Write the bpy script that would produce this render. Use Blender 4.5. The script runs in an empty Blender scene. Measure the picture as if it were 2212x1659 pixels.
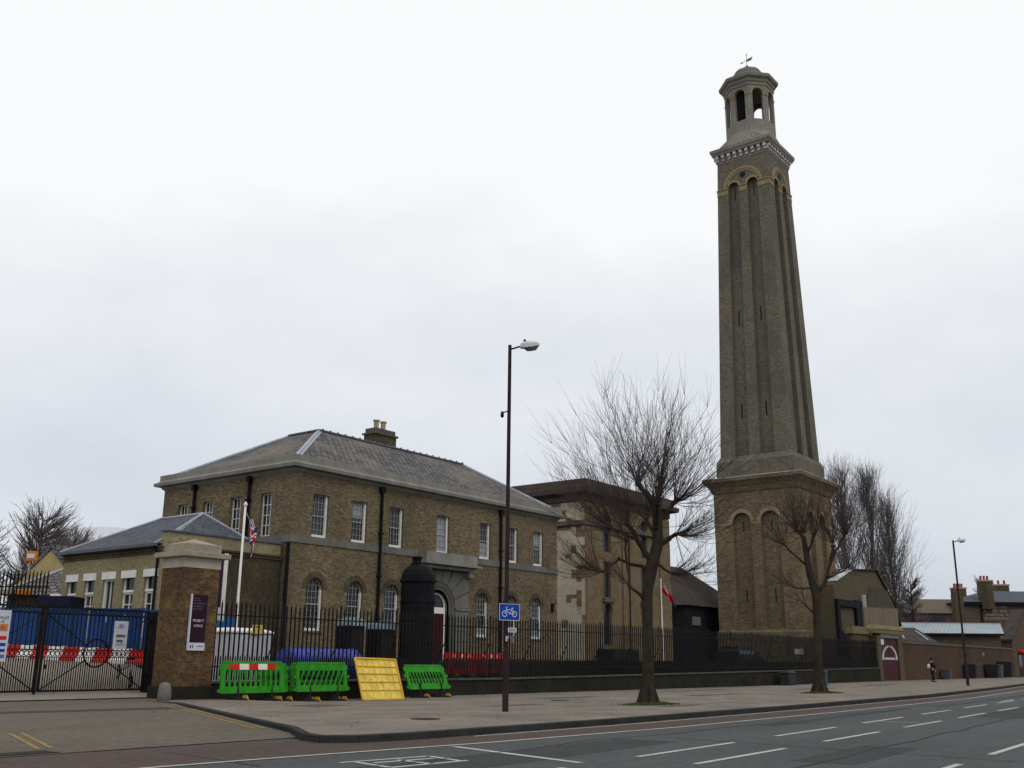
import bpy, bmesh, math, random
from mathutils import Vector, Matrix
SC = bpy.context.scene
COL = SC.collection
R = math.radians
# ------------------------------------------------------------------ camera
# world: X runs along the railings (away to the right), Y away from the road, pavement at z = 0
ALPHA, TILT, ROLL = R(37.5), math.atan((1428 - 829.5) / 2200.0), R(0.5)
fx, fy = math.cos(ALPHA), math.sin(ALPHA)
Dv = Vector((fx * math.cos(TILT), fy * math.cos(TILT), math.sin(TILT)))
R0 = Vector((fy, -fx, 0)); U0 = R0.cross(Dv)
Rv = R0 * math.cos(ROLL) + U0 * math.sin(ROLL)
Uv = -R0 * math.sin(ROLL) + U0 * math.cos(ROLL)
cd = bpy.data.cameras.new('camera'); cam = bpy.data.objects.new('camera', cd); COL.objects.link(cam)
cd.sensor_width = 36.0; cd.lens = 36.0 * 2200.0 / 2212.0
cd.clip_start = 0.1; cd.clip_end = 6000
cam.matrix_world = Matrix(((Rv.x, Uv.x, -Dv.x, 0), (Rv.y, Uv.y, -Dv.y, 0), (Rv.z, Uv.z, -Dv.z, 1.2), (0, 0, 0, 1)))
SC.camera = cam
def LD(lat, dep, z=0.0):      # metres to the right of / ahead of the photographer's standpoint -> world
    return Vector((fx * dep + fy * lat, fy * dep - fx * lat, z))
# ------------------------------------------------------------------ sky and sun (overcast)
SUN_EL, SUN_AZ = R(48), R(215)
w = bpy.data.worlds.new('World'); SC.world = w; w.use_nodes = True
nt = w.node_tree; nt.nodes.clear()
def nd(t, k, **kw):
    n = t.nodes.new(k)
    for a, b in kw.items():
        if a.startswith('i_'): n.inputs[a[2:].replace('_', ' ')].default_value = b
        else: setattr(n, a, b)
    return n
out = nd(nt, 'ShaderNodeOutputWorld')
sky = nd(nt, 'ShaderNodeTexSky', sky_type='NISHITA', sun_disc=False, sun_elevation=SUN_EL, sun_rotation=SUN_AZ)
b1 = nd(nt, 'ShaderNodeBackground', i_Strength=0.10); nt.links.new(sky.outputs[0], b1.inputs[0])
tc = nd(nt, 'ShaderNodeTexCoord'); sx = nd(nt, 'ShaderNodeSeparateXYZ'); nt.links.new(tc.outputs['Generated'], sx.inputs[0])
mp = nd(nt, 'ShaderNodeMapping'); mp.inputs['Scale'].default_value = (1.6, 1.6, 3.4); nt.links.new(tc.outputs['Generated'], mp.inputs[0])
nz = nd(nt, 'ShaderNodeTexNoise', i_Scale=1.7, i_Detail=5.0, i_Roughness=0.55); nt.links.new(mp.outputs[0], nz.inputs['Vector'])
ad = nd(nt, 'ShaderNodeMath', operation='MULTIPLY_ADD'); nt.links.new(nz.outputs[0], ad.inputs[0]); ad.inputs[1].default_value = 0.46; nt.links.new(sx.outputs[2], ad.inputs[2])
rp = nd(nt, 'ShaderNodeValToRGB'); nt.links.new(ad.outputs[0], rp.inputs[0])
e = rp.color_ramp.elements
e[0].position = 0.20; e[0].color = (0.56, 0.60, 0.67, 1); e[1].position = 0.66; e[1].color = (0.985, 0.995, 1.0, 1)
q = rp.color_ramp.elements.new(0.42); q.color = (0.76, 0.795, 0.845, 1)
b2 = nd(nt, 'ShaderNodeBackground', i_Strength=1.0); nt.links.new(rp.outputs[0], b2.inputs[0])
mx = nd(nt, 'ShaderNodeMixShader', i_Fac=0.95)
nt.links.new(b1.outputs[0], mx.inputs[1]); nt.links.new(b2.outputs[0], mx.inputs[2]); nt.links.new(mx.outputs[0], out.inputs[0])
sd = bpy.data.lights.new('sun', 'SUN'); sd.energy = 0.6; sd.angle = R(30); sd.color = (1, 0.97, 0.92)
sun = bpy.data.objects.new('sun', sd); COL.objects.link(sun)
# light comes from behind the photographer's left shoulder
sdir = Vector((-0.35, -0.75, 0.9)).normalized()
sun.rotation_euler = sdir.to_track_quat('Z', 'Y').to_euler()
sky.sun_rotation = math.atan2(sdir.x, sdir.y)
SC.view_settings.view_transform = 'Standard'; SC.view_settings.look = 'None'
SC.view_settings.exposure = 0.0; SC.view_settings.gamma = 1.0
SC.render.resolution_x = 1024; SC.render.resolution_y = 768

# ------------------------------------------------------------------ materials
def newmat(name):
    m = bpy.data.materials.new(name); m.use_nodes = True
    t = m.node_tree; t.nodes.clear()
    o = nd(t, 'ShaderNodeOutputMaterial'); p = nd(t, 'ShaderNodeBsdfPrincipled'); t.links.new(p.outputs[0], o.inputs[0])
    return m, t, p
def noise(t, scale, detail=4, rough=0.6, vec=None, stretch=None):
    g = nd(t, 'ShaderNodeNewGeometry')
    n = nd(t, 'ShaderNodeTexNoise', i_Scale=scale, i_Detail=detail, i_Roughness=rough)
    src = vec or g.outputs['Position']
    if stretch:
        mpn = nd(t, 'ShaderNodeMapping'); mpn.inputs['Scale'].default_value = stretch; t.links.new(src, mpn.inputs[0]); src = mpn.outputs[0]
    t.links.new(src, n.inputs['Vector']); return n.outputs[0]
def ramp(t, fac, stops):
    r = nd(t, 'ShaderNodeValToRGB'); t.links.new(fac, r.inputs[0]); el = r.color_ramp.elements
    el[0].position, el[0].color = stops[0][0], (*stops[0][1], 1); el[1].position, el[1].color = stops[-1][0], (*stops[-1][1], 1)
    for p, c in stops[1:-1]:
        q = el.new(p); q.color = (*c, 1)
    return r.outputs[0]
def mixc(t, fac, a, b, mode='MIX'):
    m = nd(t, 'ShaderNodeMix', data_type='RGBA', blend_type=mode)
    for s, v in ((0, fac), (6, a), (7, b)):
        if hasattr(v, 'is_linked') or hasattr(v, 'links'): t.links.new(v, m.inputs[s])
        else: m.inputs[s].default_value = (*v, 1) if isinstance(v, tuple) else v
    return m.outputs[2]
def bump(t, p, h, dist=0.02, st=0.4):
    b = nd(t, 'ShaderNodeBump', i_Strength=st, i_Distance=dist); t.links.new(h, b.inputs['Height']); t.links.new(b.outputs[0], p.inputs['Normal'])
def plain(name, c, rough=0.6, var=0.25, scale=2.5, metal=0.0, fine=0.0, bmp=0.0, spec=0.06, stretch=None):
    m, t, p = newmat(name)
    n = noise(t, scale, 5, 0.65, stretch=stretch)
    lo = tuple(v * (1 - var) for v in c); hi = tuple(min(1, v * (1 + var)) for v in c)
    col = ramp(t, n, [(0.3, lo), (0.7, hi)])
    if fine:
        n2 = noise(t, scale * 14, 3, 0.7)
        col = mixc(t, fine, col, ramp(t, n2, [(0.3, tuple(v * 0.55 for v in c)), (0.7, tuple(min(1, v * 1.5) for v in c))]))
        if bmp: bump(t, p, n2, 0.02, bmp)
    elif bmp: bump(t, p, n, 0.02, bmp)
    t.links.new(col, p.inputs['Base Color'])
    p.inputs['Roughness'].default_value = rough; p.inputs['Metallic'].default_value = metal
    p.inputs['Specular IOR Level'].default_value = spec
    return m
def brick(name, c1, c2, mortar, stain=(0.05, 0.045, 0.04), amt=0.55, bw=0.225, bh=0.075, ms=0.009, patch=None, pscale=0.35, streak=True, odd=None, pcut=0.5):
    m, t, p = newmat(name)
    uv = nd(t, 'ShaderNodeUVMap')
    b = nd(t, 'ShaderNodeTexBrick'); t.links.new(uv.outputs[0], b.inputs[0])
    b.inputs['Color1'].default_value = (*c1, 1); b.inputs['Color2'].default_value = (*c2, 1); b.inputs['Mortar'].default_value = (*mortar, 1)
    b.inputs['Scale'].default_value = 1.0; b.inputs['Mortar Size'].default_value = ms; b.inputs['Bias'].default_value = 0.0
    b.inputs['Brick Width'].default_value = bw; b.inputs['Row Height'].default_value = bh
    col = b.outputs[0]
    n3 = noise(t, 7.0, 4, 0.75)
    col = mixc(t, 1.0, col, ramp(t, n3, [(0.25, (0.45, 0.45, 0.47)), (0.5, (1, 1, 1)), (0.78, (1.5, 1.42, 1.3))]), 'MULTIPLY')
    if odd:
        n5 = noise(t, 1.7, 5, 0.7); col = mixc(t, ramp(t, n5, [(0.56, (0, 0, 0)), (0.72, (0.65,) * 3)]), col, odd)
    n1 = noise(t, pscale, 5, 0.62, stretch=(1, 1, 0.45) if streak else None)
    f = ramp(t, n1, [(0.45, (0, 0, 0)), (0.75, (amt,) * 3)])
    col = mixc(t, f, col, stain)
    if patch:
        sn = nd(t, 'ShaderNodeVectorMath', operation='SNAP'); t.links.new(uv.outputs[0], sn.inputs[0]); sn.inputs[1].default_value = (0.46, 0.30, 1)
        n2 = noise(t, pscale * 1.6, 3, 0.6, vec=sn.outputs[0]); f2 = ramp(t, n2, [(pcut, (0, 0, 0)), (pcut + 0.02, (1, 1, 1))])
        nb = noise(t, 1.3, 3); f2 = mixc(t, ramp(t, nb, [(0.35, (0.25,) * 3), (0.7, (0, 0, 0))]), f2, (0.35, 0.35, 0.35))
        n4 = noise(t, 2.0, 4); pc = ramp(t, n4, [(0.3, tuple(v * 0.75 for v in patch)), (0.7, patch)])
        col = mixc(t, f2, col, pc)
    t.links.new(col, p.inputs['Base Color']); p.inputs['Roughness'].default_value = 0.92; p.inputs['Specular IOR Level'].default_value = 0.05
    bump(t, p, b.outputs[1], -0.006, 0.5)
    return m
def glassy(name, c, rough=0.06):
    m, t, p = newmat(name)
    n = noise(t, 0.9, 2); col = ramp(t, n, [(0.35, tuple(v * 0.6 for v in c)), (0.65, tuple(v * 1.5 for v in c))])
    t.links.new(col, p.inputs['Base Color']); p.inputs['Roughness'].default_value = rough; p.inputs['Specular IOR Level'].default_value = 0.3
    return m
M = {}
M['stock'] = brick('stock brick', (0.106, 0.084, 0.053), (0.245, 0.188, 0.108), (0.15, 0.128, 0.092), (0.066, 0.054, 0.039), 0.75, odd=(0.155, 0.085, 0.05))
M['lodge'] = brick('lodge brick', (0.26, 0.225, 0.125), (0.34, 0.29, 0.165), (0.24, 0.21, 0.15), (0.17, 0.14, 0.085), 0.6)
M['sooty'] = brick('sooty brick', (0.075, 0.058, 0.036), (0.13, 0.10, 0.055), (0.09, 0.08, 0.06), (0.03, 0.026, 0.022), 0.8, odd=(0.17, 0.14, 0.08))
M['pillarbrick'] = brick('pillar brick', (0.072, 0.040, 0.024), (0.145, 0.082, 0.038), (0.10, 0.085, 0.06), (0.035, 0.03, 0.028), 0.8, pscale=0.9, odd=(0.26, 0.18, 0.06))
M['towerlow'] = brick('tower base brick', (0.112, 0.09, 0.058), (0.235, 0.182, 0.108), (0.14, 0.115, 0.08), (0.085, 0.066, 0.05), 0.75, bw=0.3, bh=0.1, odd=(0.19, 0.105, 0.05))
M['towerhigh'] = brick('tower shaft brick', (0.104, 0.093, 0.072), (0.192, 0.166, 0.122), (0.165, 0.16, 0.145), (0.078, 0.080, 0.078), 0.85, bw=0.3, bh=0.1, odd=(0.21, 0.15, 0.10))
M['towertop'] = brick('tower cupola brick', (0.215, 0.208, 0.185), (0.285, 0.268, 0.228), (0.22, 0.20, 0.17), (0.15, 0.145, 0.14), 0.8, bw=0.3, bh=0.1)  # paler than the shaft: haze at the tower top put into the colour
M['archbrick'] = brick('yellow arch brick', (0.27, 0.205, 0.12), (0.34, 0.265, 0.155), (0.24, 0.2, 0.14), (0.16, 0.12, 0.07), 0.6)
M['wallbrick'] = brick('street wall brick', (0.062, 0.038, 0.026), (0.098, 0.06, 0.038), (0.09, 0.07, 0.055), (0.045, 0.034, 0.028), 0.75)
M['housebrick'] = brick('house brick', (0.08, 0.056, 0.042), (0.115, 0.08, 0.055), (0.12, 0.10, 0.08), (0.06, 0.05, 0.045), 0.7)
M['rightbrick'] = brick('gable brick', (0.07, 0.055, 0.035), (0.115, 0.088, 0.052), (0.14, 0.12, 0.09), (0.08, 0.07, 0.045), 0.7)
M['stucco'] = brick('peeling stucco', (0.155, 0.10, 0.05), (0.21, 0.14, 0.07), (0.12, 0.10, 0.07), (0.085, 0.066, 0.045), 0.6, patch=(0.54, 0.48, 0.37), pscale=0.36, streak=False, pcut=0.42)
M['stuccofront'] = brick('stained stucco front', (0.155, 0.105, 0.056), (0.205, 0.142, 0.078), (0.15, 0.115, 0.075), (0.10, 0.08, 0.05), 0.6, patch=(0.20, 0.16, 0.10), pscale=0.55, streak=False, pcut=0.5)
M['slate'] = brick('old slate', (0.09, 0.092, 0.10), (0.185, 0.178, 0.172), (0.022, 0.022, 0.026), (0.25, 0.195, 0.15), 0.7, bw=0.42, bh=0.33, ms=0.034, pscale=0.30, streak=False)
M['slateblue'] = brick('blue slate', (0.085, 0.092, 0.112), (0.118, 0.125, 0.148), (0.05, 0.055, 0.065), (0.075, 0.08, 0.10), 0.5, bw=0.3, bh=0.22, ms=0.008)
M['tile'] = brick('brown tile', (0.12, 0.10, 0.075), (0.155, 0.13, 0.10), (0.06, 0.05, 0.04), (0.10, 0.085, 0.065), 0.5, bw=0.3, bh=0.22)
M['lead'] = plain('lead sheet', (0.34, 0.36, 0.40), 0.5, 0.2, 1.5)
M['leaddark'] = plain('dark lead', (0.10, 0.11, 0.14), 0.5, 0.25, 1.5)
M['stone'] = plain('weathered stone', (0.215, 0.205, 0.182), 0.9, 0.35, 1.2, fine=0.35, bmp=0.3, stretch=(1, 1, 0.4))
M['stonegrey'] = plain('grey band stone', (0.145, 0.14, 0.128), 0.9, 0.35, 1.2, fine=0.3, stretch=(1, 1, 0.5))
M['stonedark'] = plain('sooty stone', (0.105, 0.097, 0.084), 0.9, 0.35, 1.2, fine=0.3, stretch=(1, 1, 0.5))
M['corbel'] = plain('pale corbel stone', (0.52, 0.50, 0.48), 0.9, 0.3, 1.6)
M['capstone'] = plain('lichened cap stone', (0.30, 0.265, 0.20), 0.95, 0.4, 3.0, fine=0.4, bmp=0.3)
M['bandstone'] = plain('pale band stone', (0.40, 0.35, 0.30), 0.9, 0.25, 1.4, fine=0.15, stretch=(1, 1, 0.3))
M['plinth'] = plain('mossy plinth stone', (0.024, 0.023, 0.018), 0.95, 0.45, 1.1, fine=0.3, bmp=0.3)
M['coping'] = plain('worn coping', (0.075, 0.07, 0.062), 0.9, 0.45, 1.6, fine=0.2)
M['white'] = plain('white paint', (0.72, 0.71, 0.68), 0.55, 0.1, 2.0)
M['sashshade'] = plain('shaded sash bars', (0.33, 0.33, 0.32), 0.7, 0.2, 2.0)  # white sashes greyed: shade of the window reveals put into the colour
M['glass'] = glassy('window glass', (0.012, 0.015, 0.02))
M['glassb'] = glassy('bluish window glass', (0.030, 0.036, 0.048)); M['glassc'] = glassy('brownish window glass', (0.022, 0.019, 0.016))
M['glassblue'] = glassy('skylight glass', (0.42, 0.46, 0.48), 0.2)
M['curtain'] = plain('net curtain', (0.30, 0.31, 0.33), 0.9, 0.25, 9.0, stretch=(1, 1, 0.05))
M['iron'] = plain('black painted iron', (0.011, 0.010, 0.011), 0.6, 0.4, 4.0, spec=0.1)
M['irondull'] = plain('dull black iron', (0.009, 0.009, 0.011), 0.65, 0.5, 1.4, fine=0.25, spec=0.08)
M['pole'] = plain('brown painted steel', (0.033, 0.020, 0.024), 0.5, 0.3, 1.5)
M['lamp'] = plain('lantern housing', (0.55, 0.53, 0.54), 0.45, 0.12, 3.0)
M['lens'] = plain('lantern glass', (0.12, 0.12, 0.14), 0.15, 0.2, 6.0)
M['asphalt'] = plain('worn asphalt', (0.074, 0.079, 0.079), 0.85, 0.28, 0.55, fine=0.45, bmp=0.35, stretch=(0.25, 1, 1))
M['redlane'] = plain('faded red lane', (0.082, 0.062, 0.056), 0.88, 0.18, 0.5, fine=0.45, bmp=0.35, stretch=(0.25, 1, 1))
M['redlanefar'] = M['redlane']
M['pave'] = None
M['drive'] = plain('drive surface', (0.118, 0.102, 0.082), 0.9, 0.25, 0.5, fine=0.5, bmp=0.35, stretch=(0.4, 1, 1))
M['tar'] = plain('fresh tar strip', (0.055, 0.053, 0.054), 0.85, 0.2, 2.0, fine=0.35)
M['kerb'] = plain('granite kerb', (0.036, 0.034, 0.034), 0.9, 0.35, 1.5, fine=0.35)
M['ground'] = plain('bare ground', (0.10, 0.09, 0.075), 0.95, 0.3, 0.2, fine=0.3)
M['yard'] = plain('yard surface', (0.23, 0.20, 0.165), 0.95, 0.2, 0.5, fine=0.3)
M['yarddark'] = plain('dark wet tarmac', (0.045, 0.043, 0.038), 0.9, 0.35, 0.5, fine=0.35)
M['grass'] = plain('short grass', (0.075, 0.095, 0.028), 0.9, 0.4, 5.0)
M['barrier'] = plain('green plastic', (0.032, 0.235, 0.02), 0.55, 0.42, 3.2, fine=0.3)
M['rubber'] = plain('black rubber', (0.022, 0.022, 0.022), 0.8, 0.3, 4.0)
M['yellow'] = plain('yellow moulded plastic', (0.62, 0.47, 0.095), 0.6, 0.3, 2.8, fine=0.25)
M['yelloworange'] = plain('orange yellow edge', (0.56, 0.34, 0.035), 0.55, 0.2, 2.5)
M['red'] = plain('red plastic', (0.50, 0.022, 0.02), 0.5, 0.25, 2.5)
M['orange'] = plain('orange paint', (0.62, 0.20, 0.02), 0.5, 0.2, 3.0)
M['whiteplastic'] = plain('white plastic', (0.72, 0.69, 0.66), 0.5, 0.12, 2.5)
M['blue'] = plain('blue sheeting', (0.012, 0.05, 0.17), 0.5, 0.3, 0.9, stretch=(1, 1, 0.3))
M['bluebin'] = plain('blue plastic', (0.02, 0.09, 0.24), 0.45, 0.2, 2.0)
M['pipeblue'] = plain('violet blue plastic', (0.065, 0.085, 0.36), 0.4, 0.25, 2.0)
M['navy'] = plain('navy tarpaulin', (0.013, 0.014, 0.035), 0.7, 0.3, 2.0)
M['tank'] = plain('pale grey tank plastic', (0.50, 0.50, 0.54), 0.5, 0.12, 1.5)
M['purple'] = plain('dark purple board', (0.026, 0.012, 0.022), 0.5, 0.15, 2.0)
M['purplelight'] = plain('purple banner', (0.045, 0.016, 0.055), 0.6, 0.15, 2.0)
M['lettering'] = plain('pale lettering', (0.60, 0.57, 0.57), 0.6, 0.1, 4.0)
M['letterfade'] = plain('faded lettering', (0.12, 0.085, 0.105), 0.6, 0.3, 6.0)
M['paper'] = plain('white board', (0.55, 0.55, 0.62), 0.6, 0.08, 3.0)
M['ink'] = plain('dark print', (0.05, 0.05, 0.08), 0.7, 0.2, 3.0)
M['inkblue'] = plain('blue print', (0.10, 0.13, 0.42), 0.7, 0.2, 3.0)
M['signblue'] = plain('sign blue', (0.012, 0.055, 0.33), 0.4, 0.1, 2.0)
M['signwhite'] = plain('sign white', (0.55, 0.60, 0.66), 0.4, 0.08, 3.0)
M['maroon'] = plain('maroon paint', (0.055, 0.009, 0.013), 0.5, 0.25, 1.2, stretch=(1, 1, 0.3))
M['timber'] = plain('weathered boards', (0.17, 0.14, 0.095), 0.85, 0.35, 3.5, stretch=(2, 2, 0.12))
M['boarddark'] = plain('dark weathered boards', (0.075, 0.062, 0.048), 0.85, 0.35, 3.0, stretch=(2, 2, 0.12))
M['mosscap'] = plain('mossy coping stone', (0.15, 0.135, 0.072), 0.95, 0.4, 1.6, fine=0.35)
M['corrug'] = plain('galvanised sheet', (0.30, 0.35, 0.38), 0.5, 0.15, 0.6)
M['darkroof'] = plain('dark felt roof', (0.055, 0.045, 0.04), 0.8, 0.35, 1.0, fine=0.2)
M['tarwood'] = plain('tarred boards', (0.022, 0.020, 0.024), 0.75, 0.35, 1.0, stretch=(1, 1, 6))
M['bark'] = plain('plane bark', (0.036, 0.030, 0.022), 0.9, 0.5, 3.5, fine=0.35, bmp=0.5)
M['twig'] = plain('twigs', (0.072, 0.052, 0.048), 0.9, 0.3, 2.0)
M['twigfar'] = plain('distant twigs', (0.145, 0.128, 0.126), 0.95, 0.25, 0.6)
M['evergreen'] = plain('dark leaves', (0.035, 0.045, 0.035), 0.9, 0.4, 1.0)
M['skin'] = plain('skin', (0.35, 0.2, 0.14), 0.6, 0.1, 6.0)
M['coat'] = plain('black coat', (0.012, 0.013, 0.016), 0.85, 0.3, 6.0)
M['trousers'] = plain('dark trousers', (0.014, 0.013, 0.016), 0.9, 0.3, 6.0)
M['hair'] = plain('dark hair', (0.02, 0.016, 0.013), 0.7, 0.3, 20.0)
M['palebag'] = plain('pale bag cloth', (0.55, 0.57, 0.57), 0.8, 0.15, 9.0)
M['carblack'] = plain('dark car paint', (0.015, 0.017, 0.022), 0.2, 0.2, 2.0)
M['carsilver'] = plain('silver blue car paint', (0.30, 0.36, 0.42), 0.25, 0.1, 2.0, metal=0.4)
M['tyre'] = plain('tyre', (0.02, 0.02, 0.02), 0.8, 0.2, 5.0)
M['steel'] = plain('galvanised steel', (0.32, 0.33, 0.35), 0.45, 0.2, 3.0, metal=0.3)
M['bin'] = plain('dark grey plastic', (0.03, 0.032, 0.035), 0.55, 0.2, 2.0)
M['greybin'] = plain('grey plastic', (0.075, 0.08, 0.085), 0.55, 0.2, 2.0)
M['bluepost'] = plain('grey blue paint', (0.055, 0.095, 0.15), 0.5, 0.2, 2.0)
M['terracotta'] = plain('terracotta', (0.36, 0.28, 0.20), 0.85, 0.25, 5.0)
M['redpot'] = plain('red clay', (0.26, 0.06, 0.045), 0.85, 0.25, 5.0)
M['sand'] = plain('yellow gable brick', (0.37, 0.30, 0.15), 0.9, 0.15, 1.0, fine=0.2)
M['pale'] = plain('pale cladding', (0.60, 0.62, 0.65), 0.6, 0.08, 0.05)
M['palegrey'] = plain('pale grey cladding', (0.74, 0.75, 0.78), 0.6, 0.08, 0.05)
M['flagred'] = plain('flag red', (0.42, 0.016, 0.025), 0.8, 0.12, 6.0)
M['flagblue'] = plain('flag blue', (0.02, 0.035, 0.17), 0.8, 0.12, 6.0)
M['flagwhite'] = plain('flag white', (0.62, 0.62, 0.66), 0.8, 0.08, 6.0)
M['paintmark'] = plain('worn road paint', (0.40, 0.40, 0.37), 0.8, 0.35, 3.0, fine=0.5)
M['paintyellow'] = plain('worn yellow paint', (0.25, 0.165, 0.06), 0.8, 0.35, 3.0, fine=0.5)
M['ghost'] = plain('faded painted advert', (0.19, 0.165, 0.145), 0.9, 0.3, 3.0)
M['copper'] = plain('green copper', (0.10, 0.115, 0.11), 0.6, 0.3, 4.0)
M['netting'] = plain('white netting', (0.6, 0.6, 0.62), 0.8, 0.2, 4.0)
def pave_mat():
    m, t, p = newmat('paved footway')
    uv = nd(t, 'ShaderNodeUVMap'); b = nd(t, 'ShaderNodeTexBrick'); t.links.new(uv.outputs[0], b.inputs[0])
    b.inputs['Color1'].default_value = (0.145, 0.121, 0.097, 1); b.inputs['Color2'].default_value = (0.187, 0.154, 0.122, 1); b.inputs['Mortar'].default_value = (0.115, 0.10, 0.083, 1)
    b.inputs['Scale'].default_value = 1.0; b.inputs['Mortar Size'].default_value = 0.012; b.inputs['Brick Width'].default_value = 0.9; b.inputs['Row Height'].default_value = 0.6
    n = noise(t, 0.45, 5, 0.65); n2 = noise(t, 9, 4, 0.7)
    c = mixc(t, 1.0, b.outputs[0], ramp(t, n, [(0.3, (0.58, 0.58, 0.58)), (0.5, (0.95, 0.95, 0.95)), (0.72, (1.35, 1.3, 1.25))]), 'MULTIPLY')
    c = mixc(t, 0.9, c, ramp(t, n2, [(0.28, (0.55, 0.55, 0.55)), (0.7, (1.3, 1.3, 1.3))]), 'MULTIPLY')
    n3 = noise(t, 2.2, 3, 0.6); c = mixc(t, ramp(t, n3, [(0.66, (0, 0, 0)), (0.72, (0.55,) * 3)]), c, (0.06, 0.055, 0.048))
    t.links.new(c, p.inputs['Base Color']); p.inputs['Roughness'].default_value = 0.9
    bump(t, p, n2, 0.01, 0.3)
    return m
M['pave'] = pave_mat()

# ------------------------------------------------------------------ mesh helpers
class MB:
    def __init__(s): s.v = []; s.f = []; s.mi = []; s.cur = 0
    def face(s, pts, mi=None):
        n = len(s.v); s.v += [tuple(p) for p in pts]; s.f.append(tuple(range(n, n + len(pts)))); s.mi.append(s.cur if mi is None else mi)
    def hexa(s, c):           # 8 corners: 4 of one end, 4 of the other, in matching order
        n = len(s.v); s.v += [tuple(p) for p in c]
        for q in ((3, 2, 1, 0), (4, 5, 6, 7), (0, 1, 5, 4), (1, 2, 6, 5), (2, 3, 7, 6), (3, 0, 4, 7)):
            s.f.append(tuple(n + i for i in q)); s.mi.append(s.cur)
        return s
    def box(s, x0, x1, y0, y1, z0, z1):
        return s.hexa([(x0, y0, z0), (x1, y0, z0), (x1, y1, z0), (x0, y1, z0), (x0, y0, z1), (x1, y0, z1), (x1, y1, z1), (x0, y1, z1)])
    def fbox(s, P, u0, u1, z0, z1, d0, d1):
        return s.hexa([P(u0, z0, d0), P(u1, z0, d0), P(u1, z0, d1), P(u0, z0, d1), P(u0, z1, d0), P(u1, z1, d0), P(u1, z1, d1), P(u0, z1, d1)])
    def beam(s, a, b, w, h=None, up=(0, 0, 1)):
        a, b = Vector(a), Vector(b); h = h or w; t = (b - a).normalized(); u = Vector(up)
        if abs(t.dot(u)) > 0.98: u = Vector((0, 1, 0))
        r = t.cross(u).normalized() * w / 2; u = r.cross(t).normalized() * h / 2
        return s.hexa([a - r - u, a + r - u, a + r + u, a - r + u, b - r - u, b + r - u, b + r + u, b - r + u])
    def tube(s, pts, rad, sides=8, caps=True):
        pts = [Vector(p) for p in pts]; n = len(pts)
        if not isinstance(rad, (list, tuple)): rad = [rad] * n
        base = len(s.v); ref = None
        for i, p in enumerate(pts):
            t = (pts[min(i + 1, n - 1)] - pts[max(i - 1, 0)]).normalized()
            if ref is None:
                ref = Vector((0, 0, 1)) if abs(t.z) < 0.9 else Vector((1, 0, 0))
            a = t.cross(ref)
            if a.length < 1e-4: a = t.cross(Vector((0, 1, 0.3)))
            a.normalize(); b = a.cross(t).normalized(); ref = b if abs(t.dot(b)) < 0.9 else ref
            for k in range(sides):
                g = 2 * math.pi * k / sides
                q = p + (a * math.cos(g) + b * math.sin(g)) * rad[i]; s.v.append((q.x, q.y, q.z))
        for i in range(n - 1):
            for k in range(sides):
                k2 = (k + 1) % sides
                s.f.append((base + i * sides + k, base + i * sides + k2, base + (i + 1) * sides + k2, base + (i + 1) * sides + k)); s.mi.append(s.cur)
        if caps:
            s.f.append(tuple(base + k for k in range(sides))[::-1]); s.mi.append(s.cur)
            s.f.append(tuple(base + (n - 1) * sides + k for k in range(sides))); s.mi.append(s.cur)
        return s
    def lathe(s, c, prof, sides=24, rot=0.0):   # prof: (radius, z) from bottom to top round a vertical axis at c
        base = len(s.v)
        for r, z in prof:
            for k in range(sides):
                g = 2 * math.pi * k / sides + rot; s.v.append((c[0] + r * math.cos(g), c[1] + r * math.sin(g), z + (c[2] if len(c) > 2 else 0)))
        for i in range(len(prof) - 1):
            for k in range(sides):
                k2 = (k + 1) % sides
                s.f.append((base + i * sides + k, base + i * sides + k2, base + (i + 1) * sides + k2, base + (i + 1) * sides + k)); s.mi.append(s.cur)
        s.f.append(tuple(base + k for k in range(sides))[::-1]); s.mi.append(s.cur)
        s.f.append(tuple(base + (len(prof) - 1) * sides + k for k in range(sides))); s.mi.append(s.cur)
        return s
    def prism(s, pts, off):   # polygon extruded by a vector
        off = Vector(off); a = [Vector(p) for p in pts]; b = [p + off for p in a]; n = len(s.v); k = len(a)
        s.v += [tuple(p) for p in a] + [tuple(p) for p in b]
        s.f.append(tuple(range(n, n + k))); s.mi.append(s.cur); s.f.append(tuple(range(n + k, n + 2 * k))[::-1]); s.mi.append(s.cur)
        for i in range(k):
            j = (i + 1) % k; s.f.append((n + i, n + j, n + k + j, n + k + i)); s.mi.append(s.cur)
        return s
    def xf(s, mat, start=0):
        for i in range(start, len(s.v)): s.v[i] = tuple(mat @ Vector(s.v[i]))
        return s
    def build(s, name, mats, parent=None, smooth=False, bevel=0.0, wob=0.0):
        me = bpy.data.meshes.new(name)
        off = Vector((0, 0, 0)); pa = parent
        while pa is not None: off += pa.location; pa = pa.parent
        me.from_pydata([(a - off.x, b - off.y, c - off.z) for a, b, c in s.v], [], s.f)
        if not isinstance(mats, (list, tuple)): mats = [mats]
        for m in mats: me.materials.append(m)
        for p, k in zip(me.polygons, s.mi): p.material_index = k; p.use_smooth = smooth
        me.update()
        uvl = me.uv_layers.new(name='UVMap')
        for p in me.polygons:
            n = p.normal; t = Vector((-n.y, n.x, 0))
            if t.length < 0.15: t = Vector((1, 0, 0))
            t.normalize(); b = n.cross(t)
            for li in p.loop_indices:
                co = me.vertices[me.loops[li].vertex_index].co + off
                uvl.data[li].uv = (co.dot(t), co.dot(b))
        o = bpy.data.objects.new(name, me); COL.objects.link(o)
        if parent is not None: o.parent = parent
        if bevel:
            md = o.modifiers.new('bevel', 'BEVEL'); md.width = bevel; md.segments = 2; md.limit_method = 'ANGLE'; md.angle_limit = R(40)
        return o
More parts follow.
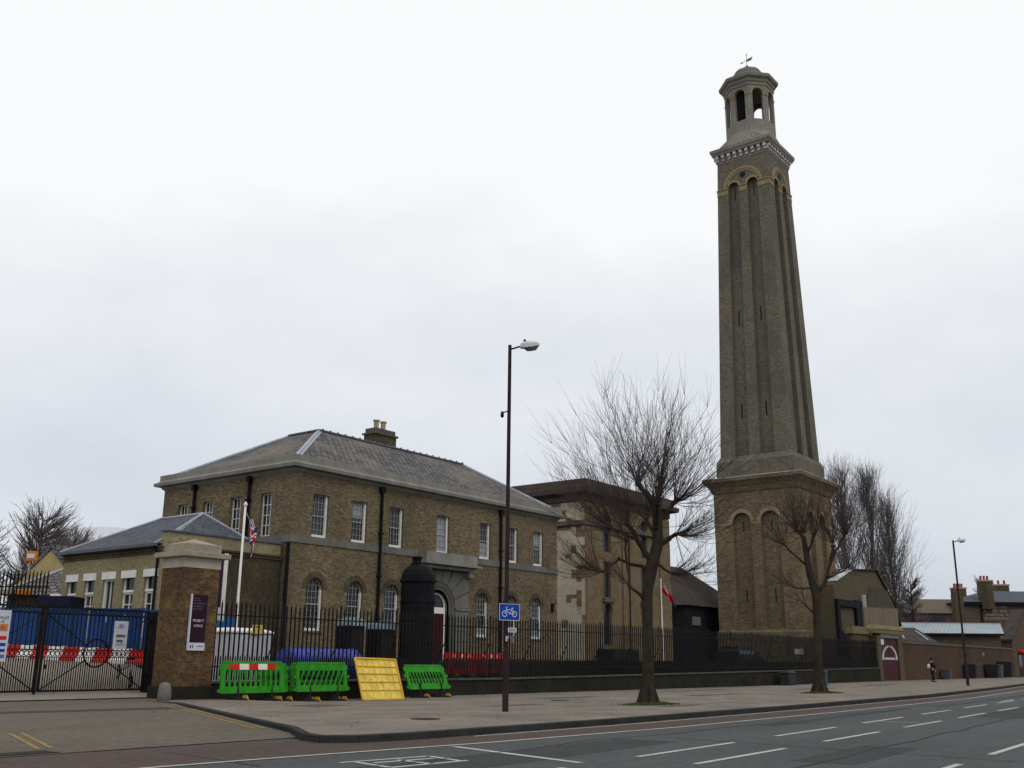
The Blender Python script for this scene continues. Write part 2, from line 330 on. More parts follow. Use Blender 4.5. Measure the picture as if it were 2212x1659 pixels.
def tag(o, label=None, cat=None, group=None, kind=None):
    for k, v in (('label', label), ('category', cat), ('group', group), ('kind', kind)):
        if v: o[k] = v
    return o
def thing(name, loc, label, cat, group=None):
    o = bpy.data.objects.new(name, None); COL.objects.link(o); o.location = loc; o.empty_display_size = 0.3
    return tag(o, label, cat, group)
def struct(o): o['kind'] = 'structure'; return o
def copy_tree(o, loc=None, rotz=None, label=None, parent=None):
    c = o.copy(); COL.objects.link(c)
    if parent is not None: c.parent = parent
    if loc is not None: c.location = loc
    if rotz is not None: c.rotation_euler = (c.rotation_euler.x, c.rotation_euler.y, rotz)
    if label: c['label'] = label
    for ch in list(o.children): copy_tree(ch, parent=c)
    return c
def text(name, s, size, mat, P, parent, align='CENTER', ext=0.003):
    # P: (origin, right, up) of the board; letters stand ext proud of it
    cu = bpy.data.curves.new(name, 'FONT'); cu.body = s; cu.size = size; cu.align_x = align; cu.align_y = 'CENTER'; cu.extrude = ext; cu.resolution_u = 2
    tmp = bpy.data.objects.new(name + '_tmp', cu); COL.objects.link(tmp)
    dg = bpy.context.evaluated_depsgraph_get(); me = bpy.data.meshes.new_from_object(tmp.evaluated_get(dg)); bpy.data.objects.remove(tmp)
    o0, r, u = (Vector(q) for q in P); r.normalize(); u.normalize(); n = r.cross(u)
    off = Vector((0, 0, 0)); pa = parent
    while pa is not None: off += pa.location; pa = pa.parent
    me.transform(Matrix(((r.x, u.x, n.x, o0.x - off.x), (r.y, u.y, n.y, o0.y - off.y), (r.z, u.z, n.z, o0.z - off.z), (0, 0, 0, 1))))
    me.materials.clear(); me.materials.append(mat); me.name = name
    o = bpy.data.objects.new(name, me); COL.objects.link(o); o.parent = parent
    return o
# frames: P(u, z, depth) -> world
def FX(y):  return lambda u, z, d=0.0: Vector((u, y + d, z))      # a face looking at the road (normal -Y), u = world X
def FY(x):  return lambda u, z, d=0.0: Vector((x + d, u, z))      # a face looking left (normal -X), u = world Y
def wall(mb, P, u0, u1, z0, z1, ops, dep=0.2, back=False, both=0.0, seg=12):
    """wall with openings; op = (u0, u1, z0, z1, arched): z1 is the top (springing for arched ones)"""
    B = [(a, b, c, d + ((b - a) / 2 if ar else 0)) for a, b, c, d, ar in ops]
    us = sorted(set([u0, u1] + [v for o in B for v in o[:2] if u0 < v < u1])); zs = sorted(set([z0, z1] + [v for o in B for v in o[2:] if z0 < v < z1]))
    for dd in ([0.0, both] if both else [0.0]):
        for i in range(len(us) - 1):
            for j in range(len(zs) - 1):
                cu, cz = (us[i] + us[i + 1]) / 2, (zs[j] + zs[j + 1]) / 2
                if any(a < cu < b and c < cz < d for a, b, c, d in B): continue
                mb.face([P(us[i], zs[j], dd), P(us[i + 1], zs[j], dd), P(us[i + 1], zs[j + 1], dd), P(us[i], zs[j + 1], dd)])
        for (a, b, c, d, ar) in ops:
            if not ar: continue
            r = (b - a) / 2; m = (a + b) / 2
            arc = [(m - r * math.cos(math.pi * k / seg), d + r * math.sin(math.pi * k / seg)) for k in range(seg + 1)]
            h = seg // 2
            for k in range(h): mb.face([P(a, d + r, dd), P(arc[k][0], arc[k][1], dd), P(arc[k + 1][0], arc[k + 1][1], dd)])
            for k in range(h, seg): mb.face([P(b, d + r, dd), P(arc[k][0], arc[k][1], dd), P(arc[k + 1][0], arc[k + 1][1], dd)])
    for (a, b, c, d, ar) in ops:
        r = (b - a) / 2; m = (a + b) / 2
        if ar: ring = [(a, c)] + [(m - r * math.cos(math.pi * k / seg), d + r * math.sin(math.pi * k / seg)) for k in range(seg + 1)] + [(b, c)]
        else: ring = [(a, c), (a, d), (b, d), (b, c)]
        for k in range(len(ring)):
            p, q = ring[k], ring[(k + 1) % len(ring)]
            mb.face([P(p[0], p[1], 0), P(q[0], q[1], 0), P(q[0], q[1], dep), P(p[0], p[1], dep)])
        if back: mb.face([P(x, z, dep) for x, z in ring])
    return mb
wcount = [0]
def window(parent, P, u0, u1, z0, z1, cols, rows, arched=False, dep=0.2, fr=0.058, bar=0.017, split=True, curtain=None, sill=None, glass='glass', mat='white', seg=12, box=0.0):
    m = MB(); d0, d1 = dep - 0.09, dep - 0.02
    r = (u1 - u0) / 2; c = (u0 + u1) / 2; top = z1 + (r if arched else 0)
    def half(z):
        if not arched or z <= z1: return r
        k = min(r, z - z1); return math.sqrt(max(0, r * r - k * k))
    m.cur = 1 if box else 0; m.fbox(P, u0, u0 + fr, z0, z1, d0, d1); m.cur = 0  # boxed windows: left jamb, head and bars coloured as if in shade
    if box:
        q = sorted((u1, u1 - box)); m.fbox(P, q[0], q[1], z0, z1, d0 - 0.05, d1)
    else: m.fbox(P, u1 - fr, u1, z0, z1, d0, d1)
    m.fbox(P, u0 + fr, u1 - max(fr, box), z0, z0 + fr * (2.2 if box else 1.3), d0 - (0.06 if box else 0), d1)
    m.cur = 1 if box else 0
    if arched:
        for k in range(seg):
            g0, g1 = math.pi * k / seg, math.pi * (k + 1) / seg
            pt = lambda g, rr, d: P(c - rr * math.cos(g), z1 + rr * math.sin(g), d)
            m.hexa([pt(g0, r, d0), pt(g1, r, d0), pt(g1, r - fr, d0), pt(g0, r - fr, d0), pt(g0, r, d1), pt(g1, r, d1), pt(g1, r - fr, d1), pt(g0, r - fr, d1)])
    else: m.fbox(P, u0 + fr, u1 - fr, z1 - fr, z1, d0, d1)
    iw = u1 - u0 - 2 * fr
    for k in range(1, cols):
        u = u0 + fr + iw * k / cols; zt = top - fr
        if arched: zt = z1 + math.sqrt(max(0.0, (r - fr) ** 2 - (u - c) ** 2))
        m.fbox(P, u - bar / 2, u + bar / 2, z0 + fr, zt, d0 + 0.02, d1 - 0.003)
    for k in range(1, rows):
        z = z0 + fr + (top - z0 - 2 * fr) * k / rows; big = split and k == rows // 2
        hw = max(0.02, half(z) - fr * 0.7); b = 0.05 if big else bar
        m.fbox(P, c - hw, c + hw, z - b / 2, z + b / 2, d0 + (0.0 if big else 0.022), d1 - (0.0 if big else 0.006))
    wo = m.build('window', [M[mat], M['sashshade']], parent)
    g = MB(); dg = dep - 0.03; wcount[0] += 1; glass = ('glass', 'glassb', 'glassc')[(wcount[0] * 7) % 3] if glass == 'glass' else glass
    if arched: g.face([P(u0, z0, dg)] + [P(c - r * math.cos(math.pi * k / seg), z1 + r * math.sin(math.pi * k / seg), dg) for k in range(seg + 1)] + [P(u1, z0, dg)])
    else: g.face([P(u0, z0, dg), P(u0, z1, dg), P(u1, z1, dg), P(u1, z0, dg)])
    if curtain:
        a, b = curtain; zz0, zz1 = z0 + (top - z0) * a, z0 + (top - z0) * b; g.cur = 1
        g.face([P(u0 + fr, zz0, dg - 0.006), P(u0 + fr, min(zz1, z1), dg - 0.006), P(u1 - fr * 3, min(zz1, z1), dg - 0.006), P(u1 - fr * 3, zz0, dg - 0.006)])
    g.build('pane', [M[glass], M['curtain']], wo)
    if sill: MB().fbox(P, u0 - 0.06, u1 + 0.06, z0 - 0.09, z0 - 0.003, -0.07, dep).build('sill', M[sill], wo)
    return wo
def archband(mb, P, c, z, r0, r1, d0, d1, seg=14, a0=0.0, a1=math.pi):
    for k in range(seg):
        g0, g1 = a0 + (a1 - a0) * k / seg, a0 + (a1 - a0) * (k + 1) / seg
        pt = lambda g, rr, d: P(c - rr * math.cos(g), z + rr * math.sin(g), d)
        mb.hexa([pt(g0, r0, d0), pt(g1, r0, d0), pt(g1, r1, d0), pt(g0, r1, d0), pt(g0, r0, d1), pt(g1, r0, d1), pt(g1, r1, d1), pt(g0, r1, d1)])
    return mb
def ringpath(mb, x0, x1, y0, y1, prof):
    """moulding round a rectangle; prof = list of (outward offset, z)"""
    rings = [[(x0 - o, y0 - o, z), (x1 + o, y0 - o, z), (x1 + o, y1 + o, z), (x0 - o, y1 + o, z)] for o, z in prof]
    for a, b in zip(rings, rings[1:]):
        for k in range(4): mb.face([a[k], a[(k + 1) % 4], b[(k + 1) % 4], b[k]])
    return mb
def polyline(pts, step):
    res = []
    for (a, b) in zip(pts, pts[1:]):
        a, b = Vector(a), Vector(b); n = max(1, int((b - a).length / step))
        res += [a + (b - a) * k / n for k in range(n)]
    return res + [Vector(pts[-1])]
# ================================================================== THE SETTING
KERB = [(18.1, 25.4), (13.3, 15.1), (12.35, 13.7), (12.2, 13.2), (12.6, 12.86), (13.6, 12.7), (20, 12.6), (30, 12.75), (46, 13.25), (63, 14.7), (85, 17), (110, 19.5), (150, 22.5), (220, 26.5)]
LANE = [(-30, 12.9), (0, 12.2), (10, 11.6), (14, 11.2), (20, 10.93), (30, 11.03), (46, 11.55), (65, 13.2), (85, 15.3), (110, 17.8), (150, 20.8), (220, 24.8)]
m = MB(); m.face([(-2500, -2500, -0.32), (2500, -2500, -0.32), (2500, 2500, -0.32), (-2500, 2500, -0.32)]); struct(m.build('ground', M['ground']))
def strip(mb, a, b, z):      # sheet between two polylines sampled at the same parameters
    for (p, q, r, s) in zip(a, a[1:], b, b[1:]): mb.face([(p[0], p[1], z), (q[0], q[1], z), (s[0], s[1], z), (r[0], r[1], z)])
def off(pl, d):
    res = []
    for i, p in enumerate(pl):
        a = Vector(pl[max(0, i - 1)]); b = Vector(pl[min(len(pl) - 1, i + 1)]); t = (b - a).normalized(); n = Vector((t.y, -t.x)) * d
        res.append((p[0] + n.x, p[1] + n.y))
    return res
def yat(pl, x):
    for a, b in zip(pl, pl[1:]):
        if a[0] <= x <= b[0]: return a[1] + (b[1] - a[1]) * (x - a[0]) / (b[0] - a[0])
    return pl[-1][1]
xs = [-30, -10, 0, 4, 7.4, 10, 12.2, 13.6, 16, 20, 25, 30, 38, 46, 54, 63, 74, 85, 97, 110, 130, 150, 185, 220]
KB = [(-80, 14.4), (7.4, 14.4), (12.2, 13.6), (13.6, 12.75)] + KERB[6:]
m = MB(); rx_ = [-80] + xs; strip(m, [(x, -40) for x in rx_], [(x, yat(KB, x) + (0.9 if x < 13 else 0.12)) for x in rx_], -0.12); struct(m.build('road', M['asphalt']))
m = MB(); strip(m, [(x, yat(LANE, x)) for x in xs], [(x, yat(KB, x) + 0.1) for x in xs], -0.116); struct(m.build('cycle_lane', M['redlane']))
def sm(a, b, x): t = min(1, max(0, (x - a) / (b - a))); return t * t * (3 - 2 * t)
def pz(x, y):      # the footway falls gently from the kerb towards the wall
    return -0.15 * sm(19.6, 24.5, x) * (1 - 0.4 * sm(60, 86, x)) * min(1, max(0, (y - 14.5) / 12.5))
m = MB(); m.face([(18.1, 25.4, 0), (13.3, 15.1, 0), (12.35, 13.7, 0), (12.2, 13.2, 0), (12.6, 12.86, 0), (13.6, 12.7, 0), (18.1, 12.64, 0)]); m.face([(18.1, 25.4, 0), (18.1, 27.0, 0), (18.5, 27.0, 0), (19.0, 28.6, 0), (19.6, 28.6, 0), (19.6, 25.4, 0)])
gx = [18.1, 19.6, 20.4, 21.2, 22, 23, 24.5, 27, 30, 38, 46, 54, 60, 66, 74, 80, 86, 97, 110, 130, 150, 185, 220]
for xa, xb in zip(gx, gx[1:]):
    ya, yb_0 = yat(KERB[5:], xa), yat(KERB[5:], xb)
    for k in range(9):
        y0, y1, y2, y3 = ya + (28.6 - ya) * k / 9, yb_0 + (28.6 - yb_0) * k / 9, yb_0 + (28.6 - yb_0) * (k + 1) / 9, ya + (28.6 - ya) * (k + 1) / 9
        if xa < 19.5 and y3 > 25.4:
            y3 = y2 = 25.4; 
            if y0 >= 25.4: continue
        m.face([(xa, y0, pz(xa, y0)), (xb, y1, pz(xb, y1)), (xb, y2, pz(xb, y2)), (xa, y3, pz(xa, y3))])
struct(m.build('pavement', M['pave']))
m = MB(); dense = [tuple(p) for p in polyline([(a, b, 0) for a, b in KERB], 0.9)]; dense = [(p[0], p[1]) for p in dense]
ko = off(dense, 0.15)
for i in range(len(dense) - 1):
    a, b, c, d = dense[i], dense[i + 1], ko[i + 1], ko[i]; z = 0.004
    g = 0.008
    t = (Vector(b) - Vector(a)).normalized() * g
    a2 = (a[0] + t.x, a[1] + t.y); d2 = (d[0] + t.x, d[1] + t.y)
    m.hexa([(a2[0], a2[1], -0.2), (b[0], b[1], -0.2), (c[0], c[1], -0.2), (d2[0], d2[1], -0.2), (a2[0], a2[1], z), (b[0], b[1], z), (c[0], c[1], z - 0.006), (d2[0], d2[1], z - 0.006)])
struct(m.build('kerb', M['kerb'], bevel=0.012))
# drive up to the gates
m = MB()
rows = [(14.3, -0.108, 4.9, 13.0), (16, -0.09, 6.5, 14.2), (20, -0.07, 8.6, 16.0), (25.4, -0.04, 11.0, 18.6), (28.4, 0.02, 12.6, 19.2), (31.2, 0.10, 13.0, 21.4)]
for a, b in zip(rows, rows[1:]): m.face([(a[2], a[0], a[1]), (a[3], a[0], a[1]), (b[3], b[0], b[1]), (b[2], b[0], b[1])])
struct(m.build('drive', M['drive']))
m = MB(); m.face([(-80, 14.4, -0.005), (5.2, 14.3, -0.005), (6.6, 15, -0.005), (8.6, 19.2, -0.005), (11.0, 25.4, -0.005), (12.6, 28.4, 0.04), (12.8, 31, 0.1), (-80, 31, 0.1)]); struct(m.build('pavement', M['pave']))
m = MB(); q = [(4.0, 14.28), (5.2, 14.3), (6.6, 15.0), (8.6, 19.2), (11.0, 25.4)]; qo = off(q, 0.16)
for i in range(4): m.hexa([(*q[i], -0.2), (*q[i + 1], -0.2), (*qo[i + 1], -0.2), (*qo[i], -0.2), (*q[i], 0.0), (*q[i + 1], 0.0), (*qo[i + 1], -0.004), (*qo[i], -0.004)])
struct(m.build('kerb', M['kerb']))
def drz(y):
    for a, b in zip(rows, rows[1:]):
        if a[0] <= y <= b[0]: return a[1] + (b[1] - a[1]) * (y - a[0]) / (b[0] - a[0])
    return 0
m = MB()
for (x0, x1) in ((12.0, 14.2), (14.2, 16.2), (16.2, 17.7)):
    f = lambda x: 24.35 - 0.12 * (x - 12)
    m.face([(x0, f(x0) - 0.45, drz(f(x0) - 0.45) + 0.005), (x1, f(x1) - 0.45, drz(f(x1) - 0.45) + 0.005), (x1, f(x1) + 0.35, drz(f(x1) + 0.35) + 0.005), (x0, f(x0) + 0.35, drz(f(x0) + 0.35) + 0.005)])
struct(m.build('tar_strip', M['tar']))
# painted markings
m = MB(); rnd = random.Random(4)
def dash(x0, y0, x1, y1, w, z=-0.115):
    a, b = Vector((x0, y0)), Vector((x1, y1)); t = (b - a).normalized(); n = Vector((-t.y, t.x)) * w / 2
    m.face([(*(a - n), z), (*(b - n), z), (*(b + n), z), (*(a + n), z)])
for i in range(-2, 9):
    x = 13.5 + 5.57 * i; y = 8.02 + 0.052 * (x - 13.5); dash(x, y, x + 3.55, y + 0.17, 0.11)
    x = 13.1 + 5.3 * i; y = 6.88 + 0.046 * (x - 13.1); dash(x, y, x + 3.35, y + 0.14, 0.11)
    x = 12.3 + 5.25 * i; y = 4.06 + 0.03 * (x - 13); dash(x, y, x + 3.3, y + 0.1, 0.11)
for a, b in ((13.05, 11.1), (12.18, 8.12)),: dash(*a, *b, 0.13)
dash(25.77, 8.6, 25.77, 7.65, 0.07)
for a, b in (((10.0, 10.5), (11.55, 10.28)), ((11.52, 10.3), (11.3, 9.5)), ((10.2, 10.4), (10.02, 9.6)), ((10.0, 9.56), (11.4, 9.46)), ((11.3, 10.0), (10.3, 10.15)), ((10.8, 10.2), (10.72, 9.5)), ((43, 9.7), (46, 9.9)), ((46, 9.9), (45.6, 8.9)), ((44, 9.0), (47, 9.15))): dash(*a, *b, 0.09)
for k in range(-30, 190, 2):
    a, b = (k, yat(LANE, k)), (k + 2, yat(LANE, k + 2)); dash(*a, *b, 0.10, -0.1115)
for k in range(15, 120, 2):
    a, b = (k, yat(KB, k) - 0.42), (k + 2, yat(KB, k + 2) - 0.42); dash(*a, *b, 0.07, -0.1115)
struct(m.build('road_marking', M['paintmark']))
m = MB()
for dx in (0.0, 0.26):
    for (a, b) in (((17.2 + dx, 25.0), (16.1 + dx, 22.4)), ((16.1 + dx, 22.4), (14.8 + dx, 19.5)), ((14.8 + dx, 19.5), (13.3 + dx * 0.8, 16.3))):
        t = (Vector(b) - Vector(a)).normalized(); n = Vector((-t.y, t.x)) * 0.038
        m.face([(a[0] - n.x, a[1] - n.y, drz(a[1]) + 0.006), (b[0] - n.x, b[1] - n.y, drz(b[1]) + 0.006), (b[0] + n.x, b[1] + n.y, drz(b[1]) + 0.006), (a[0] + n.x, a[1] + n.y, drz(a[1]) + 0.006)])
    for (a, b) in (((9.5 + dx * 0.8, 18.2), (8.75 + dx * 0.8, 16.2)), ((8.75 + dx * 0.8, 16.2), (8.3 + dx * 0.8, 15.0))):
        t = (Vector(b) - Vector(a)).normalized(); n = Vector((-t.y, t.x)) * 0.038
        m.face([(a[0] - n.x, a[1] - n.y, drz(a[1]) + 0.006), (b[0] - n.x, b[1] - n.y, drz(b[1]) + 0.006), (b[0] + n.x, b[1] + n.y, drz(b[1]) + 0.006), (a[0] + n.x, a[1] + n.y, drz(a[1]) + 0.006)])
struct(m.build('yellow_lines', M['paintyellow']))
t_ = thing('drain_grate', (7.9, 14.75, -0.12), 'dark iron drain grating in the road at the left drive corner', 'drain')
m = MB()
for k in range(9): m.box(7.5 + k * 0.09, 7.54 + k * 0.09, 14.45, 14.75, -0.112, -0.10)
m.box(7.45, 8.3, 14.40, 14.45, -0.112, -0.099); m.box(7.45, 8.3, 14.75, 14.80, -0.112, -0.099)
m.build('grating', M['irondull'], t_)
# site yard behind gates and railings
m = MB(); pr = [(28.4, 0.05), (31.1, 0.11), (32.3, 0.5), (34.0, 0.96), (45, 1.2), (62, 1.4), (120, 1.8)]
for (y0, z0), (y1, z1) in zip(pr, pr[1:]): m.face([(-60, y0, z0), (150, y0, z0), (150, y1, z1), (-60, y1, z1)])
struct(m.build('yard', M['yard']))
m = MB()
for (y0, z0), (y1, z1) in zip(pr, pr[1:-1]): m.face([(22.9, y0, z0 + 0.012), (150, y0, z0 + 0.012), (150, y1, z1 + 0.012), (22.9, y1, z1 + 0.012)])
struct(m.build('yard_tarmac', M['yarddark']))
def yz(y):
    for (y0, z0), (y1, z1) in zip(pr, pr[1:]):
        if y0 <= y <= y1: return z0 + (z1 - z0) * (y - y0) / (y1 - y0)
    return 0
# ================================================================== STREET EDGE
# stone plinth wall and iron railings
t_ = thing('plinth_wall', (20.5, 28, 0), 'low dark mossy stone wall carrying the long black railings', 'wall')
wt = lambda x: 0.50 + max(0.0, x - 36) * 0.0090
m = MB(); q = [20.46, 38, 52, 68, 84.7]
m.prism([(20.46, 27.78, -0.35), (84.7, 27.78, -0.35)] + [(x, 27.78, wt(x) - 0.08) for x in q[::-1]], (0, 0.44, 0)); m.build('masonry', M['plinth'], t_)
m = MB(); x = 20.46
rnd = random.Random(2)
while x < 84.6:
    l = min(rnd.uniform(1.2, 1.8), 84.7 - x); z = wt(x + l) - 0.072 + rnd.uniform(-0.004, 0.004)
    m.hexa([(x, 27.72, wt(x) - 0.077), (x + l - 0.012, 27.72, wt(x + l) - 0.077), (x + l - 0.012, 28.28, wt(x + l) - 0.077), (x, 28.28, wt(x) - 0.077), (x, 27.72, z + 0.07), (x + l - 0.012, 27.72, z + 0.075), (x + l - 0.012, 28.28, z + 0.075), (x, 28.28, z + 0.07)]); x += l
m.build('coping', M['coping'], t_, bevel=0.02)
rail = thing('iron_railings', (20.5, 28, 0.5), 'long black iron railings with spear tips along the stone wall', 'railings')
RX0, RX1, NB = 20.56, 84.6, 22
bay = (RX1 - RX0) / NB
def spear(mb, x, z0, z1, w=0.024, tip=0.11, bulge=1.0):
    h = w / 2; b = h * bulge
    mb.box(x - h, x + h, 28 - h, 28 + h, z0, z1 - tip)
    n = len(mb.v); mb.v += [(x - b, 28 - b, z1 - tip), (x + b, 28 - b, z1 - tip), (x + b, 28 + b, z1 - tip), (x - b, 28 + b, z1 - tip), (x, 28, z1)]
    for q in ((0, 1, 4), (1, 2, 4), (2, 3, 4), (3, 0, 4), (3, 2, 1, 0)): mb.f.append(tuple(n + i for i in q)); mb.mi.append(mb.cur)
for k in range(NB + 1):
    m = MB(); x = RX0 + bay * k; spear(m, x, 0.5, 3.14, 0.05, 0.16, 1.5)
    m.beam((x, 28.03, 1.9), (x, 28.9, 0.4), 0.03)
    m.build('post', M['iron'], rail)
for k in range(NB):
    m = MB(); n = 15
    for i in range(1, n):
        x = RX0 + bay * (k + i / n); spear(m, x, 0.52, 3.06 + 0.012 * ((i * 7 + k) % 3), 0.042, 0.2, 1.15)
    for i in range(n): spear(m, RX0 + bay * (k + (i + 0.5) / n), 0.52, 1.32, 0.034, 0.1, 1.1)
    m.build('picket_panel', M['iron'], rail)
for z in (2.56, 0.94):
    MB().box(RX0 - 0.05, RX1, 27.975, 28.025, z - 0.012, z + 0.028).build('rail', M['iron'], rail)
# gate pier
pier = thing('gate_pier', (19.75, 27.9, 0), 'tall brown brick gate pier with a lichened stone cap', 'pier')
PX0, PX1, PY0, PY1 = 19.1, 20.42, 27.3, 28.45
MB().box(PX0, PX1, PY0, PY1, 0.38, 3.92).build('shaft', M['pillarbrick'], pier)
m = MB(); m.box(PX0 - 0.08, PX1 + 0.06, PY0 - 0.08, PY1 + 0.08, -0.1, 0.38); m.build('base', M['plinth'], pier, bevel=0.02)
m = MB(); m.box(PX0 - 0.015, PX1 + 0.015, PY0 - 0.015, PY1 + 0.015, 3.92, 4.24); m.build('band', M['bandstone'], pier)
m = MB(); c0 = (PX0 - 0.2, PX1 + 0.24, PY0 - 0.2, PY1 + 0.2)
m.box(*c0, 4.243, 4.40); m.box(PX0 + 0.03, PX1 + 0.0, PY0 + 0.0, PY1 - 0.03, 4.403, 4.66)
cx, cy = (PX0 + PX1) / 2, (PY0 + PY1) / 2
a = [(PX0 + 0.03, PY0 - 0.0, 4.66), (PX1, PY0, 4.66), (PX1, PY1 - 0.03, 4.66), (PX0 + 0.03, PY1 - 0.03, 4.66)]
for k in range(4): m.face([a[k], a[(k + 1) % 4], (cx, cy, 4.86)])
m.build('cap', M['capstone'], pier, bevel=0.015)
# project office sign on the pier
sg = thing('office_sign', (19.74, 27.27, 2.2), 'narrow dark purple project office sign fixed to the brick gate pier', 'sign')
MB().box(19.455, 20.01, 27.245, 27.285, 1.44, 3.10).build('board', M['purple'], sg)
m = MB(); m.box(19.40, 19.452, 27.235, 27.29, 1.43, 3.12); m.box(19.455, 20.02, 27.232, 27.243, 1.43, 1.66); m.build('pale_edge', M['paper'], sg)
BP = lambda u, z: ((u, 27.2425, z), (1, 0, 0), (0, 0, 1))
text('lettering', 'PROJECT', 0.105, M['lettering'], BP(19.73, 2.32), sg); text('lettering', 'OFFICE', 0.105, M['lettering'], BP(19.73, 2.16), sg)
m = MB(); rnd = random.Random(8)
for r_, (n, z) in enumerate(((5, 2.99), (6, 2.92), (10, 2.84), (8, 2.75), (8, 2.67))):
    for i in range(n):
        x = 19.51 + i * 0.044; h = rnd.uniform(0.026, 0.05); m.box(x, x + rnd.uniform(0.018, 0.032), 27.241, 27.2445, z - h / 2, z + h / 2)
m.build('heading_print', M['letterfade'], sg)
m = MB(); m.box(19.49, 19.53, 27.2285, 27.2315, 1.50, 1.59); m.build('emblem_print', M['ink'], sg)
m = MB()
for i in range(7): m.box(19.74 + i * 0.034, 19.76 + i * 0.034, 27.2285, 27.2315, 1.535, 1.565 + 0.008 * (i % 3))
m.box(19.57, 19.61, 27.2285, 27.2315, 1.5, 1.59); m.build('small_print', M['letterfade'], sg)
# tall purple banner board behind the pier
bn = thing('banner_board', (21.5, 28.75, 0), 'tall purple banner board with broad white edge standing behind the gate pier', 'banner')
m = MB(); m.box(20.75, 21.61, 28.72, 28.76, 2.84, 4.62); m.build('board', M['purplelight'], bn)
m = MB(); m.box(21.613, 21.77, 28.70, 28.78, 2.40, 4.62); m.build('white_edge', M['whiteplastic'], bn)
m = MB(); m.box(21.0, 21.61, 28.71, 28.765, 2.42, 2.837); m.build('notice', M['paper'], bn)
m = MB(); archband(m, lambda u, z, d: Vector((u, 28.705 + d, z)), 21.24, 2.62, 0.04, 0.058, 0.0, 0.004, 10, 0.3, 4.0); m.build('red_mark', M['red'], bn)
for x in (20.85, 21.5): MB().box(x, x + 0.07, 28.765, 28.83, -0.1, 4.5).build('post', M['steel'], bn)
# stone bollard at the pier foot
m = MB(); m.lathe((18.42, 26.75, 0), [(0.20, -0.1), (0.195, 0.2), (0.175, 0.38), (0.13, 0.48), (0.05, 0.52)], 16)
tag(m.build('stone_bollard', M['stonegrey'], smooth=True), 'squat round-topped stone bollard at the foot of the gate pier', 'bollard')
# gates
def gate_leaf(x0, x1, hinge, label):
    t = thing('iron_gate', ((x0 + x1) / 2, 30.9, 0.15), label, 'gate', 'black iron gate leaves')
    P = FX(30.9); f = MB(); z0, z1 = 0.17, 2.72
    for (a, b) in ((x0, x0 + 0.07), (x1 - 0.07, x1)): f.fbox(P, a, b, z0, z1, -0.03, 0.03)
    for (a, b) in ((z0, z0 + 0.06), (1.19, 1.22), (1.40, 1.435), (2.48, 2.53), (2.66, 2.72)): f.fbox(P, x0 + 0.07, x1 - 0.07, a, b, -0.02, 0.02)
    f.build('frame', M['iron'], t)
    b = MB(); n = int((x1 - x0) / 0.145)
    for i in range(1, n):
        u = x0 + (x1 - x0) * i / n; b.fbox(P, u - 0.014, u + 0.014, 1.436, 2.48, -0.012, 0.012); b.fbox(P, u - 0.014, u + 0.014, z0 + 0.06, 1.19, -0.012, 0.012)
    for i in range(n):
        u = x0 + (x1 - x0) * (i + 0.5) / n
        if x0 + 0.08 < u < x1 - 0.08: b.fbox(P, u - 0.012, u + 0.012, z0 + 0.06, 1.19, -0.009, 0.009)
    r = b
    for i in range(n):
        u = x0 + (x1 - x0) * (i + 0.5) / n
        if x0 + 0.1 < u < x1 - 0.1:
            archband(r, P, u, 1.31, 0.062, 0.085, -0.012, 0.012, 10, 0, 2 * math.pi); archband(r, P, u, 2.595, 0.045, 0.063, -0.012, 0.012, 10, 0, 2 * math.pi)
    cx = (x0 + x1) / 2
    r2 = MB(); archband(r2, P, cx, 1.33, 0.40, 0.45, -0.035, -0.013, 26, 0, 2 * math.pi); archband(r2, P, cx, 1.33, 0.0, 0.05, -0.04, -0.013, 10, 0, 2 * math.pi)
    r.build('bars', M['iron'], t)
    d = r2
    for (ux, uz) in ((x0 + 0.08, 2.46), (x1 - 0.08, 2.46), (x0 + 0.08, 0.24), (x1 - 0.08, 0.24)):
        v = Vector((ux - cx, 0, uz - 1.33)); s = v.normalized() * 0.42; d.beam((cx + s.x, 30.875, 1.33 + s.z), (ux, 30.875, uz), 0.035, 0.03)
    d.build('cross_brace', M['iron'], t)
    return t
g1 = gate_leaf(16.80, 20.42, 1, 'black iron gate leaf beside the brick pier with a pale notice on it')
g2 = gate_leaf(13.15, 16.72, 0, 'black iron gate leaf cut off by the left edge with a coloured safety board')
m = MB(); P = FX(30.86); m.fbox(P, 16.66, 16.74, 0.1, 2.75, -0.03, 0.0); m.fbox(P, 16.9, 17.0, 0.85, 0.98, -0.03, 0.0); m.build('latch', M['iron'], g1)
gp = thing('gate_post', (20.75, 30.8, 0), 'thick square black post between the iron gate and brick pier', 'post')
m = MB(); m.box(20.50, 21.12, 30.55, 31.05, -0.1, 2.70); m.build('shaft', M['irondull'], gp, bevel=0.02)
m = MB(); m.box(20.46, 21.16, 30.51, 31.09, -0.1, 0.5); m.build('foot', M['irondull'], gp, bevel=0.02)
m = MB()
for z in (0.6, 2.3): m.box(20.42, 20.50, 30.85, 30.95, z, z + 0.12)
m.build('hinges', M['iron'], gp)
ns = thing('gate_notice', (19.38, 30.85, 1.9), 'white notice with blue emblem and dark print hung on the black gate', 'notice')
MB().box(19.14, 19.63, 30.835, 30.85, 1.47, 2.35).build('board', M['paper'], ns)
m = MB(); P = FX(30.834); rnd = random.Random(5)
archband(m, P, 19.38, 2.22, 0.035, 0.05, -0.003, 0, 12, 0, 6.283); archband(m, P, 19.33, 2.20, 0.025, 0.04, -0.003, 0, 12, 0, 6.283); archband(m, P, 19.44, 2.20, 0.025, 0.04, -0.003, 0, 12, 0, 6.283)
m.fbox(P, 19.20, 19.57, 2.135, 2.15, -0.003, 0); m.fbox(P, 19.372, 19.392, 2.09, 2.17, -0.003, 0); m.build('emblem', M['inkblue'], ns)
m = MB()
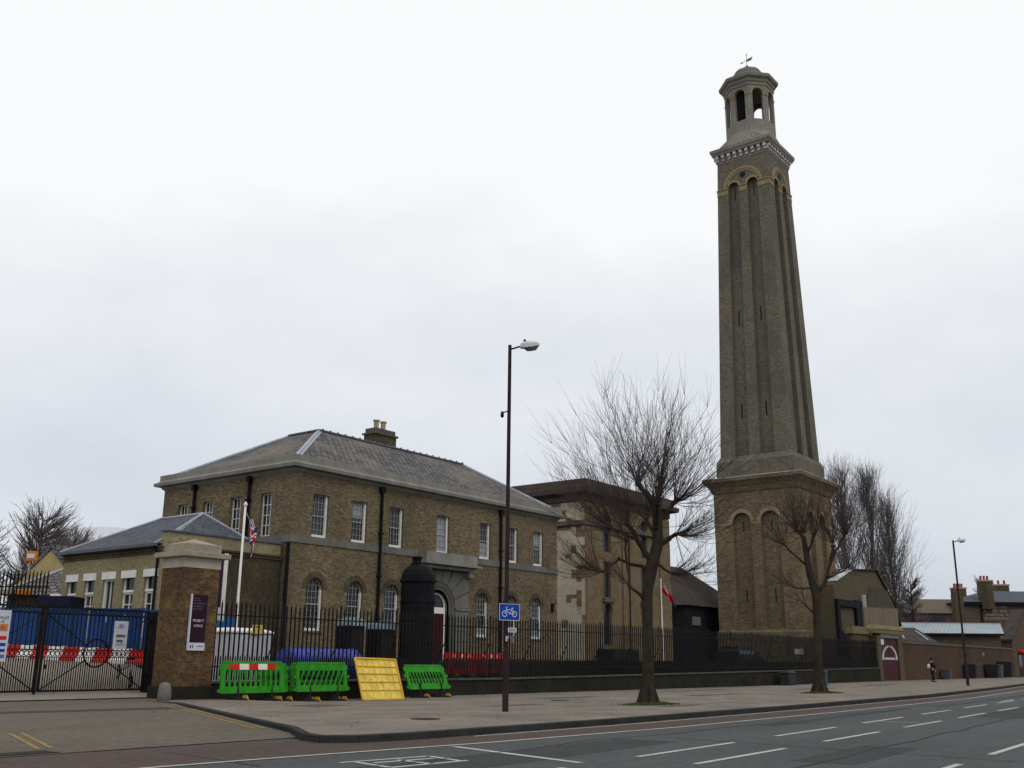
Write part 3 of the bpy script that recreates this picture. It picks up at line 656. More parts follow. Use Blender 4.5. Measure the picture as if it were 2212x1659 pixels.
for z, n, x in ((1.90, 9, 19.24), (1.86, 10, 19.23), (1.74, 7, 19.25), (1.70, 7, 19.25)):
    for i in range(n):
        h = rnd.uniform(0.03, 0.05); m.fbox(P, x + i * 0.034, x + i * 0.034 + 0.027, z - h / 2, z + h / 2, -0.003, 0)
for z in (1.63, 1.60, 1.57):
    for i in range(8): m.fbox(P, 19.23 + i * 0.038, 19.23 + i * 0.038 + rnd.uniform(0.015, 0.03), z, z + 0.014, -0.003, 0)
m.build('print', M['ink'], ns)
sb = thing('safety_board', (15.25, 30.85, 1.8), 'tall site safety board with white orange red and blue panels on the left gate', 'sign')
MB().box(14.75, 15.70, 30.83, 30.845, 1.06, 2.54).build('board', M['paper'], sb)
P = FX(30.829)
for nm, mt, z0, z1, x0 in (('orange_panel', 'orange', 1.93, 2.14, 14.8), ('red_panel', 'red', 1.68, 1.79, 14.8), ('blue_panel', 'signblue', 1.33, 1.42, 14.8), ('blue_panel', 'signblue', 1.50, 1.59, 14.8), ('blue_panel', 'inkblue', 1.16, 1.26, 14.8)):
    MB().fbox(P, x0, 15.64, z0, z1, -0.003, 0.0).build(nm, M[mt], sb)
text('print', 'MUST', 0.115, M['ink'], ((15.65, 30.827, 2.31), (1, 0, 0), (0, 0, 1)), sb, 'RIGHT'); text('print', 'CE', 0.10, M['ink'], ((15.52, 30.827, 2.20), (1, 0, 0), (0, 0, 1)), sb, 'RIGHT')
m = MB(); archband(m, P, 15.48, 2.03, 0.0, 0.055, -0.006, -0.0035, 12, 0, 6.283); m.build('symbol', M['inkblue'], sb)
# ================================================================== BUILDINGS
def downpipe(parent, pts, r=0.075, hop=True, mat='irondull'):
    m = MB(); m.tube(pts, r, 8)
    if hop:
        p = pts[0]; m.box(p[0] - 0.16, p[0] + 0.16, p[1] - 0.12, p[1] + 0.12, p[2] - 0.05, p[2] + 0.25)
    for i in range(1, 4):
        p = Vector(pts[0]).lerp(Vector(pts[-1]), i / 4); m.box(p.x - r * 1.35, p.x + r * 1.35, p.y - r * 1.35, p.y + r * 1.35, p.z - 0.05, p.z + 0.05)
    return m.build('downpipe', M[mat], parent)
# ---- the two storey brick house
mh = thing('engine_house', (32.3, 38, 1.0), 'two storey yellow brick house with a hipped slate roof and sash windows', 'building')
X0, X1, Y0, Y1, ZT = 32.3, 54.45, 38.0, 48.6, 10.1
FF, FL = FX(Y0), FY(X0)
UP = [(33.58, 34.62), (36.24, 37.3), (38.97, 40.02), (42.72, 43.8), (46.52, 47.56), (49.25, 50.25), (51.87, 52.92)]
GR = [(33.45, 34.55), (36.14, 37.24), (38.78, 39.88), (46.36, 47.42), (49.1, 50.15), (51.7, 52.75)]
LW = [(39.55, 40.45), (41.92, 42.82), (44.2, 45.08), (46.36, 47.24)]
DC, DR = 42.95, 0.78                                        # doorway centre and half width
m = MB()
wall(m, FF, X0, X1, 0.8, ZT, [(a, b, 6.97, 9.07, False) for a, b in UP] + [(a, b, 2.52, 4.48, True) for a, b in GR] + [(DC - DR, DC + DR, 1.15, 4.02, True)], 0.28)
wall(m, FL, Y0, Y1, 0.8, ZT, [(a, b, 6.98, 9.1, False) for a, b in LW], 0.3)
m.face([(X1, Y0, 0.8), (X1, Y1, 0.8), (X1, Y1, ZT), (X1, Y0, ZT)]); m.face([(X0, Y1, 0.8), (X1, Y1, 0.8), (X1, Y1, ZT), (X0, Y1, ZT)])
m.build('wall', M['stock'], mh)
m = MB()
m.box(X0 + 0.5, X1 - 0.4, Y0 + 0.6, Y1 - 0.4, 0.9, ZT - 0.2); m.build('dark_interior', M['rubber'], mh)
for i, (a, b) in enumerate(UP): window(mh, FF, a, b, 6.97, 9.07, 4, 6, dep=0.26, box=0.11, sill=None, curtain=(0.05, 0.95) if i == 3 else ((0.06, 0.45) if i == 4 else ((0.6, 0.96) if i in (1, 6) else None)))
for i, (a, b) in enumerate(GR): window(mh, FF, a, b, 2.52, 4.48, 4, 8, arched=True, dep=0.26, box=0.10, sill='stonegrey', curtain=(0.04, 0.3) if i == 1 else ((0.04, 0.22) if i in (3, 5) else None))
for a, b in LW: window(mh, FL, a, b, 6.98, 9.1, 3, 4, dep=0.27, split=False, fr=0.05, bar=0.03)
for a, b in GR:
    m = MB(); archband(m, FF, (a + b) / 2, 4.48, (b - a) / 2 + 0.015, (b - a) / 2 + 0.27, -0.012, 0.08); m.build('window_arch', M['sooty'], mh)
# cornice, parapet gutter and band
m = MB(); ringpath(m, X0, X1, Y0, Y1, [(0.0, 9.98), (0.10, 10.06), (0.16, 10.16), (0.42, 10.20), (0.45, 10.36), (0.28, 10.44), (0.22, 10.52), (0.22, 10.80), (0.10, 10.84), (-0.35, 10.74)]); m.build('cornice', M['stone'], mh)
for a, b in ((X0 - 0.06, 41.3), (46.0, X1 + 0.06)): m = MB(); m.box(a, b, Y0 - 0.06, Y0 + 0.1, 6.60, 6.96); m.build('string_course', M['stonegrey'], mh)
m = MB(); m.box(X0 - 0.06, X0 + 0.1, Y0 + 0.1, Y1, 6.60, 6.96); m.build('string_course', M['stonegrey'], mh)
# roof with a leaded flat top
RZ = 13.95; ra, rb, rc, rd = (38.95, 43.95), (51.9, 43.95), (51.9, 46.6), (38.95, 46.6)
ex0, ex1, ey0, ey1, ez = X0 + 0.1, X1 - 0.1, Y0 + 0.1, Y1 - 0.1, 10.72
m = MB(); E_ = [(ex0, ey0, ez), (ex1, ey0, ez), (ex1, ey1, ez), (ex0, ey1, ez)]; T_ = [(*ra, RZ), (*rb, RZ), (*rc, RZ), (*rd, RZ)]
for k in range(4): m.face([E_[k], E_[(k + 1) % 4], T_[(k + 1) % 4], T_[k]])
m.face(T_); roof = m.build('roof', M['slate'], mh)
m = MB()
for k in range(4): m.tube([Vector(E_[k]) + Vector((0, 0, 0.06)), Vector(T_[k]) + Vector((0, 0, 0.04))], 0.06, 8)
for k in range(4):      # flat lead either side of each hip roll
    a, b = Vector(E_[k]), Vector(T_[k]); na = Vector(E_[(k + 1) % 4]); pa_ = Vector(E_[k - 1])
    for o in (na, pa_):
        tt = Vector(T_[(k + 1) % 4]) if o is na else Vector(T_[k - 1])
        d0 = (o - a).normalized() * 0.26; d1 = (tt - b).normalized() * 0.26; up = Vector((0, 0, 0.03))
        m.face([a + up, a + d0 + up, b + d1 + up, b + up])
m.build('hip_flashing', M['lead'], roof)
m = MB()
for k in range(4): m.tube([Vector(T_[k]) + Vector((0, 0, 0.07)), Vector(T_[(k + 1) % 4]) + Vector((0, 0, 0.07))], 0.075, 8)
for i in range(22): m.box(39.2 + i * 0.6, 39.28 + i * 0.6, 43.9, 44.0, RZ + 0.1, RZ + 0.19)
for k in range(4): m.tube([Vector(E_[k]) + Vector((0, 0, 0.02)), Vector(E_[(k + 1) % 4]) + Vector((0, 0, 0.02))], 0.05, 6)
m.build('ridge_roll', M['leaddark'], roof)
ch = MB(); ch.box(44.45, 46.35, 44.9, 45.9, 13.6, 14.95); ch = ch.build('chimney', M['sooty'], mh)
m = MB(); m.box(44.35, 46.45, 44.8, 46.0, 14.95, 15.06); m.box(44.5, 46.3, 44.95, 45.85, 15.063, 15.36); m.build('chimney_cap', M['stonedark'], ch)
for x in (45.0, 45.62):
    m = MB(); m.lathe((x, 45.4, 15.36), [(0.20, 0), (0.20, 0.08), (0.16, 0.12), (0.165, 0.5), (0.22, 0.52), (0.22, 0.6), (0.15, 0.61)], 10); m.build('chimney_pot', M['terracotta'], ch)
for x, y in ((38.25, Y0 - 0.1), (48.45, Y0 - 0.1)): downpipe(mh, [(x, y, 9.75), (x, y, 1.0)], 0.085)
for y in (41.25, 45.75): downpipe(mh, [(X0 - 0.1, y, 9.8), (X0 - 0.1, y, 6.0)], 0.085)
m = MB(); m.tube([(X0 - 0.12, Y0 - 0.02, 6.55), (X0 - 0.12, Y0 - 0.02, 1.0)], 0.09, 8); m.build('downpipe', M['irondull'], mh)
# portal: stone surround with voussoirs, hood slab, door with fanlight
P = FF
pt_ = MB(); x0, x1 = 40.25, 45.65
def fan(mb, r0, lat, zt, d0, d1, g0, g1):      # one voussoir
    def edge(g):
        c, s = -math.cos(g), math.sin(g); k = min(lat / abs(c) if abs(c) > 1e-3 else 9, (zt - 4.02) / s if s > 1e-3 else 9); return DC + c * k, 4.02 + s * k
    a0 = (DC - r0 * math.cos(g0), 4.02 + r0 * math.sin(g0)); a1 = (DC - r0 * math.cos(g1), 4.02 + r0 * math.sin(g1)); b0, b1 = edge(g0), edge(g1)
    q = [a0, a1, b1, b0]
    mb.hexa([P(u, z, d0) for u, z in q] + [P(u, z, d1) for u, z in q])
cuts = [0, 20, 40, 60, 80, 100, 120, 140, 160, 180]
for a, b in zip(cuts, cuts[1:]):
    pts = [a + 0.9, b - 0.9]
    fan(pt_, 1.42, 2.6, 6.05, -0.07, 0.03, R(pts[0]), R(pts[1]))
for s in (-1, 1):
    for k in range(5):
        z0 = 1.1 + k * 0.56; u = sorted((DC + s * 1.42, DC + s * 2.6)); pt_.fbox(P, u[0], u[1], z0, z0 + 0.535, -0.07, 0.03)
    u = sorted((DC + s * 1.46, DC + s * 2.72)); pt_.fbox(P, u[0], u[1], 3.90, 4.04, -0.13, 0.03)
pt_.build('portal', M['stonegrey'], mh)
m = MB()
for r0, r1, d0, d1 in ((1.15, 1.40, -0.04, 0.06), (0.95, 1.15, -0.01, 0.1), (0.79, 0.95, 0.0, 0.14)):
    archband(m, P, DC, 4.02, r0, r1, d0, d1, 18)
    for s in (-1, 1):
        u = sorted((DC + s * r0, DC + s * r1)); m.fbox(P, u[0], u[1], 1.1, 4.02, d0, d1)
m.build('door_arch', M['stonedark'], mh)
m = MB(); m.box(41.35, 45.7, Y0 - 0.55, Y0 + 0.05, 6.42, 6.95); m.box(41.15, 45.95, Y0 - 0.75, Y0 + 0.05, 6.28, 6.415); m.box(41.5, 45.6, Y0 - 0.45, Y0 + 0.05, 6.08, 6.275)
for x in (41.6, 45.2): m.box(x, x + 0.35, Y0 - 0.4, Y0 + 0.02, 5.75, 6.077)
m.build('hood_slab', M['stone'], mh)
d = MB(); P2 = FX(Y0 + 0.0); d.fbox(P, DC - DR + 0.1, DC + DR - 0.1, 1.15, 3.68, 0.14, 0.18)
for u in (DC - 0.55, DC + 0.07):
    for z in (1.3, 2.1, 2.9): d.fbox(P, u, u + 0.46, z, z + 0.62, 0.125, 0.142)
door = d.build('door', M['maroon'], mh)
m = MB(); m.fbox(P, DC - DR + 0.003, DC - DR + 0.1, 1.15, 4.02, 0.10, 0.19); m.fbox(P, DC + DR - 0.1, DC + DR - 0.003, 1.15, 4.02, 0.10, 0.19); m.fbox(P, DC - DR + 0.1, DC + DR - 0.1, 3.69, 4.02, 0.10, 0.19)
archband(m, P, DC, 4.02, DR - 0.09, DR - 0.003, 0.10, 0.19, 14); m.build('door_frame', M['white'], door)
m = MB(); m.face([P(DC - 0.69, 4.03, 0.17)] + [P(DC - 0.69 * math.cos(math.pi * k / 12), 4.03 + 0.69 * math.sin(math.pi * k / 12), 0.17) for k in range(13)]); m.build('fanlight', M['glass'], door)
m = MB()
for k in range(1, 6): g = math.pi * k / 6; m.beam(P(DC, 4.03, 0.15), P(DC - 0.69 * math.cos(g), 4.03 + 0.69 * math.sin(g), 0.15), 0.02)
m.build('fan_bars', M['stonedark'], door)
for x in (54.0,):      # wall lamp bracket by the corner
    m = MB(); m.box(53.75, 53.95, Y0 - 0.12, Y0 - 0.003, 4.2, 4.75); m.beam((53.85, Y0 - 0.1, 4.6), (53.85, Y0 - 0.45, 4.75), 0.04); m.build('wall_lamp', M['irondull'], mh)
# ---- single storey lodge on the left
lg = thing('lodge', (26, 38.5, 1.0), 'single storey brick lodge with white lintels and a blue slate hipped roof', 'building')
LX0, LX1, LY0, LY1 = 26.0, 32.17, 38.5, 46.75
PF, PL = FX(LY0), FY(LX0)
sc = 26 / 18.5
LWIN = [((a) * sc, (b) * sc, k) for a, b, k in ((32.30, 32.92, 0), (31.24, 31.86, 0), (30.10, 30.76, 1), (28.98, 29.66, 0), (27.82, 28.46, 0))]
LT = (3.62 - 1.2) * sc + 1.2     # head of the windows
LB = 2.05
m = MB(); wall(m, PL, LY0, LY1, 0.8, 5.95, [(a, b, LB if not k else 1.2, LT, False) for a, b, k in LWIN], 0.25)
wall(m, PF, LX0, LX1, 0.8, 6.48, [], 0); m.face([(LX0, LY0, 5.95), (LX0, LY0 + 0.45, 5.95), (LX0, LY0 + 0.45, 6.48), (LX0, LY0, 6.48)]); m.face([(LX0, LY0 + 0.45, 5.95), (LX1, LY0 + 0.45, 5.95), (LX1, LY0 + 0.45, 6.48), (LX0, LY0 + 0.45, 6.48)])
m.face([(LX0, LY1, 0.8), (LX1, LY1, 0.8), (LX1, LY1, 5.95), (LX0, LY1, 5.95)])
lw = m.build('wall', [M['lodge']], lg)
m = MB(); wall(m, FX(LY0 - 0.012), LX0 + 0.02, LX1, 0.8, 5.55, [], 0); m.build('sooty_front', M['sooty'], lg)
m = MB(); m.box(LX0 - 0.08, LX1, LY0 - 0.08, LY0 + 0.5, 6.483, 6.56); m.build('parapet_coping', M['leaddark'], lg)
m = MB()
for z, o in ((5.6, 0.06), (5.72, 0.12), (5.84, 0.17)): m.box(LX0 + 0.3, LX1, LY0 - o, LY0 - 0.001, z, z + 0.09)
for z, o in ((5.56, 0.05), (5.68, 0.1), (5.80, 0.15)): m.box(LX0 - o, LX0 - 0.001, LY0 + 0.3, LY1, z, z + 0.09)
m.build('brick_corbels', M['sooty'], lg)
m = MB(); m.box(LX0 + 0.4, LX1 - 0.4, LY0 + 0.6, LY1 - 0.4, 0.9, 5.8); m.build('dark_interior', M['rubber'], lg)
for a, b, k in LWIN:
    m = MB(); m.fbox(PL, a - 0.09, b + 0.09, LT + 0.002, LT + 0.33, -0.03, 0.2); m.build('lintel', M['white'], lg)
    if k:
        d = MB(); d.fbox(PL, a + 0.02, b - 0.02, 1.2, 2.7, 0.18, 0.22); d = d.build('door', M['maroon'], lg)
        m = MB(); m.fbox(PL, b - 0.13, b - 0.003, 1.2, LT, 0.10, 0.23); m.fbox(PL, a + 0.003, a + 0.08, 1.2, LT, 0.10, 0.23); m.fbox(PL, a + 0.08, b - 0.13, 2.72, 3.0, 0.10, 0.23); m.fbox(PL, a + 0.08, b - 0.13, LT - 0.08, LT, 0.10, 0.23)
        m.fbox(PL, (a + b) / 2 - 0.02, (a + b) / 2 + 0.02, 3.0, LT - 0.08, 0.14, 0.21); m.build('door_frame', M['white'], d)
        m = MB(); m.face([PL(a, 3.0, 0.2), PL(b, 3.0, 0.2), PL(b, LT, 0.2), PL(a, LT, 0.2)]); m.build('pane', M['glass'], d)
    else:
        wz = LT - 0.52
        window(lg, PL, a, b, LB, wz - 0.1, 2, 4, dep=0.22, fr=0.08, bar=0.04)
        m = MB(); m.fbox(PL, a, b, wz - 0.1, wz, 0.08, 0.21); m.fbox(PL, a, a + 0.08, wz, LT, 0.12, 0.2); m.fbox(PL, b - 0.08, b, wz, LT, 0.12, 0.2); tr = m.build('transom', M['white'], lg)
        m = MB(); m.face([PL(a, wz, 0.19), PL(b, wz, 0.19), PL(b, LT, 0.19), PL(a, LT, 0.19)]); m.build('pane', M['glass'], tr)
m = MB(); ax_ = 29.15
e4 = [(LX0 - 0.22, LY0 + 0.46, 5.98), (LX1, LY0 + 0.46, 5.98), (LX1, LY1 + 0.05, 5.98), (LX0 - 0.22, LY1 + 0.05, 5.98)]; r2 = [(ax_, 40.6, 7.74), (ax_, 43.9, 7.74)]
m.face([e4[0], e4[1], r2[0]]); m.face([e4[1], e4[2], r2[1], r2[0]]); m.face([e4[2], e4[3], r2[1]]); m.face([e4[3], e4[0], r2[0], r2[1]])
lr = m.build('roof', M['slateblue'], lg)
m = MB()
for a, b in ((e4[0], r2[0]), (e4[1], r2[0]), (r2[0], r2[1]), (e4[3], r2[1])):
    m.tube([Vector(a) + Vector((0, 0, 0.04)), Vector(b) + Vector((0, 0, 0.04))], 0.06, 6)
a, b = Vector(e4[0]), Vector(r2[0])
for dx in ((0.28, 0, 0), (0, 0.28, 0)):
    d_ = Vector(dx); m.face([a + Vector((0, 0, 0.03)), a + d_ + Vector((0, 0, 0.03)), b + Vector((dx[0] * 0.2, dx[1] * 0.4, 0.03)), b + Vector((0, 0, 0.03))])
m.build('hip_flashing', M['lead'], lr)
m = MB(); m.box(LX0 - 0.34, LX0 - 0.2, LY0 + 0.46, LY1 + 0.1, 5.86, 5.99); m.build('gutter', M['leaddark'], lg)
m = MB(); m.tube([(LX0 - 0.27, LY0 + 0.7, 5.9), (LX0 - 0.08, LY0 + 0.55, 5.5), (LX0 - 0.08, LY0 + 0.55, 1.0)], 0.055, 8); m.build('downpipe', M['irondull'], lg)
# ---- tall stucco engine house behind the plane tree
b2 = thing('stucco_house', (63.8, 42, 1.0), 'tall peeling stucco engine house with arched windows and a heavy dark cornice', 'building')
BX0, BX1, BY0, BY1, BZ = 63.8, 76.6, 42.0, 62.0, 13.0
PF, PL = FX(BY0), FY(BX0)
CW = [66.85, 72.45]; BW = 0.55
ops = []
for c in CW: ops += [(c - BW, c + BW, 9.3, 11.7, True), (c - BW, c + BW, 5.9, 8.6, False), (c - BW, c + BW, 2.4, 4.9, True)]
m = MB(); wall(m, PF, BX0, BX1, 0.8, BZ, ops, 0.3); m.build('front_wall', M['stuccofront'], b2)
m = MB(); wall(m, PL, BY0, BY1, 0.8, BZ, [], 0); m.build('side_wall', M['stucco'], b2); m = MB(); m.face([(BX1, BY0, 0.8), (BX1, BY1, 0.8), (BX1, BY1, BZ), (BX1, BY0, BZ)]); m.build('side_wall', M['stucco'], b2)
m = MB()
for a, b in ((BX0, BX0 + 1.7), (69.0, 70.3), (BX1 - 1.7, BX1)): m.fbox(PF, a - 0.003, b, 0.8, BZ - 0.2, -0.12, -0.001)
m.build('pilasters', M['stuccofront'], b2)
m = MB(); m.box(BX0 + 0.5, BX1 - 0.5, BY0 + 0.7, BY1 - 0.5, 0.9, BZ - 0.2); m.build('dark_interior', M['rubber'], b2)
for c in CW:
    window(b2, PF, c - BW, c + BW, 9.3, 11.7, 3, 6, arched=True, dep=0.28, mat='coping', split=False); window(b2, PF, c - BW, c + BW, 5.9, 8.6, 3, 7, dep=0.28, mat='coping', split=False, sill='stonedark'); window(b2, PF, c - BW, c + BW, 2.4, 4.9, 3, 6, arched=True, dep=0.28, mat='coping', split=False)
m = MB()
for c in CW:
    for z in (11.7, 4.9): archband(m, PF, c, z, BW + 0.02, BW + 0.22, -0.06, 0.03)
    m.fbox(PF, c - 0.75, c + 0.75, 5.55, 5.85, -0.25, 0)
m.build('window_hoods', M['stonedark'], b2)
m = MB(); ringpath(m, BX0 - 0.12, BX1, BY0 - 0.12, BY1, [(0, 11.05), (0.12, 11.12), (0.12, 11.42), (0, 11.46)]); m.build('string_course', M['stonedark'], b2)
M['cornicedark'] = plain('sooty heavy cornice', (0.075, 0.062, 0.052), 0.9, 0.35, 1.2, fine=0.25)
m = MB(); ringpath(m, BX0, BX1, BY0, BY1, [(0, 12.85), (0.14, 12.95), (0.14, 13.35), (0.7, 13.5), (0.75, 13.85), (0.35, 13.95), (0.3, 14.55), (0.0, 14.6), (-0.3, 14.55)]); m.build('cornice', M['cornicedark'], b2)
m = MB(); z = 14.5; c4 = [(BX0, BY0, z), (BX1, BY0, z), (BX1, BY1, z), (BX0, BY1, z)]; r2 = [((BX0 + BX1) / 2, BY0 + 6, z + 0.9), ((BX0 + BX1) / 2, BY1 - 6, z + 0.9)]
m.face([c4[0], c4[1], r2[0]]); m.face([c4[1], c4[2], r2[1], r2[0]]); m.face([c4[2], c4[3], r2[1]]); m.face([c4[3], c4[0], r2[0], r2[1]]); m.build('roof', M['leaddark'], b2)
m = MB(); m.fbox(FX(BY0), 65.1, 68.6, 1.0, 2.1, -1.6, -0.003); m.build('porch_block', M['tarwood'], b2)
downpipe(b2, [(69.8, BY0 - 0.22, 12.7), (69.8, BY0 - 0.22, 1.0)], 0.05, mat='pole')
# ---- the water tower
tw = thing('water_tower', (94.75, 40.25, 0.8), 'very tall tapering brick water tower with an arcaded octagonal cupola', 'tower')
TX, TY = 94.75, 40.25
def face_frame(k, h):       # k = 0 left (-X), 1 road (-Y), 2 right (+X), 3 back (+Y); u in [-1, 1] across the face, h(z) half width
    nx, ny = ((-1, 0), (0, -1), (1, 0), (0, 1))[k]; ux, uy = ny, -nx
    return lambda u, z, d=0.0: Vector((TX + nx * (h(z) - d) + ux * u * h(z), TY + ny * (h(z) - d) + uy * u * h(z), z))
hb = lambda z: 4.25
m = MB()
for k in range(4):
    ops = [(-0.55, -0.12, 4.3, 14.15, True), (0.12, 0.55, 4.3, 14.15, True)]
    P = face_frame(k, hb)
    Q = lambda u, z, d=0.0, P=P: P(u / 4.25, z, d)
    wall(m, Q, -4.25, 4.25, 0.5, 17.2, [(a * 4.25, b * 4.25, c, d, ar) for a, b, c, d, ar in ops], 0.4, back=True)
m.build('base_wall', M['towerlow'], tw)
m = MB(); ringpath(m, TX - 4.25, TX + 4.25, TY - 4.25, TY + 4.25, [(0.15, 0.5), (0.15, 3.95), (0.0, 4.15)]); m.build('plinth', M['towerlow'], tw)
m = MB(); ringpath(m, TX - 4.25, TX + 4.25, TY - 4.25, TY + 4.25, [(0, 17.0), (0.12, 17.1), (0.3, 17.55), (0.62, 17.95), (0.78, 18.1), (0.80, 18.40), (0.1, 18.55), (-0.3, 18.56)]); m.build('base_cornice', M['towerlow'], tw)
m = MB(); ringpath(m, TX - 4.25, TX + 4.25, TY - 4.25, TY + 4.25, [(0.82, 18.40), (0.82, 18.46), (0.2, 18.6)]); m.build('cornice_flashing', M['lead'], tw)
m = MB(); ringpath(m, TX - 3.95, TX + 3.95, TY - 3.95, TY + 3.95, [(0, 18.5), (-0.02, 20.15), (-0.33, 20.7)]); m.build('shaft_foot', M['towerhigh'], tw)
Z0s, Z1s, H0, H1 = 20.6, 52.9, 3.62, 2.80
hs = lambda z: H0 + (H1 - H0) * (z - Z0s) / (Z1s - Z0s)
m = MB(); SP = 49.5
# fractions of the half width: corner pilasters, two recesses, a middle pilaster
RA, RB = 0.16, 0.57
for k in range(4):
    P = face_frame(k, hs); dr = 0.46
    for (a, b) in ((-1, -RB), (-RA, RA), (RB, 1)): m.face([P(a, Z0s, 0), P(b, Z0s, 0), P(b, SP, 0), P(a, SP, 0)])
    m.face([P(-1, 50.8, 0), P(1, 50.8, 0), P(1, Z1s, 0), P(-1, Z1s, 0)])
    for (a, b) in ((-1, -RB), (-RA, RA), (RB, 1)): m.face([P(a, SP, 0), P(b, SP, 0), P(b, 50.8, 0), P(a, 50.8, 0)])
    for (a, b) in ((-RB, -RA), (RA, RB)):
        c, ru = (a + b) / 2, (b - a) / 2; rz = ru * hs(SP); seg = 12
        arc = [(c - ru * math.cos(math.pi * i / seg), SP + rz * math.sin(math.pi * i / seg)) for i in range(seg + 1)]
        for i in range(6): m.face([P(a, 50.8, 0), P(*arc[i], 0), P(*arc[i + 1], 0)])
        for i in range(6, 12): m.face([P(b, 50.8, 0), P(*arc[i], 0), P(*arc[i + 1], 0)])
        m.face([P(a, 50.8, 0), P(*arc[6], 0), P(b, 50.8, 0)])
        ring = [(a, Z0s)] + arc + [(b, Z0s)]
        for i in range(len(ring) - 1): m.face([P(*ring[i], 0), P(*ring[i + 1], 0), P(*ring[i + 1], dr), P(*ring[i], dr)])
        m.face([P(a, Z0s, dr), P(b, Z0s, dr), P(b, SP, dr), P(a, SP, dr)]); m.face([P(x, z, dr) for x, z in arc])
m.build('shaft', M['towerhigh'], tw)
def piece(nm, mt, fn, *a, **k):
    mb = MB(); getattr(mb, fn)(*a, **k) if isinstance(fn, str) else fn(mb, *a, **k); return mb.build(nm, M[mt], tw)
for k in range(4):
    P = face_frame(k, hs); B = face_frame(k, hb); pb = lambda u, z, d=0.0, B=B: B(u / 4.25, z, d); pm = lambda u, z, d=0.0, P=P: P(u / 2.88, z, d)
    for s_ in (-1, 1):
        piece('arch_moulding', 'archbrick', archband, pb, s_ * 0.335 * 4.25, 14.15, 0.93, 1.28, -0.05, 0.05)
        cu = s_ * (RA + RB) / 2
        piece('arch_moulding', 'archbrick', archband, pm, cu * 2.88, SP, 0.60, 0.84, -0.05, 0.05)
        for z, hh in ((13.3, 1.0), (6.7, 1.2)): piece('slit_window', 'rubber', 'fbox', pb, s_ * 0.335 * 4.25 - 0.07, s_ * 0.335 * 4.25 + 0.07, z, z + hh, 0.394, 0.42)
        for z, hh in ((24.5, 1.5), (34.3, 1.6), (48.2, 1.6)):
            u = cu + 0.02; piece('slit_window', 'rubber', 'hexa', [P(u - 0.022, z, 0.454), P(u + 0.022, z, 0.454), P(u + 0.022, z, 0.48), P(u - 0.022, z, 0.48), P(u - 0.022, z + hh, 0.454), P(u + 0.022, z + hh, 0.454), P(u + 0.022, z + hh, 0.48), P(u - 0.022, z + hh, 0.48)])
    piece('relieving_arch', 'archbrick', archband, pm, 0, SP, 1.92, 2.2, -0.09, 0.05, 22); piece('inner_arch', 'archbrick', archband, pm, 0, SP, 1.70, 1.88, -0.05, 0.05, 22)
    piece('oculus', 'rubber', archband, pm, 0, 50.72, 0.0, 0.34, -0.012, 0.02, 18, 0, 2 * math.pi)
    for (a, b) in ((-1.0, -RB), (-RA, RA), (RB, 1.0)):
        mb = MB(); mb.hexa([P(a, 48.9, -0.05), P(b, 48.9, -0.05), P(b, 48.9, 0.1), P(a, 48.9, 0.1), P(a, SP, -0.05), P(b, SP, -0.05), P(b, SP, 0.1), P(a, SP, 0.1)])
        mb.hexa([P(a, SP, -0.13), P(b, SP, -0.13), P(b, SP, 0.1), P(a, SP, 0.1), P(a, SP + 0.13, -0.13), P(b, SP + 0.13, -0.13), P(b, SP + 0.13, 0.1), P(a, SP + 0.13, 0.1)]); mb.build('impost_block', M['archbrick'], tw)
    for (a, b) in ((-4.25, -2.35), (-0.5, 0.5), (2.35, 4.25)): piece('impost_block', 'archbrick', 'fbox', pb, a, b, 13.95, 14.12, -0.04, 0.02)
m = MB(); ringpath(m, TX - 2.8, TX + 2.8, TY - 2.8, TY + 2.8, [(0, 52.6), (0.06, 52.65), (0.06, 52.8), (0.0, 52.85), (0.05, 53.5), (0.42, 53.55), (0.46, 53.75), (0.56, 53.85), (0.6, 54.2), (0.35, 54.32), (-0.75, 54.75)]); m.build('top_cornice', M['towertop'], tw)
for k in range(4):
    P = face_frame(k, lambda z: 2.83); pm = lambda u, z, d=0.0, P=P: P(u / 2.83, z, d)
    for i in range(9):
        u = -2.7 + i * 0.675; m = MB(); m.fbox(pm, u - 0.16, u + 0.16, 52.88, 53.18, -0.16, 0); m.fbox(pm, u - 0.16, u + 0.16, 53.183, 53.5, -0.34, 0); m.build('corbel', M['corbel'], tw)
# octagonal cupola
def oct_frame(k, ap):
    g = math.pi / 4 * k + math.pi; nx, ny = math.cos(g), math.sin(g); ux, uy = -ny, nx
    return lambda u, z, d=0.0: Vector((TX + nx * (ap - d) + ux * u, TY + ny * (ap - d) + uy * u, z))
AP = 2.42; HWd = AP * math.tan(math.pi / 8)
m = MB(); br = []
for k in range(8):
    g = math.pi / 8 + math.pi / 4 * k; br.append((AP / math.cos(math.pi / 8) * math.cos(g), AP / math.cos(math.pi / 8) * math.sin(g)))
sq = [(2.9, -2.9), (2.9, 2.9), (-2.9, 2.9), (-2.9, -2.9)]
for k in range(8):      # spreading foot from square to octagon
    a, b = br[k], br[(k + 1) % 8]; sa = max(sq, key=lambda s: s[0] * a[0] + s[1] * a[1]); sb_ = max(sq, key=lambda s: s[0] * b[0] + s[1] * b[1])
    A, B = Vector((TX + a[0], TY + a[1], 55.9)), Vector((TX + b[0], TY + b[1], 55.9)); C, D_ = Vector((TX + sa[0], TY + sa[1], 54.2)), Vector((TX + sb_[0], TY + sb_[1], 54.2))
    if sa == sb_: m.face([A, B, C])
    else: m.face([A, B, D_, C])
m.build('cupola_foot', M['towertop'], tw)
m = MB(); ab = MB(); cp = MB(); nt_ = MB()
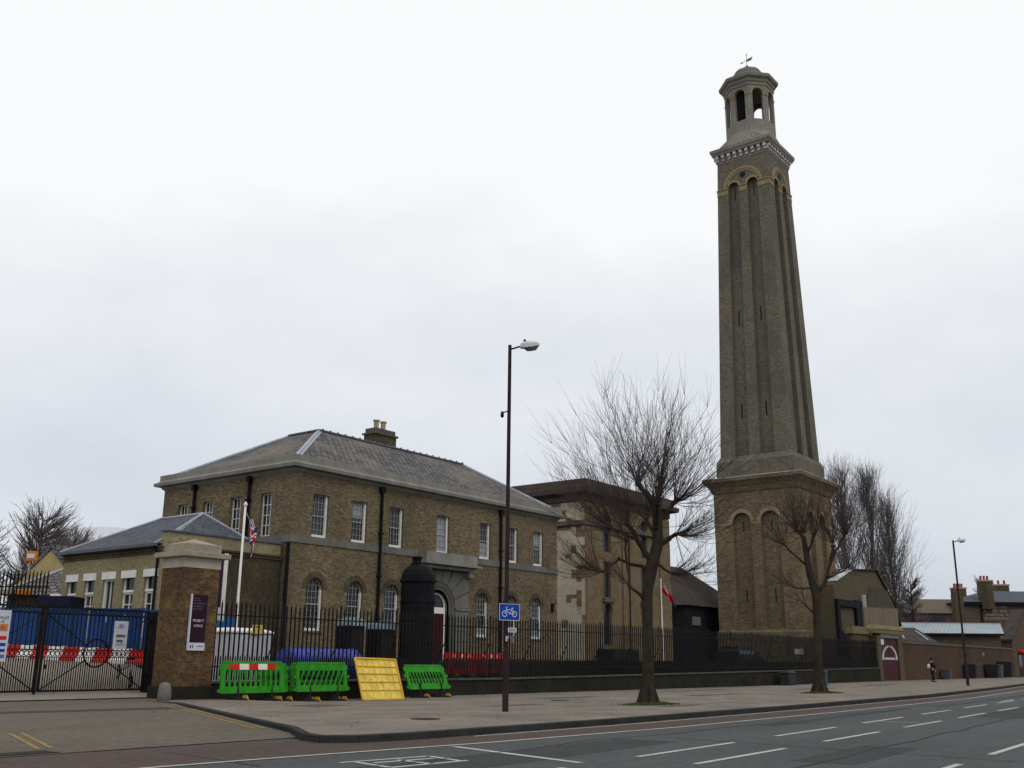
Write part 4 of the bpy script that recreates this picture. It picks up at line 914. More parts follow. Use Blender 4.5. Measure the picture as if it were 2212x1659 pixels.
for k in range(8):
    P = oct_frame(k, AP); ow = 0.56
    wall(m, P, -HWd, HWd, 55.9, 61.25, [(-ow, ow, 57.25, 60.35, True)], 0.4)
    archband(ab, P, 0, 60.35, ow + 0.01, ow + 0.24, -0.06, 0.04, 12)
    for s in (-1, 1): u = sorted((s * ow, s * HWd)); ab.fbox(P, u[0], u[1], 60.13, 60.35, -0.05, 0.03)
    Pi = oct_frame(k, AP - 0.4); hi = HWd - 0.4 * math.tan(math.pi / 8)
    wall(m, Pi, -hi, hi, 56.8, 61.25, [(-ow, ow, 57.25, 60.35, True)], 0.0)
m.face([(TX + x * 0.86, TY + y * 0.86, 56.9) for x, y in br]); m.face([(TX + x * 0.86, TY + y * 0.86, 61.2) for x, y in br])
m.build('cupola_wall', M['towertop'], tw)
m9 = MB(); m9.lathe((TX - 0.75, TY + 0.55, 0), [(1.25, 56.92), (1.25, 61.18)], 20); m9.build('sky_blocker', M['irondull'], tw); ab.build('cupola_arches', M['archbrick'], tw)  # added dark drum, off-centre to hide the sky seen through the cupola openings
m = MB(); sg_ = 1 / math.cos(math.pi / 8)
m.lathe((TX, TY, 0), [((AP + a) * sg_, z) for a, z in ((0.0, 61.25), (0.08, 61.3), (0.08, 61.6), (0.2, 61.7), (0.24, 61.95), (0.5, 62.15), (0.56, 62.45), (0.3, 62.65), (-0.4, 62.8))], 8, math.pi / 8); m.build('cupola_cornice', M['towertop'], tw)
m = MB(); m.lathe((TX, TY, 0), [(1.95, 62.7), (1.9, 63.2), (1.68, 63.85), (1.25, 64.3), (0.7, 64.52), (0.25, 64.58)], 8, math.pi / 8); m.build('dome', M['stonegrey'], tw)
m = MB(); m.lathe((TX, TY, 64.5), [(0.28, 0), (0.2, 0.3), (0.1, 0.42), (0.16, 0.55), (0.03, 0.7), (0.025, 1.9), (0.07, 2.0), (0.02, 2.12)], 10); m.build('finial', M['copper'], tw)
m = MB()      # weather vane: arrow with a forked banner
a = Vector((0.609, -0.793, 0)); o = Vector((TX, TY, 65.8)); T = lambda s, z: o + a * s * 0.62 + Vector((0, 0, z * 0.62))
m.beam(T(-1.05, -0.62), T(0.2, 0.05), 0.045); n = Vector((0.03, 0.024, 0))
m.prism([T(-1.25, -0.75), T(-0.85, -0.35), T(-0.7, -0.6)], n)
m.prism([T(-0.05, -0.25), T(0.1, 0.25), T(0.75, 0.6), T(1.2, 1.05), T(0.95, 0.55), T(0.75, 0.35), T(1.15, 0.55), T(0.75, 0.05), T(0.25, -0.15)], n)
m.build('weather_vane', M['copper'], tw)
# ================================================================== IN THE YARD
# blue hoarding panels along the drive, red and white blocks at its foot
hd = thing('blue_hoarding', (22.5, 40, 1.1), 'long blue corrugated hoarding behind the iron gates', 'hoarding')
y = 33.2; k = 0
while y < 47.0:
    m = MB(); n = 9; zb = yz(y + 0.6) + 0.06
    for i in range(n):
        ya, yb = y + 1.22 * i / n, y + 1.22 * (i + 1) / n; d = 0.045 if i % 2 else 0.0; d2 = 0.045 - d
        m.face([(22.5 + d, ya, zb), (22.5 + d, yb - 0.03, zb), (22.5 + d, yb - 0.03, zb + 1.88), (22.5 + d, ya, zb + 1.88)])
        m.face([(22.5 + d, yb - 0.03, zb), (22.5 + d2, yb, zb), (22.5 + d2, yb, zb + 1.88), (22.5 + d, yb - 0.03, zb + 1.88)])
    m.box(22.48, 22.57, y, y + 1.21, zb + 1.883, zb + 1.95); m.build('panel', M['blue'], hd)
    MB().box(22.56, 22.62, y - 0.03, y + 0.03, zb - 0.1, zb + 1.88).build('post', M['steel'], hd)
    y += 1.24; k += 1
def block(y, col, label):
    z = yz(y) - 0.02; t = thing('traffic_block', (22.2, y, z), label, 'barrier block', 'red and white blocks along the hoarding')
    m = MB(); L = 0.56
    pf = [(-0.2, 0.0), (0.2, 0.0), (0.19, 0.14), (0.11, 0.26), (0.09, 0.54), (-0.09, 0.54), (-0.11, 0.26), (-0.19, 0.14)]
    for sgn in (1,):
        a = [(22.2 + px, y - L * (1 - 0.35 * pz), z + pz) for px, pz in pf]; b = [(22.2 + px, y + L * (1 - 0.35 * pz), z + pz) for px, pz in pf]
        n = len(m.v); m.v += a + b; kk = len(a); m.f.append(tuple(range(n, n + kk))); m.f.append(tuple(range(n + kk, n + 2 * kk))[::-1]); m.mi += [0, 0]
        for i in range(kk): j = (i + 1) % kk; m.f.append((n + i, n + j, n + kk + j, n + kk + i)); m.mi.append(0)
    m.build('body', M[col], t, bevel=0.02)
    m = MB()
    for q in (-0.26, 0.0, 0.26): m.box(22.075, 22.1, y + q - 0.09, y + q + 0.09, z + 0.36, z + 0.5)
    m.build('recess_ribs', M[col], t)
    MB().lathe((22.2, y, z + 0.54), [(0.05, 0), (0.05, 0.03), (0.03, 0.035)], 10).build('filler_cap', M['rubber'], t)
for i in range(11):
    yy = 33.95 + i * 1.13; c = 'red' if i % 2 == 0 else 'whiteplastic'
    block(yy, c, '%s plastic traffic block at the foot of the blue hoarding, %s' % ('red' if c == 'red' else 'white', ('nearest the gate post', 'second from the gate post', 'third from the gate post', 'fourth from the gate post', 'fifth from the gate post', 'sixth from the gate post', 'seventh from the gate post', 'eighth from the gate post', 'near the left picture edge', 'at the left picture edge', 'far end of the row')[i]))
# folding bicycle behind the gate
bk = thing('bicycle', (20.3, 31.6, 0.2), 'small dark bicycle parked behind the right end of the iron gate', 'bicycle')
def ring3(c, r, w, ax, mb, n=22):
    a = Vector(ax).normalized(); u = Vector((0, 0, 1)); v = a.cross(u).normalized()
    mb.tube([Vector(c) + (u * math.cos(2 * math.pi * k / n) + v * math.sin(2 * math.pi * k / n)) * r for k in range(n + 1)], w, 6, False)
for cy, zc in ((31.35, 0.44), (32.1, 0.75)):
    wmb = MB(); ring3((20.25, cy, zc), 0.21, 0.022, (0.5, -0.5, 0), wmb); wo = wmb.build('wheel', M['tyre'], bk)
    s = MB()
    for k in range(6): g = math.pi * k / 6; dd = Vector((0.707 * math.cos(g), 0.707 * math.cos(g), math.sin(g))) * 0.2; s.beam(Vector((20.25, cy, zc)) - dd, Vector((20.25, cy, zc)) + dd, 0.008)
    s.build('spokes', M['steel'], wo)
m = MB(); m.tube([(20.25, 31.35, 0.46), (20.27, 31.5, 0.95), (20.25, 32.1, 0.77)], 0.02, 8); m.tube([(20.27, 31.5, 0.95), (20.27, 31.48, 1.15)], 0.015, 6); m.build('frame', M['signblue'], bk)
m = MB(); m.box(20.16, 20.38, 31.4, 31.58, 1.13, 1.19); m.build('saddle', M['rubber'], bk, bevel=0.02)
m = MB(); m.tube([(20.25, 32.1, 0.77), (20.25, 32.05, 1.3), (20.0, 32.05, 1.34)], 0.014, 6); m.tube([(20.25, 32.05, 1.3), (20.5, 32.05, 1.34)], 0.014, 6); m.build('handlebar', M['irondull'], bk)
# flagpoles and flags
fp = thing('flagpole', (23.69, 30.5, 0.1), 'slim white flagpole with a pointed finial behind the railings', 'flagpole')
m = MB(); m.tube([(23.69, 30.5, 0.05), (23.69, 30.5, 3.0), (23.70, 30.5, 6.62)], [0.055, 0.05, 0.04], 10); m.build('pole', M['whiteplastic'], fp, smooth=True)
m = MB(); m.lathe((23.70, 30.5, 6.6), [(0.03, 0), (0.075, 0.05), (0.075, 0.09), (0.04, 0.15), (0.01, 0.19)], 10); m.build('finial', M['whiteplastic'], fp)
m = MB(); m.tube([(23.75, 30.48, 6.38), (23.88, 30.45, 6.15), (23.99, 30.44, 5.8), (23.98, 30.44, 5.6)], 0.008, 5); m.build('halyard', M['flagwhite'], fp)
def union(u, v):     # 0 red 1 white 2 blue; u along the fly 0..2, v 0..1
    x, y = u - 1.0, (v - 0.5)
    if abs(x) < 0.10 or abs(y) < 0.10: return 0
    if abs(x) < 0.167 or abs(y) < 0.167: return 1
    d = (abs(y) * 2 - abs(x)) / math.sqrt(5)
    if abs(d) < 0.035: return 0
    if abs(d) < 0.10: return 1
    return 2
def flag(name, pts, label, size, pal, NU=72, NV=36):
    m = MB(); V = [[pts(2.0 * i / NU, j / NV) for j in range(NV + 1)] for i in range(NU + 1)]
    for i in range(NU):
        for j in range(NV): m.face([V[i][j], V[i + 1][j], V[i + 1][j + 1], V[i][j + 1]], pal(2.0 * (i + 0.5) / NU, (j + 0.5) / NV))
    return tag(m.build(name, [M['flagred'], M['flagwhite'], M['flagblue']]), label, 'flag')
def droop(u, v):     # hoist hangs beside the pole, the fly falls in folds
    f = u / 2.0; z = 5.34 + 0.86 * v - 0.60 * f * (0.55 + 0.45 * f) ; s = 0.30 + 0.24 * math.sin(min(1, f * 1.1) * 1.5) * (0.55 + 0.45 * v)
    k = 0.10 * math.sin(f * 13 + v * 2.5) * (0.3 + f); s += 0.07 * math.cos(f * 11 + v * 4) * f
    return Vector((23.66 + s, 30.44 + k, z))
flag('union_flag', droop, 'limp red white and blue union flag drooping from the white flagpole', 1, union)
fq = thing('flagpole', (66.18, 37.0, 1.0), 'thin distant white flagpole beside the trunk of the big plane tree', 'flagpole')
MB().tube([(66.18, 37.0, 0.9), (66.16, 37.0, 6.95)], [0.06, 0.045], 8).build('pole', M['whiteplastic'], fq)
MB().lathe((66.16, 37.0, 6.93), [(0.05, 0), (0.07, 0.06), (0.01, 0.14)], 8).build('finial', M['whiteplastic'], fq)
def droop2(u, v):
    f = u / 2.0; a = Vector((0.609, -0.793, 0))
    return Vector((66.2, 36.97, 6.15 + 0.62 * v)) + a * (0.95 * f) + Vector((0.05, 0.04, 0)) * math.sin(f * 10 + v * 3) * 2 + Vector((0, 0, -1.25 * f * (0.6 + 0.4 * f) - 0.25 * f * v))
flag('ensign_flag', droop2, 'drooping red flag with white and blue near the plane tree trunk', 1, lambda u, v: union(u * 2.0, v * 2 - 1) if (v > 0.5 and u < 1.0) else (2 if u > 1.75 else 0), 40, 20)
# pale tank with yellow notice, blue cabin, blue pipe
tk = thing('water_tank', (23.7, 30.2, 0.1), 'pale grey plastic water tank with a lid behind the green barriers', 'tank')
m = MB(); m.box(22.72, 24.68, 29.7, 31.0, 0.05, 2.06); m.build('body', M['tank'], tk, bevel=0.06)
m = MB(); c = [(22.66, 29.64), (24.74, 29.64), (24.74, 31.06), (22.66, 31.06)]
m.hexa([(*p, 2.063) for p in c] + [(*p, 2.13) for p in c]); c2 = [(23.1, 29.9), (24.3, 29.9), (24.3, 30.8), (23.1, 30.8)]; m.hexa([(*p, 2.133) for p in c] + [(*p, 2.25) for p in c2]); m.build('lid', M['whiteplastic'], tk, bevel=0.02)
m = MB()
for x in (22.95, 23.25, 23.55, 23.85, 24.15, 24.45): m.box(x - 0.03, x + 0.03, 29.67, 29.699, 0.2, 1.95)
m.build('ribs', M['tank'], tk)
yn = MB(); yn.box(23.72, 24.18, 29.60, 29.625, 2.05, 2.36); yo = tag(yn.build('yellow_notice', M['yellow']), 'small yellow notice plate at the top of the pale tank', 'notice')
m = MB(); m.box(23.86, 24.04, 29.592, 29.5985, 2.28, 2.31); m.build('print', M['ink'], yo)
bc = thing('portable_cabin', (24.0, 31.9, 0.3), 'blue plastic portable cabin with a rounded top behind the pale tank', 'cabin')
m = MB(); pf = [(23.60, 0.25), (24.56, 0.25), (24.56, 2.35), (24.50, 2.55), (24.35, 2.65), (23.85, 2.65), (23.68, 2.55), (23.60, 2.35)]
m.prism([(x, 31.6, z) for x, z in pf], (0, 1.0, 0)); m.build('body', M['bluebin'], bc, bevel=0.03)
MB().box(23.72, 24.45, 31.57, 31.6, 0.35, 2.3).build('door', M['bluebin'], bc); MB().box(24.22, 24.36, 31.56, 31.569, 2.05, 2.15).build('label_plate', M['lettering'], bc)
pp = thing('plastic_pipe', (29.4, 32.3, 0.6), 'large violet blue plastic pipe lying behind the railings', 'pipe')
m = MB(); m.tube([(27.55, 32.3, 1.06), (31.25, 32.3, 1.06)], 0.56, 24); m.build('tube_wall', M['pipeblue'], pp, smooth=False)
m = MB()
for x in (27.7, 28.4, 29.1, 29.8, 30.5, 31.1): m.tube([(x - 0.04, 32.3, 1.06), (x + 0.04, 32.3, 1.06)], 0.59, 24)
m.build('hoops', M['pipeblue'], pp)
# black riveted vessel with a domed top
bo = thing('iron_vessel', (35.9, 33.0, 0.6), 'tall black iron vessel with a domed top in front of the house door', 'vessel')
m = MB(); m.lathe((35.9, 33.0, 0), [(0.90, 0.5), (0.90, 0.8), (0.79, 0.82), (0.79, 4.78)], 32); m.build('shell', M['irondull'], bo)
m = MB(); m.lathe((35.9, 33.0, 0), [(0.86, 4.72), (0.86, 4.84), (0.80, 4.86), (0.77, 5.06), (0.67, 5.28), (0.50, 5.46), (0.28, 5.56), (0.25, 5.57)], 32); m.build('dome', M['irondull'], bo)
m = MB(); m.lathe((35.78, 33.0, 0), [(0.28, 5.5), (0.28, 5.6), (0.2, 5.62), (0.2, 5.8), (0.26, 5.82), (0.26, 5.9), (0.1, 5.93)], 16); m.build('flanged_neck', M['irondull'], bo)
m = MB()
for z in (1.9, 2.9, 3.75):
    m.lathe((35.9, 33.0, z), [(0.81, 0), (0.81, 0.12)], 32)
for k in range(40):
    g = 2 * math.pi * k / 40
    for z in (1.96, 2.96, 3.81, 4.78): m.lathe((35.9 + 0.815 * math.cos(g), 33 + 0.815 * math.sin(g), z - 0.02), [(0.03, 0), (0.03, 0.04)], 5)
m.build('rivet_bands', M['irondull'], bo)
# two parked people carriers
def car(x, y, z, h, wd, paint, label):
    t = thing('parked_car', (x, y, z), label, 'car')
    L = 4.4; hw = wd / 2; Y = lambda s: y - L / 2 + s
    pf = [(0.0, 0.35), (0.05, 0.75), (0.75, 1.0), (1.55, h - 0.12), (2.1, h), (4.0, h - 0.02), (4.32, h - 0.3), (4.4, 0.9), (4.4, 0.35)]
    m = MB(); n = len(pf)
    inset = lambda b: hw - 0.16 * max(0, (b - 0.95) / (h - 0.95))
    A = [(x - inset(b), Y(a), z + b) for a, b in pf]; B = [(x + inset(b), Y(a), z + b) for a, b in pf]
    m.v += A + B; m.f.append(tuple(range(n))); m.f.append(tuple(range(n, 2 * n))[::-1]); m.mi += [0, 0]
    for i in range(n): j = (i + 1) % n; m.f.append((i, j, n + j, n + i)); m.mi.append(0)
    m.build('body', M[paint], t, bevel=0.05)
    r9 = MB(); r9.box(x - hw + 0.22, x + hw - 0.22, Y(2.0), Y(4.1), z + h + 0.003, z + h + 0.045); r9.build('roof', M[paint], t, bevel=0.02)
    g = MB(); a, b = (0.84, 1.07), (1.5, h - 0.17); e = 0.02
    g.face([(x - inset(a[1]) + 0.1, Y(a[0]) - e, z + a[1] + e), (x + inset(a[1]) - 0.1, Y(a[0]) - e, z + a[1] + e), (x + inset(b[1]) - 0.1, Y(b[0]) - e, z + b[1] + e), (x - inset(b[1]) + 0.1, Y(b[0]) - e, z + b[1] + e)])
    g.build('windscreen', M['glass'], t)
    for s in (-1, 1):
        g = MB(); q = [(1.1, 1.05), (1.65, h - 0.2), (3.9, h - 0.2), (4.1, 1.05)]
        g.face([(x + s * (inset(b) + 0.008), Y(a), z + b) for a, b in q]); g.build('side_window', M['glass'], t)
        l = MB(); l.box(x + s * (hw - 0.25) - 0.16, x + s * (hw - 0.25) + 0.16, Y(0.0) - 0.01, Y(0.1), z + 0.62, z + 0.80); l.build('headlight', M['lamp'], t, bevel=0.02)
        for a in (0.85, 3.5):
            w_ = MB(); w_.tube([(x + s * (hw - 0.2), Y(a), z + 0.32), (x + s * (hw + 0.01), Y(a), z + 0.32)], 0.32, 18); wo = w_.build('wheel', M['tyre'], t)
            MB().tube([(x + s * (hw + 0.0), Y(a), z + 0.32), (x + s * (hw + 0.02), Y(a), z + 0.32)], 0.19, 14).build('rim', M['steel'], wo)
        MB().box(x + s * (hw + 0.02) - 0.07, x + s * (hw + 0.02) + 0.07, Y(1.15), Y(1.28), z + 1.05, z + 1.2).build('mirror', M['carblack'], t, bevel=0.02)
    MB().box(x - 0.5, x + 0.5, Y(0.0) - 0.012, Y(0.0) + 0.03, z + 0.42, z + 0.54).build('number_plate', M['whiteplastic'], t)
    return t
def cabinet(x0, x1, zt, label):  # made-up cabinets; the pale hoods stand in for unidentified bright reflections
    t = thing('added_cabinet', ((x0 + x1) / 2, 33.9, 0.9), label, 'cabinet', 'added cabinets left of the black vessel')
    m = MB(); m.box(x0, x1, 33.5, 34.4, 0.85, zt - 0.34); m.build('body', M['irondull'], t, bevel=0.03)
    m = MB(); n = 8; c = (x0 + x1) / 2; r = (x1 - x0) / 2 + 0.04
    pf = [(c - r, zt - 0.335), (c + r, zt - 0.335)] + [(c + r * math.cos(math.pi * k / n), zt - 0.3 + 0.3 * math.sin(math.pi * k / n) ** 0.6) for k in range(n + 1)]
    m.prism([(a, 33.44, b) for a, b in pf], (0, 1.0, 0)); m.build('hood', M['carsilver'], t)
    m = MB(); m.box(x0 + 0.1, x1 - 0.1, 33.47, 33.499, 1.2, zt - 0.5); m.build('door', M['rubber'], t)
cabinet(32.2, 33.05, 2.98, 'narrower added dark cabinet, its pale hood standing in for a bright patch behind the railings')
cabinet(34.0, 35.0, 2.88, 'wider added dark cabinet, its pale hood standing in for a bright patch just left of the black vessel')
car(70.7, 33.2, 0.74, 1.55, 1.75, 'carblack', 'dark car parked behind the railings at the tower foot').rotation_euler = (0, 0, R(90))
# plastic barriers
def barrier(t, x0, x1, y0, z0, h, lean, slant, mat, nb, feet=True, strip=False, feetmat='rubber'):
    P = lambda u, z, d=0.0: Vector((u, y0 + d + lean * (z - z0), z)); hz = z0 + h
    m = MB()
    m.fbox(P, x0 + 0.1, x1 - 0.1, hz - 0.06, hz, -0.035, 0.035); m.fbox(P, x0 + 0.05, x1 - 0.05, hz - 0.27, hz - 0.063, -0.025, 0.025)
    m.fbox(P, x0 + 0.0, x1 - 0.0, z0, z0 + 0.2, -0.04, 0.04); m.fbox(P, x0 + 0.02, x0 + 0.15, z0 + 0.2, hz - 0.27, -0.03, 0.03); m.fbox(P, x1 - 0.15, x1 - 0.02, z0 + 0.2, hz - 0.27, -0.03, 0.03)
    for x, s in ((x0, -1), (x1, 1)):
        a = sorted((x, x + s * 0.09)); m.fbox(P, a[0], a[1], z0 + 0.42, z0 + 0.52, -0.03, 0.03); m.fbox(P, a[0], a[1], z0 + 0.03, z0 + 0.12, -0.03, 0.03)
        b = sorted((x + s * 0.01, x - s * 0.05)); m.fbox(P, b[0], b[1], hz - 0.24, hz - 0.1, -0.03, 0.03)
    w = (x1 - x0 - 0.3) / nb
    for i in range(nb + 1):
        u = x0 + 0.15 + w * i; ww = w * (0.09 if abs(slant) > 0.8 else 0.15)
        ut = u + slant * w; ut = min(max(ut, x0 + 0.15), x1 - 0.15); zt, zb = hz - 0.268, z0 + 0.199; zm = (zt + zb) / 2; um = (u + ut) / 2
        for (ua, za, wa), (ub, zb2, wb) in (((u, zb, ww * 1.7), (um, zm, ww * 0.75)), ((um, zm, ww * 0.75), (ut, zt, ww * 1.7))):
            m.hexa([P(ua - wa, za, -0.022), P(ua + wa, za, -0.022), P(ua + wa, za, 0.022), P(ua - wa, za, 0.022), P(ub - wb, zb2, -0.022), P(ub + wb, zb2, -0.022), P(ub + wb, zb2, 0.022), P(ub - wb, zb2, 0.022)])
    m.build('panel', M[mat], t, bevel=0.006)
    if strip:
        m = MB()
        for i in range(5):
            u = x0 + 0.35 + i * (x1 - x0) * 0.145; m.cur = i % 2; m.fbox(P, u, u + (x1 - x0) * 0.145 - 0.002, hz - 0.26, hz - 0.08, -0.033, -0.0255)
        m.build('reflective_strip', [M['red'], M['whiteplastic']], t)
    if feet:
        for q in (0.25, 0.78):
            u = x0 + (x1 - x0) * q; m = MB(); zf = (pz(u, y0) if y0 < 27.6 else z0 - 0.17); kz = z0 - zf + 0.22
            m.hexa([(u - 0.12, y0 - 0.45, zf), (u + 0.12, y0 - 0.45, zf), (u + 0.16, y0 + 0.35, zf), (u - 0.16, y0 + 0.35, zf), (u - 0.1, y0 - 0.42, zf + 0.05), (u + 0.1, y0 - 0.42, zf + 0.05), (u + 0.1, y0 + 0.3, zf + 0.12), (u - 0.1, y0 + 0.3, zf + 0.12)])
            m.prism([(u - 0.05, y0 - 0.05, zf + 0.1), (u + 0.08, y0 - 0.05, zf + 0.1), (u + 0.02, y0 - 0.05, zf + kz)], (0, 0.1, 0)); fo = m.build('foot', M['rubber'], t)
            MB().hexa([(u + 0.10, y0 - 0.43, zf + 0.01), (u + 0.17, y0 - 0.4, zf + 0.01), (u + 0.17, y0 - 0.1, zf + 0.01), (u + 0.1, y0 - 0.1, zf + 0.01), (u + 0.09, y0 - 0.38, zf + 0.15), (u + 0.13, y0 - 0.36, zf + 0.15), (u + 0.13, y0 - 0.2, zf + 0.15), (u + 0.09, y0 - 0.2, zf + 0.15)]).build('yellow_end', M['yelloworange'], fo)
GB = 'green plastic barriers against the wall'
def gb(x0, x1, y0, lean, slant, label, nb=11, strip=False, z0=0.17, h=0.96):
    t = thing('green_barrier', ((x0 + x1) / 2, y0, 0), label, 'barrier', GB); barrier(t, x0, x1, y0, z0, h, lean, slant, 'barrier', nb, True, strip); return t
gb(20.22, 22.72, 26.55, 0.12, 0.0, 'green plastic barrier with a red and white reflective strip beside the pier', 11, True)
gb(22.05, 23.2, 26.95, 0.08, 0.0, 'short green plastic barrier half hidden behind the one with the red and white strip', 5, z0=0.17, h=0.90)
gb(23.2, 25.5, 26.55, 0.12, 1.0, 'front green plastic barrier with crossing slats left of the yellow board', 9, z0=0.17, h=0.94)
gb(23.3, 25.55, 26.95, 0.08, -1.0, 'rear green plastic barrier with crossing slats left of the yellow board', 9, z0=0.17, h=0.92)
gb(28.75, 31.0, 26.7, 0.45, -0.35, 'green plastic barrier leaning on the wall right of the yellow board', 11, z0=0.16, h=0.88)
yb_ = thing('trench_cover', (27.2, 26.8, 0), 'yellow ribbed plastic trench cover board leaning against the wall', 'board')
A, B, C_, D_ = Vector((25.5, 25.8, -0.12)), Vector((27.5, 25.8, -0.13)), Vector((28.25, 27.0, 1.20)), Vector((26.20, 27.0, 1.24))
nrm = (B - A).cross(D_ - A).normalized() * -1
if nrm.y > 0: nrm = -nrm
bil = lambda u, v: A * (1 - u) * (1 - v) + B * u * (1 - v) + C_ * u * v + D_ * (1 - u) * v
m = MB(); m.prism([A, B, C_, D_], -nrm * 0.03); m.build('sheet', M['yellow'], yb_)
m = MB()
for i in range(1, 7): m.beam(bil(i / 7, 0.03) + nrm * 0.012, bil(i / 7, 0.97) + nrm * 0.012, 0.018, 0.03, up=nrm)
m.build('upright_ribs', M['yellow'], yb_)
m = MB()
for v in (0.22, 0.42, 0.62, 0.80): m.beam(bil(0.03, v) + nrm * 0.016, bil(0.97, v) + nrm * 0.016, 0.032, 0.04, up=nrm)
for a, b in ((A, B), (B, C_), (C_, D_), (D_, A)): m.beam(a + nrm * 0.02, b + nrm * 0.02, 0.06, 0.05, up=nrm)
m.build('rim', M['yelloworange'], yb_)
RB_ = 'red plastic barriers behind the railings'
for x0, x1, lb in ((36.7, 38.85, 'red plastic barrier behind the railings beside the black vessel'), (38.9, 41.2, 'red plastic barrier behind the railings just left of the lamp post')):
    t = thing('red_barrier', ((x0 + x1) / 2, 32, 0.5), lb, 'barrier', RB_); barrier(t, x0, x1, 32.0, 0.62, 0.95, 0.0, 0.0, 'red', 9, True)
    m = MB()
    for u in ((x0 + 0.65), (x0 + 1.25), (x0 + 1.75)): m.box(u, u + 0.14, 31.955, 31.965, 1.33, 1.5)
    m.build('pale_patches', M['whiteplastic'], t)
# shrubby dark machinery / skip behind hoarding
sk = thing('covered_skip', (23.5, 42.9, 1.1), 'navy blue sheeted skip showing above the hoarding', 'skip')
sx0 = [(22.95, 42.9), (23.75, 41.85), (24.9, 42.75), (24.1, 43.8)]
m = MB(); m.hexa([(*p, 1.1) for p in sx0] + [(*p, 3.25) for p in sx0]); m.build('body', M['navy'], sk)
m = MB(); cq = Vector((23.9, 42.85)); sx1 = [tuple(cq + (Vector(p) - cq) * 1.07) for p in sx0]; m.hexa([(*p, 3.253) for p in sx1] + [(*p, 3.72) for p in sx1]); m.build('sheet_cover', M['navy'], sk, bevel=0.04)
m = MB(); a = Vector(sx0[0]).lerp(Vector(sx0[1]), 0.35); b = Vector(sx0[0]).lerp(Vector(sx0[1]), 0.68); m.beam((a.x, a.y, 3.76), (b.x, b.y, 3.76), 0.08); m.build('pale_roll', M['whiteplastic'], sk)
pf_ = thing('palisade_fence', LD(-22, 46, 1.2), 'tall grey steel palisade fence above the hoarding at the left edge', 'fence')
m = MB()
for i in range(34):
    lat = -26.0 + i * 0.165; h = 3.55 + 0.06 * (i % 2); a = LD(lat, 46, 1.0); b = LD(lat, 46, 1.2 + h); m.beam(a, b, 0.07, 0.02, up=(0.793, 0.609, 0)); m.beam(b, LD(lat + 0.02, 46, 1.32 + h), 0.03)
m.build('pales', M['irondull'], pf_)
for z in (1.8, 4.2): MB().beam(LD(-26.1, 46.05, z), LD(-20.5, 46.05, z), 0.05, 0.06).build('rail', M['irondull'], pf_)
al = thing('warning_lamps', (24.1, 47.4, 1.2), 'pair of small amber lamps on a dark post beyond the hoarding', 'lamps')
MB().tube([(24.1, 47.4, 1.1), (24.1, 47.4, 4.2)], 0.05, 8).build('post', M['irondull'], al)
for s, c in ((-0.42, 'terracotta'), (0.42, 'orange')):
    o = Vector((24.1, 47.4, 4.06)) + Vector((0.609, -0.793, 0)) * s; MB().box(o.x - 0.24, o.x + 0.24, o.y - 0.24, o.y + 0.1, 3.95, 4.2).build('lamp', M[c], al, bevel=0.04)
MB().beam(Vector((24.1, 47.4, 4.0)) - Vector((0.609, -0.793, 0)) * 0.6, Vector((24.1, 47.4, 4.0)) + Vector((0.609, -0.793, 0)) * 0.6, 0.05).build('crossbar', M['irondull'], al)
# ================================================================== STREET FURNITURE
def street_lamp(x, y, h, r, label, arm=0.85, slant=0.0):
    t = thing('street_lamp', (x, y, 0), label, 'street lamp', 'street lamps along the kerb')
    m = MB(); m.tube([(x, y, -0.05), (x, y, 0.9), (x, y, 1.45)], [r * 1.55, r * 1.55, r * 1.5], 14); m.build('base', M['pole'], t, smooth=False)
    m = MB(); m.tube([(x, y, 1.45), (x, y, 1.5), (x + slant, y, h)], [r * 1.5, r * 1.08, r * 0.9], 12); m.build('column', M['pole'], t)
    a = Vector((0.609, -0.793, 0)); o = Vector((x + slant, y, h - 0.12)); hd_ = o + a * 0.32 + Vector((0, 0, 0.10))
    m = MB(); m.tube([o, hd_], 0.025, 8); m.build('arm', M['pole'], t)
    m = MB(); b = Vector((0.793, 0.609, 0)); up = Vector((0, 0, 1)); secs = [(0.28, 0.07, 0.05, 0.16), (0.40, 0.105, 0.04, 0.22), (0.55, 0.12, 0.05, 0.23), (0.70, 0.105, 0.08, 0.22), (0.80, 0.04, 0.12, 0.18)]
    rings = []
    for s, w_, z0, z1 in secs:
        c = o + a * s; rings.append([c + b * (-w_) + up * z0, c + b * w_ + up * z0, c + b * w_ + up * (z0 * 0.4 + z1 * 0.6), c + b * w_ * 0.55 + up * z1, c - b * w_ * 0.55 + up * z1, c - b * w_ + up * (z0 * 0.4 + z1 * 0.6)])
    for p, q in zip(rings, rings[1:]):
        for k in range(6): m.face([p[k], p[(k + 1) % 6], q[(k + 1) % 6], q[k]])
    m.face(rings[0]); m.face(rings[-1]); lo = m.build('lantern', M['lamp'], t)
    m = MB(); c = o + a * 0.58; r6 = []
    for k in range(12): g = 2 * math.pi * k / 12; r6.append((c + a * (0.19 * math.cos(g)) + b * (0.085 * math.sin(g)) + up * (0.055 + 0.025 * math.cos(g))))
    lowp = [p + up * (-0.06) - (p - c) * 0.3 for p in r6]
    for k in range(12): m.face([r6[k], r6[(k + 1) % 12], lowp[(k + 1) % 12], lowp[k]])
    m.face(lowp); m.build('lens', M['lens'], lo)
    m = MB(); m.lathe(tuple(o + a * 0.40 + up * 0.21), [(0.03, 0), (0.04, 0.06), (0.02, 0.08)], 8); m.build('photocell', M['rubber'], lo)
    return t
L1 = street_lamp(20.80, 16.08, 9.45, 0.052, 'tall brown street lamp standing on the pavement with a blue cycle sign', slant=0.05)
L2 = street_lamp(69.2, 17.4, 8.9, 0.062, 'tall brown street lamp at the kerb beyond the second plane tree')
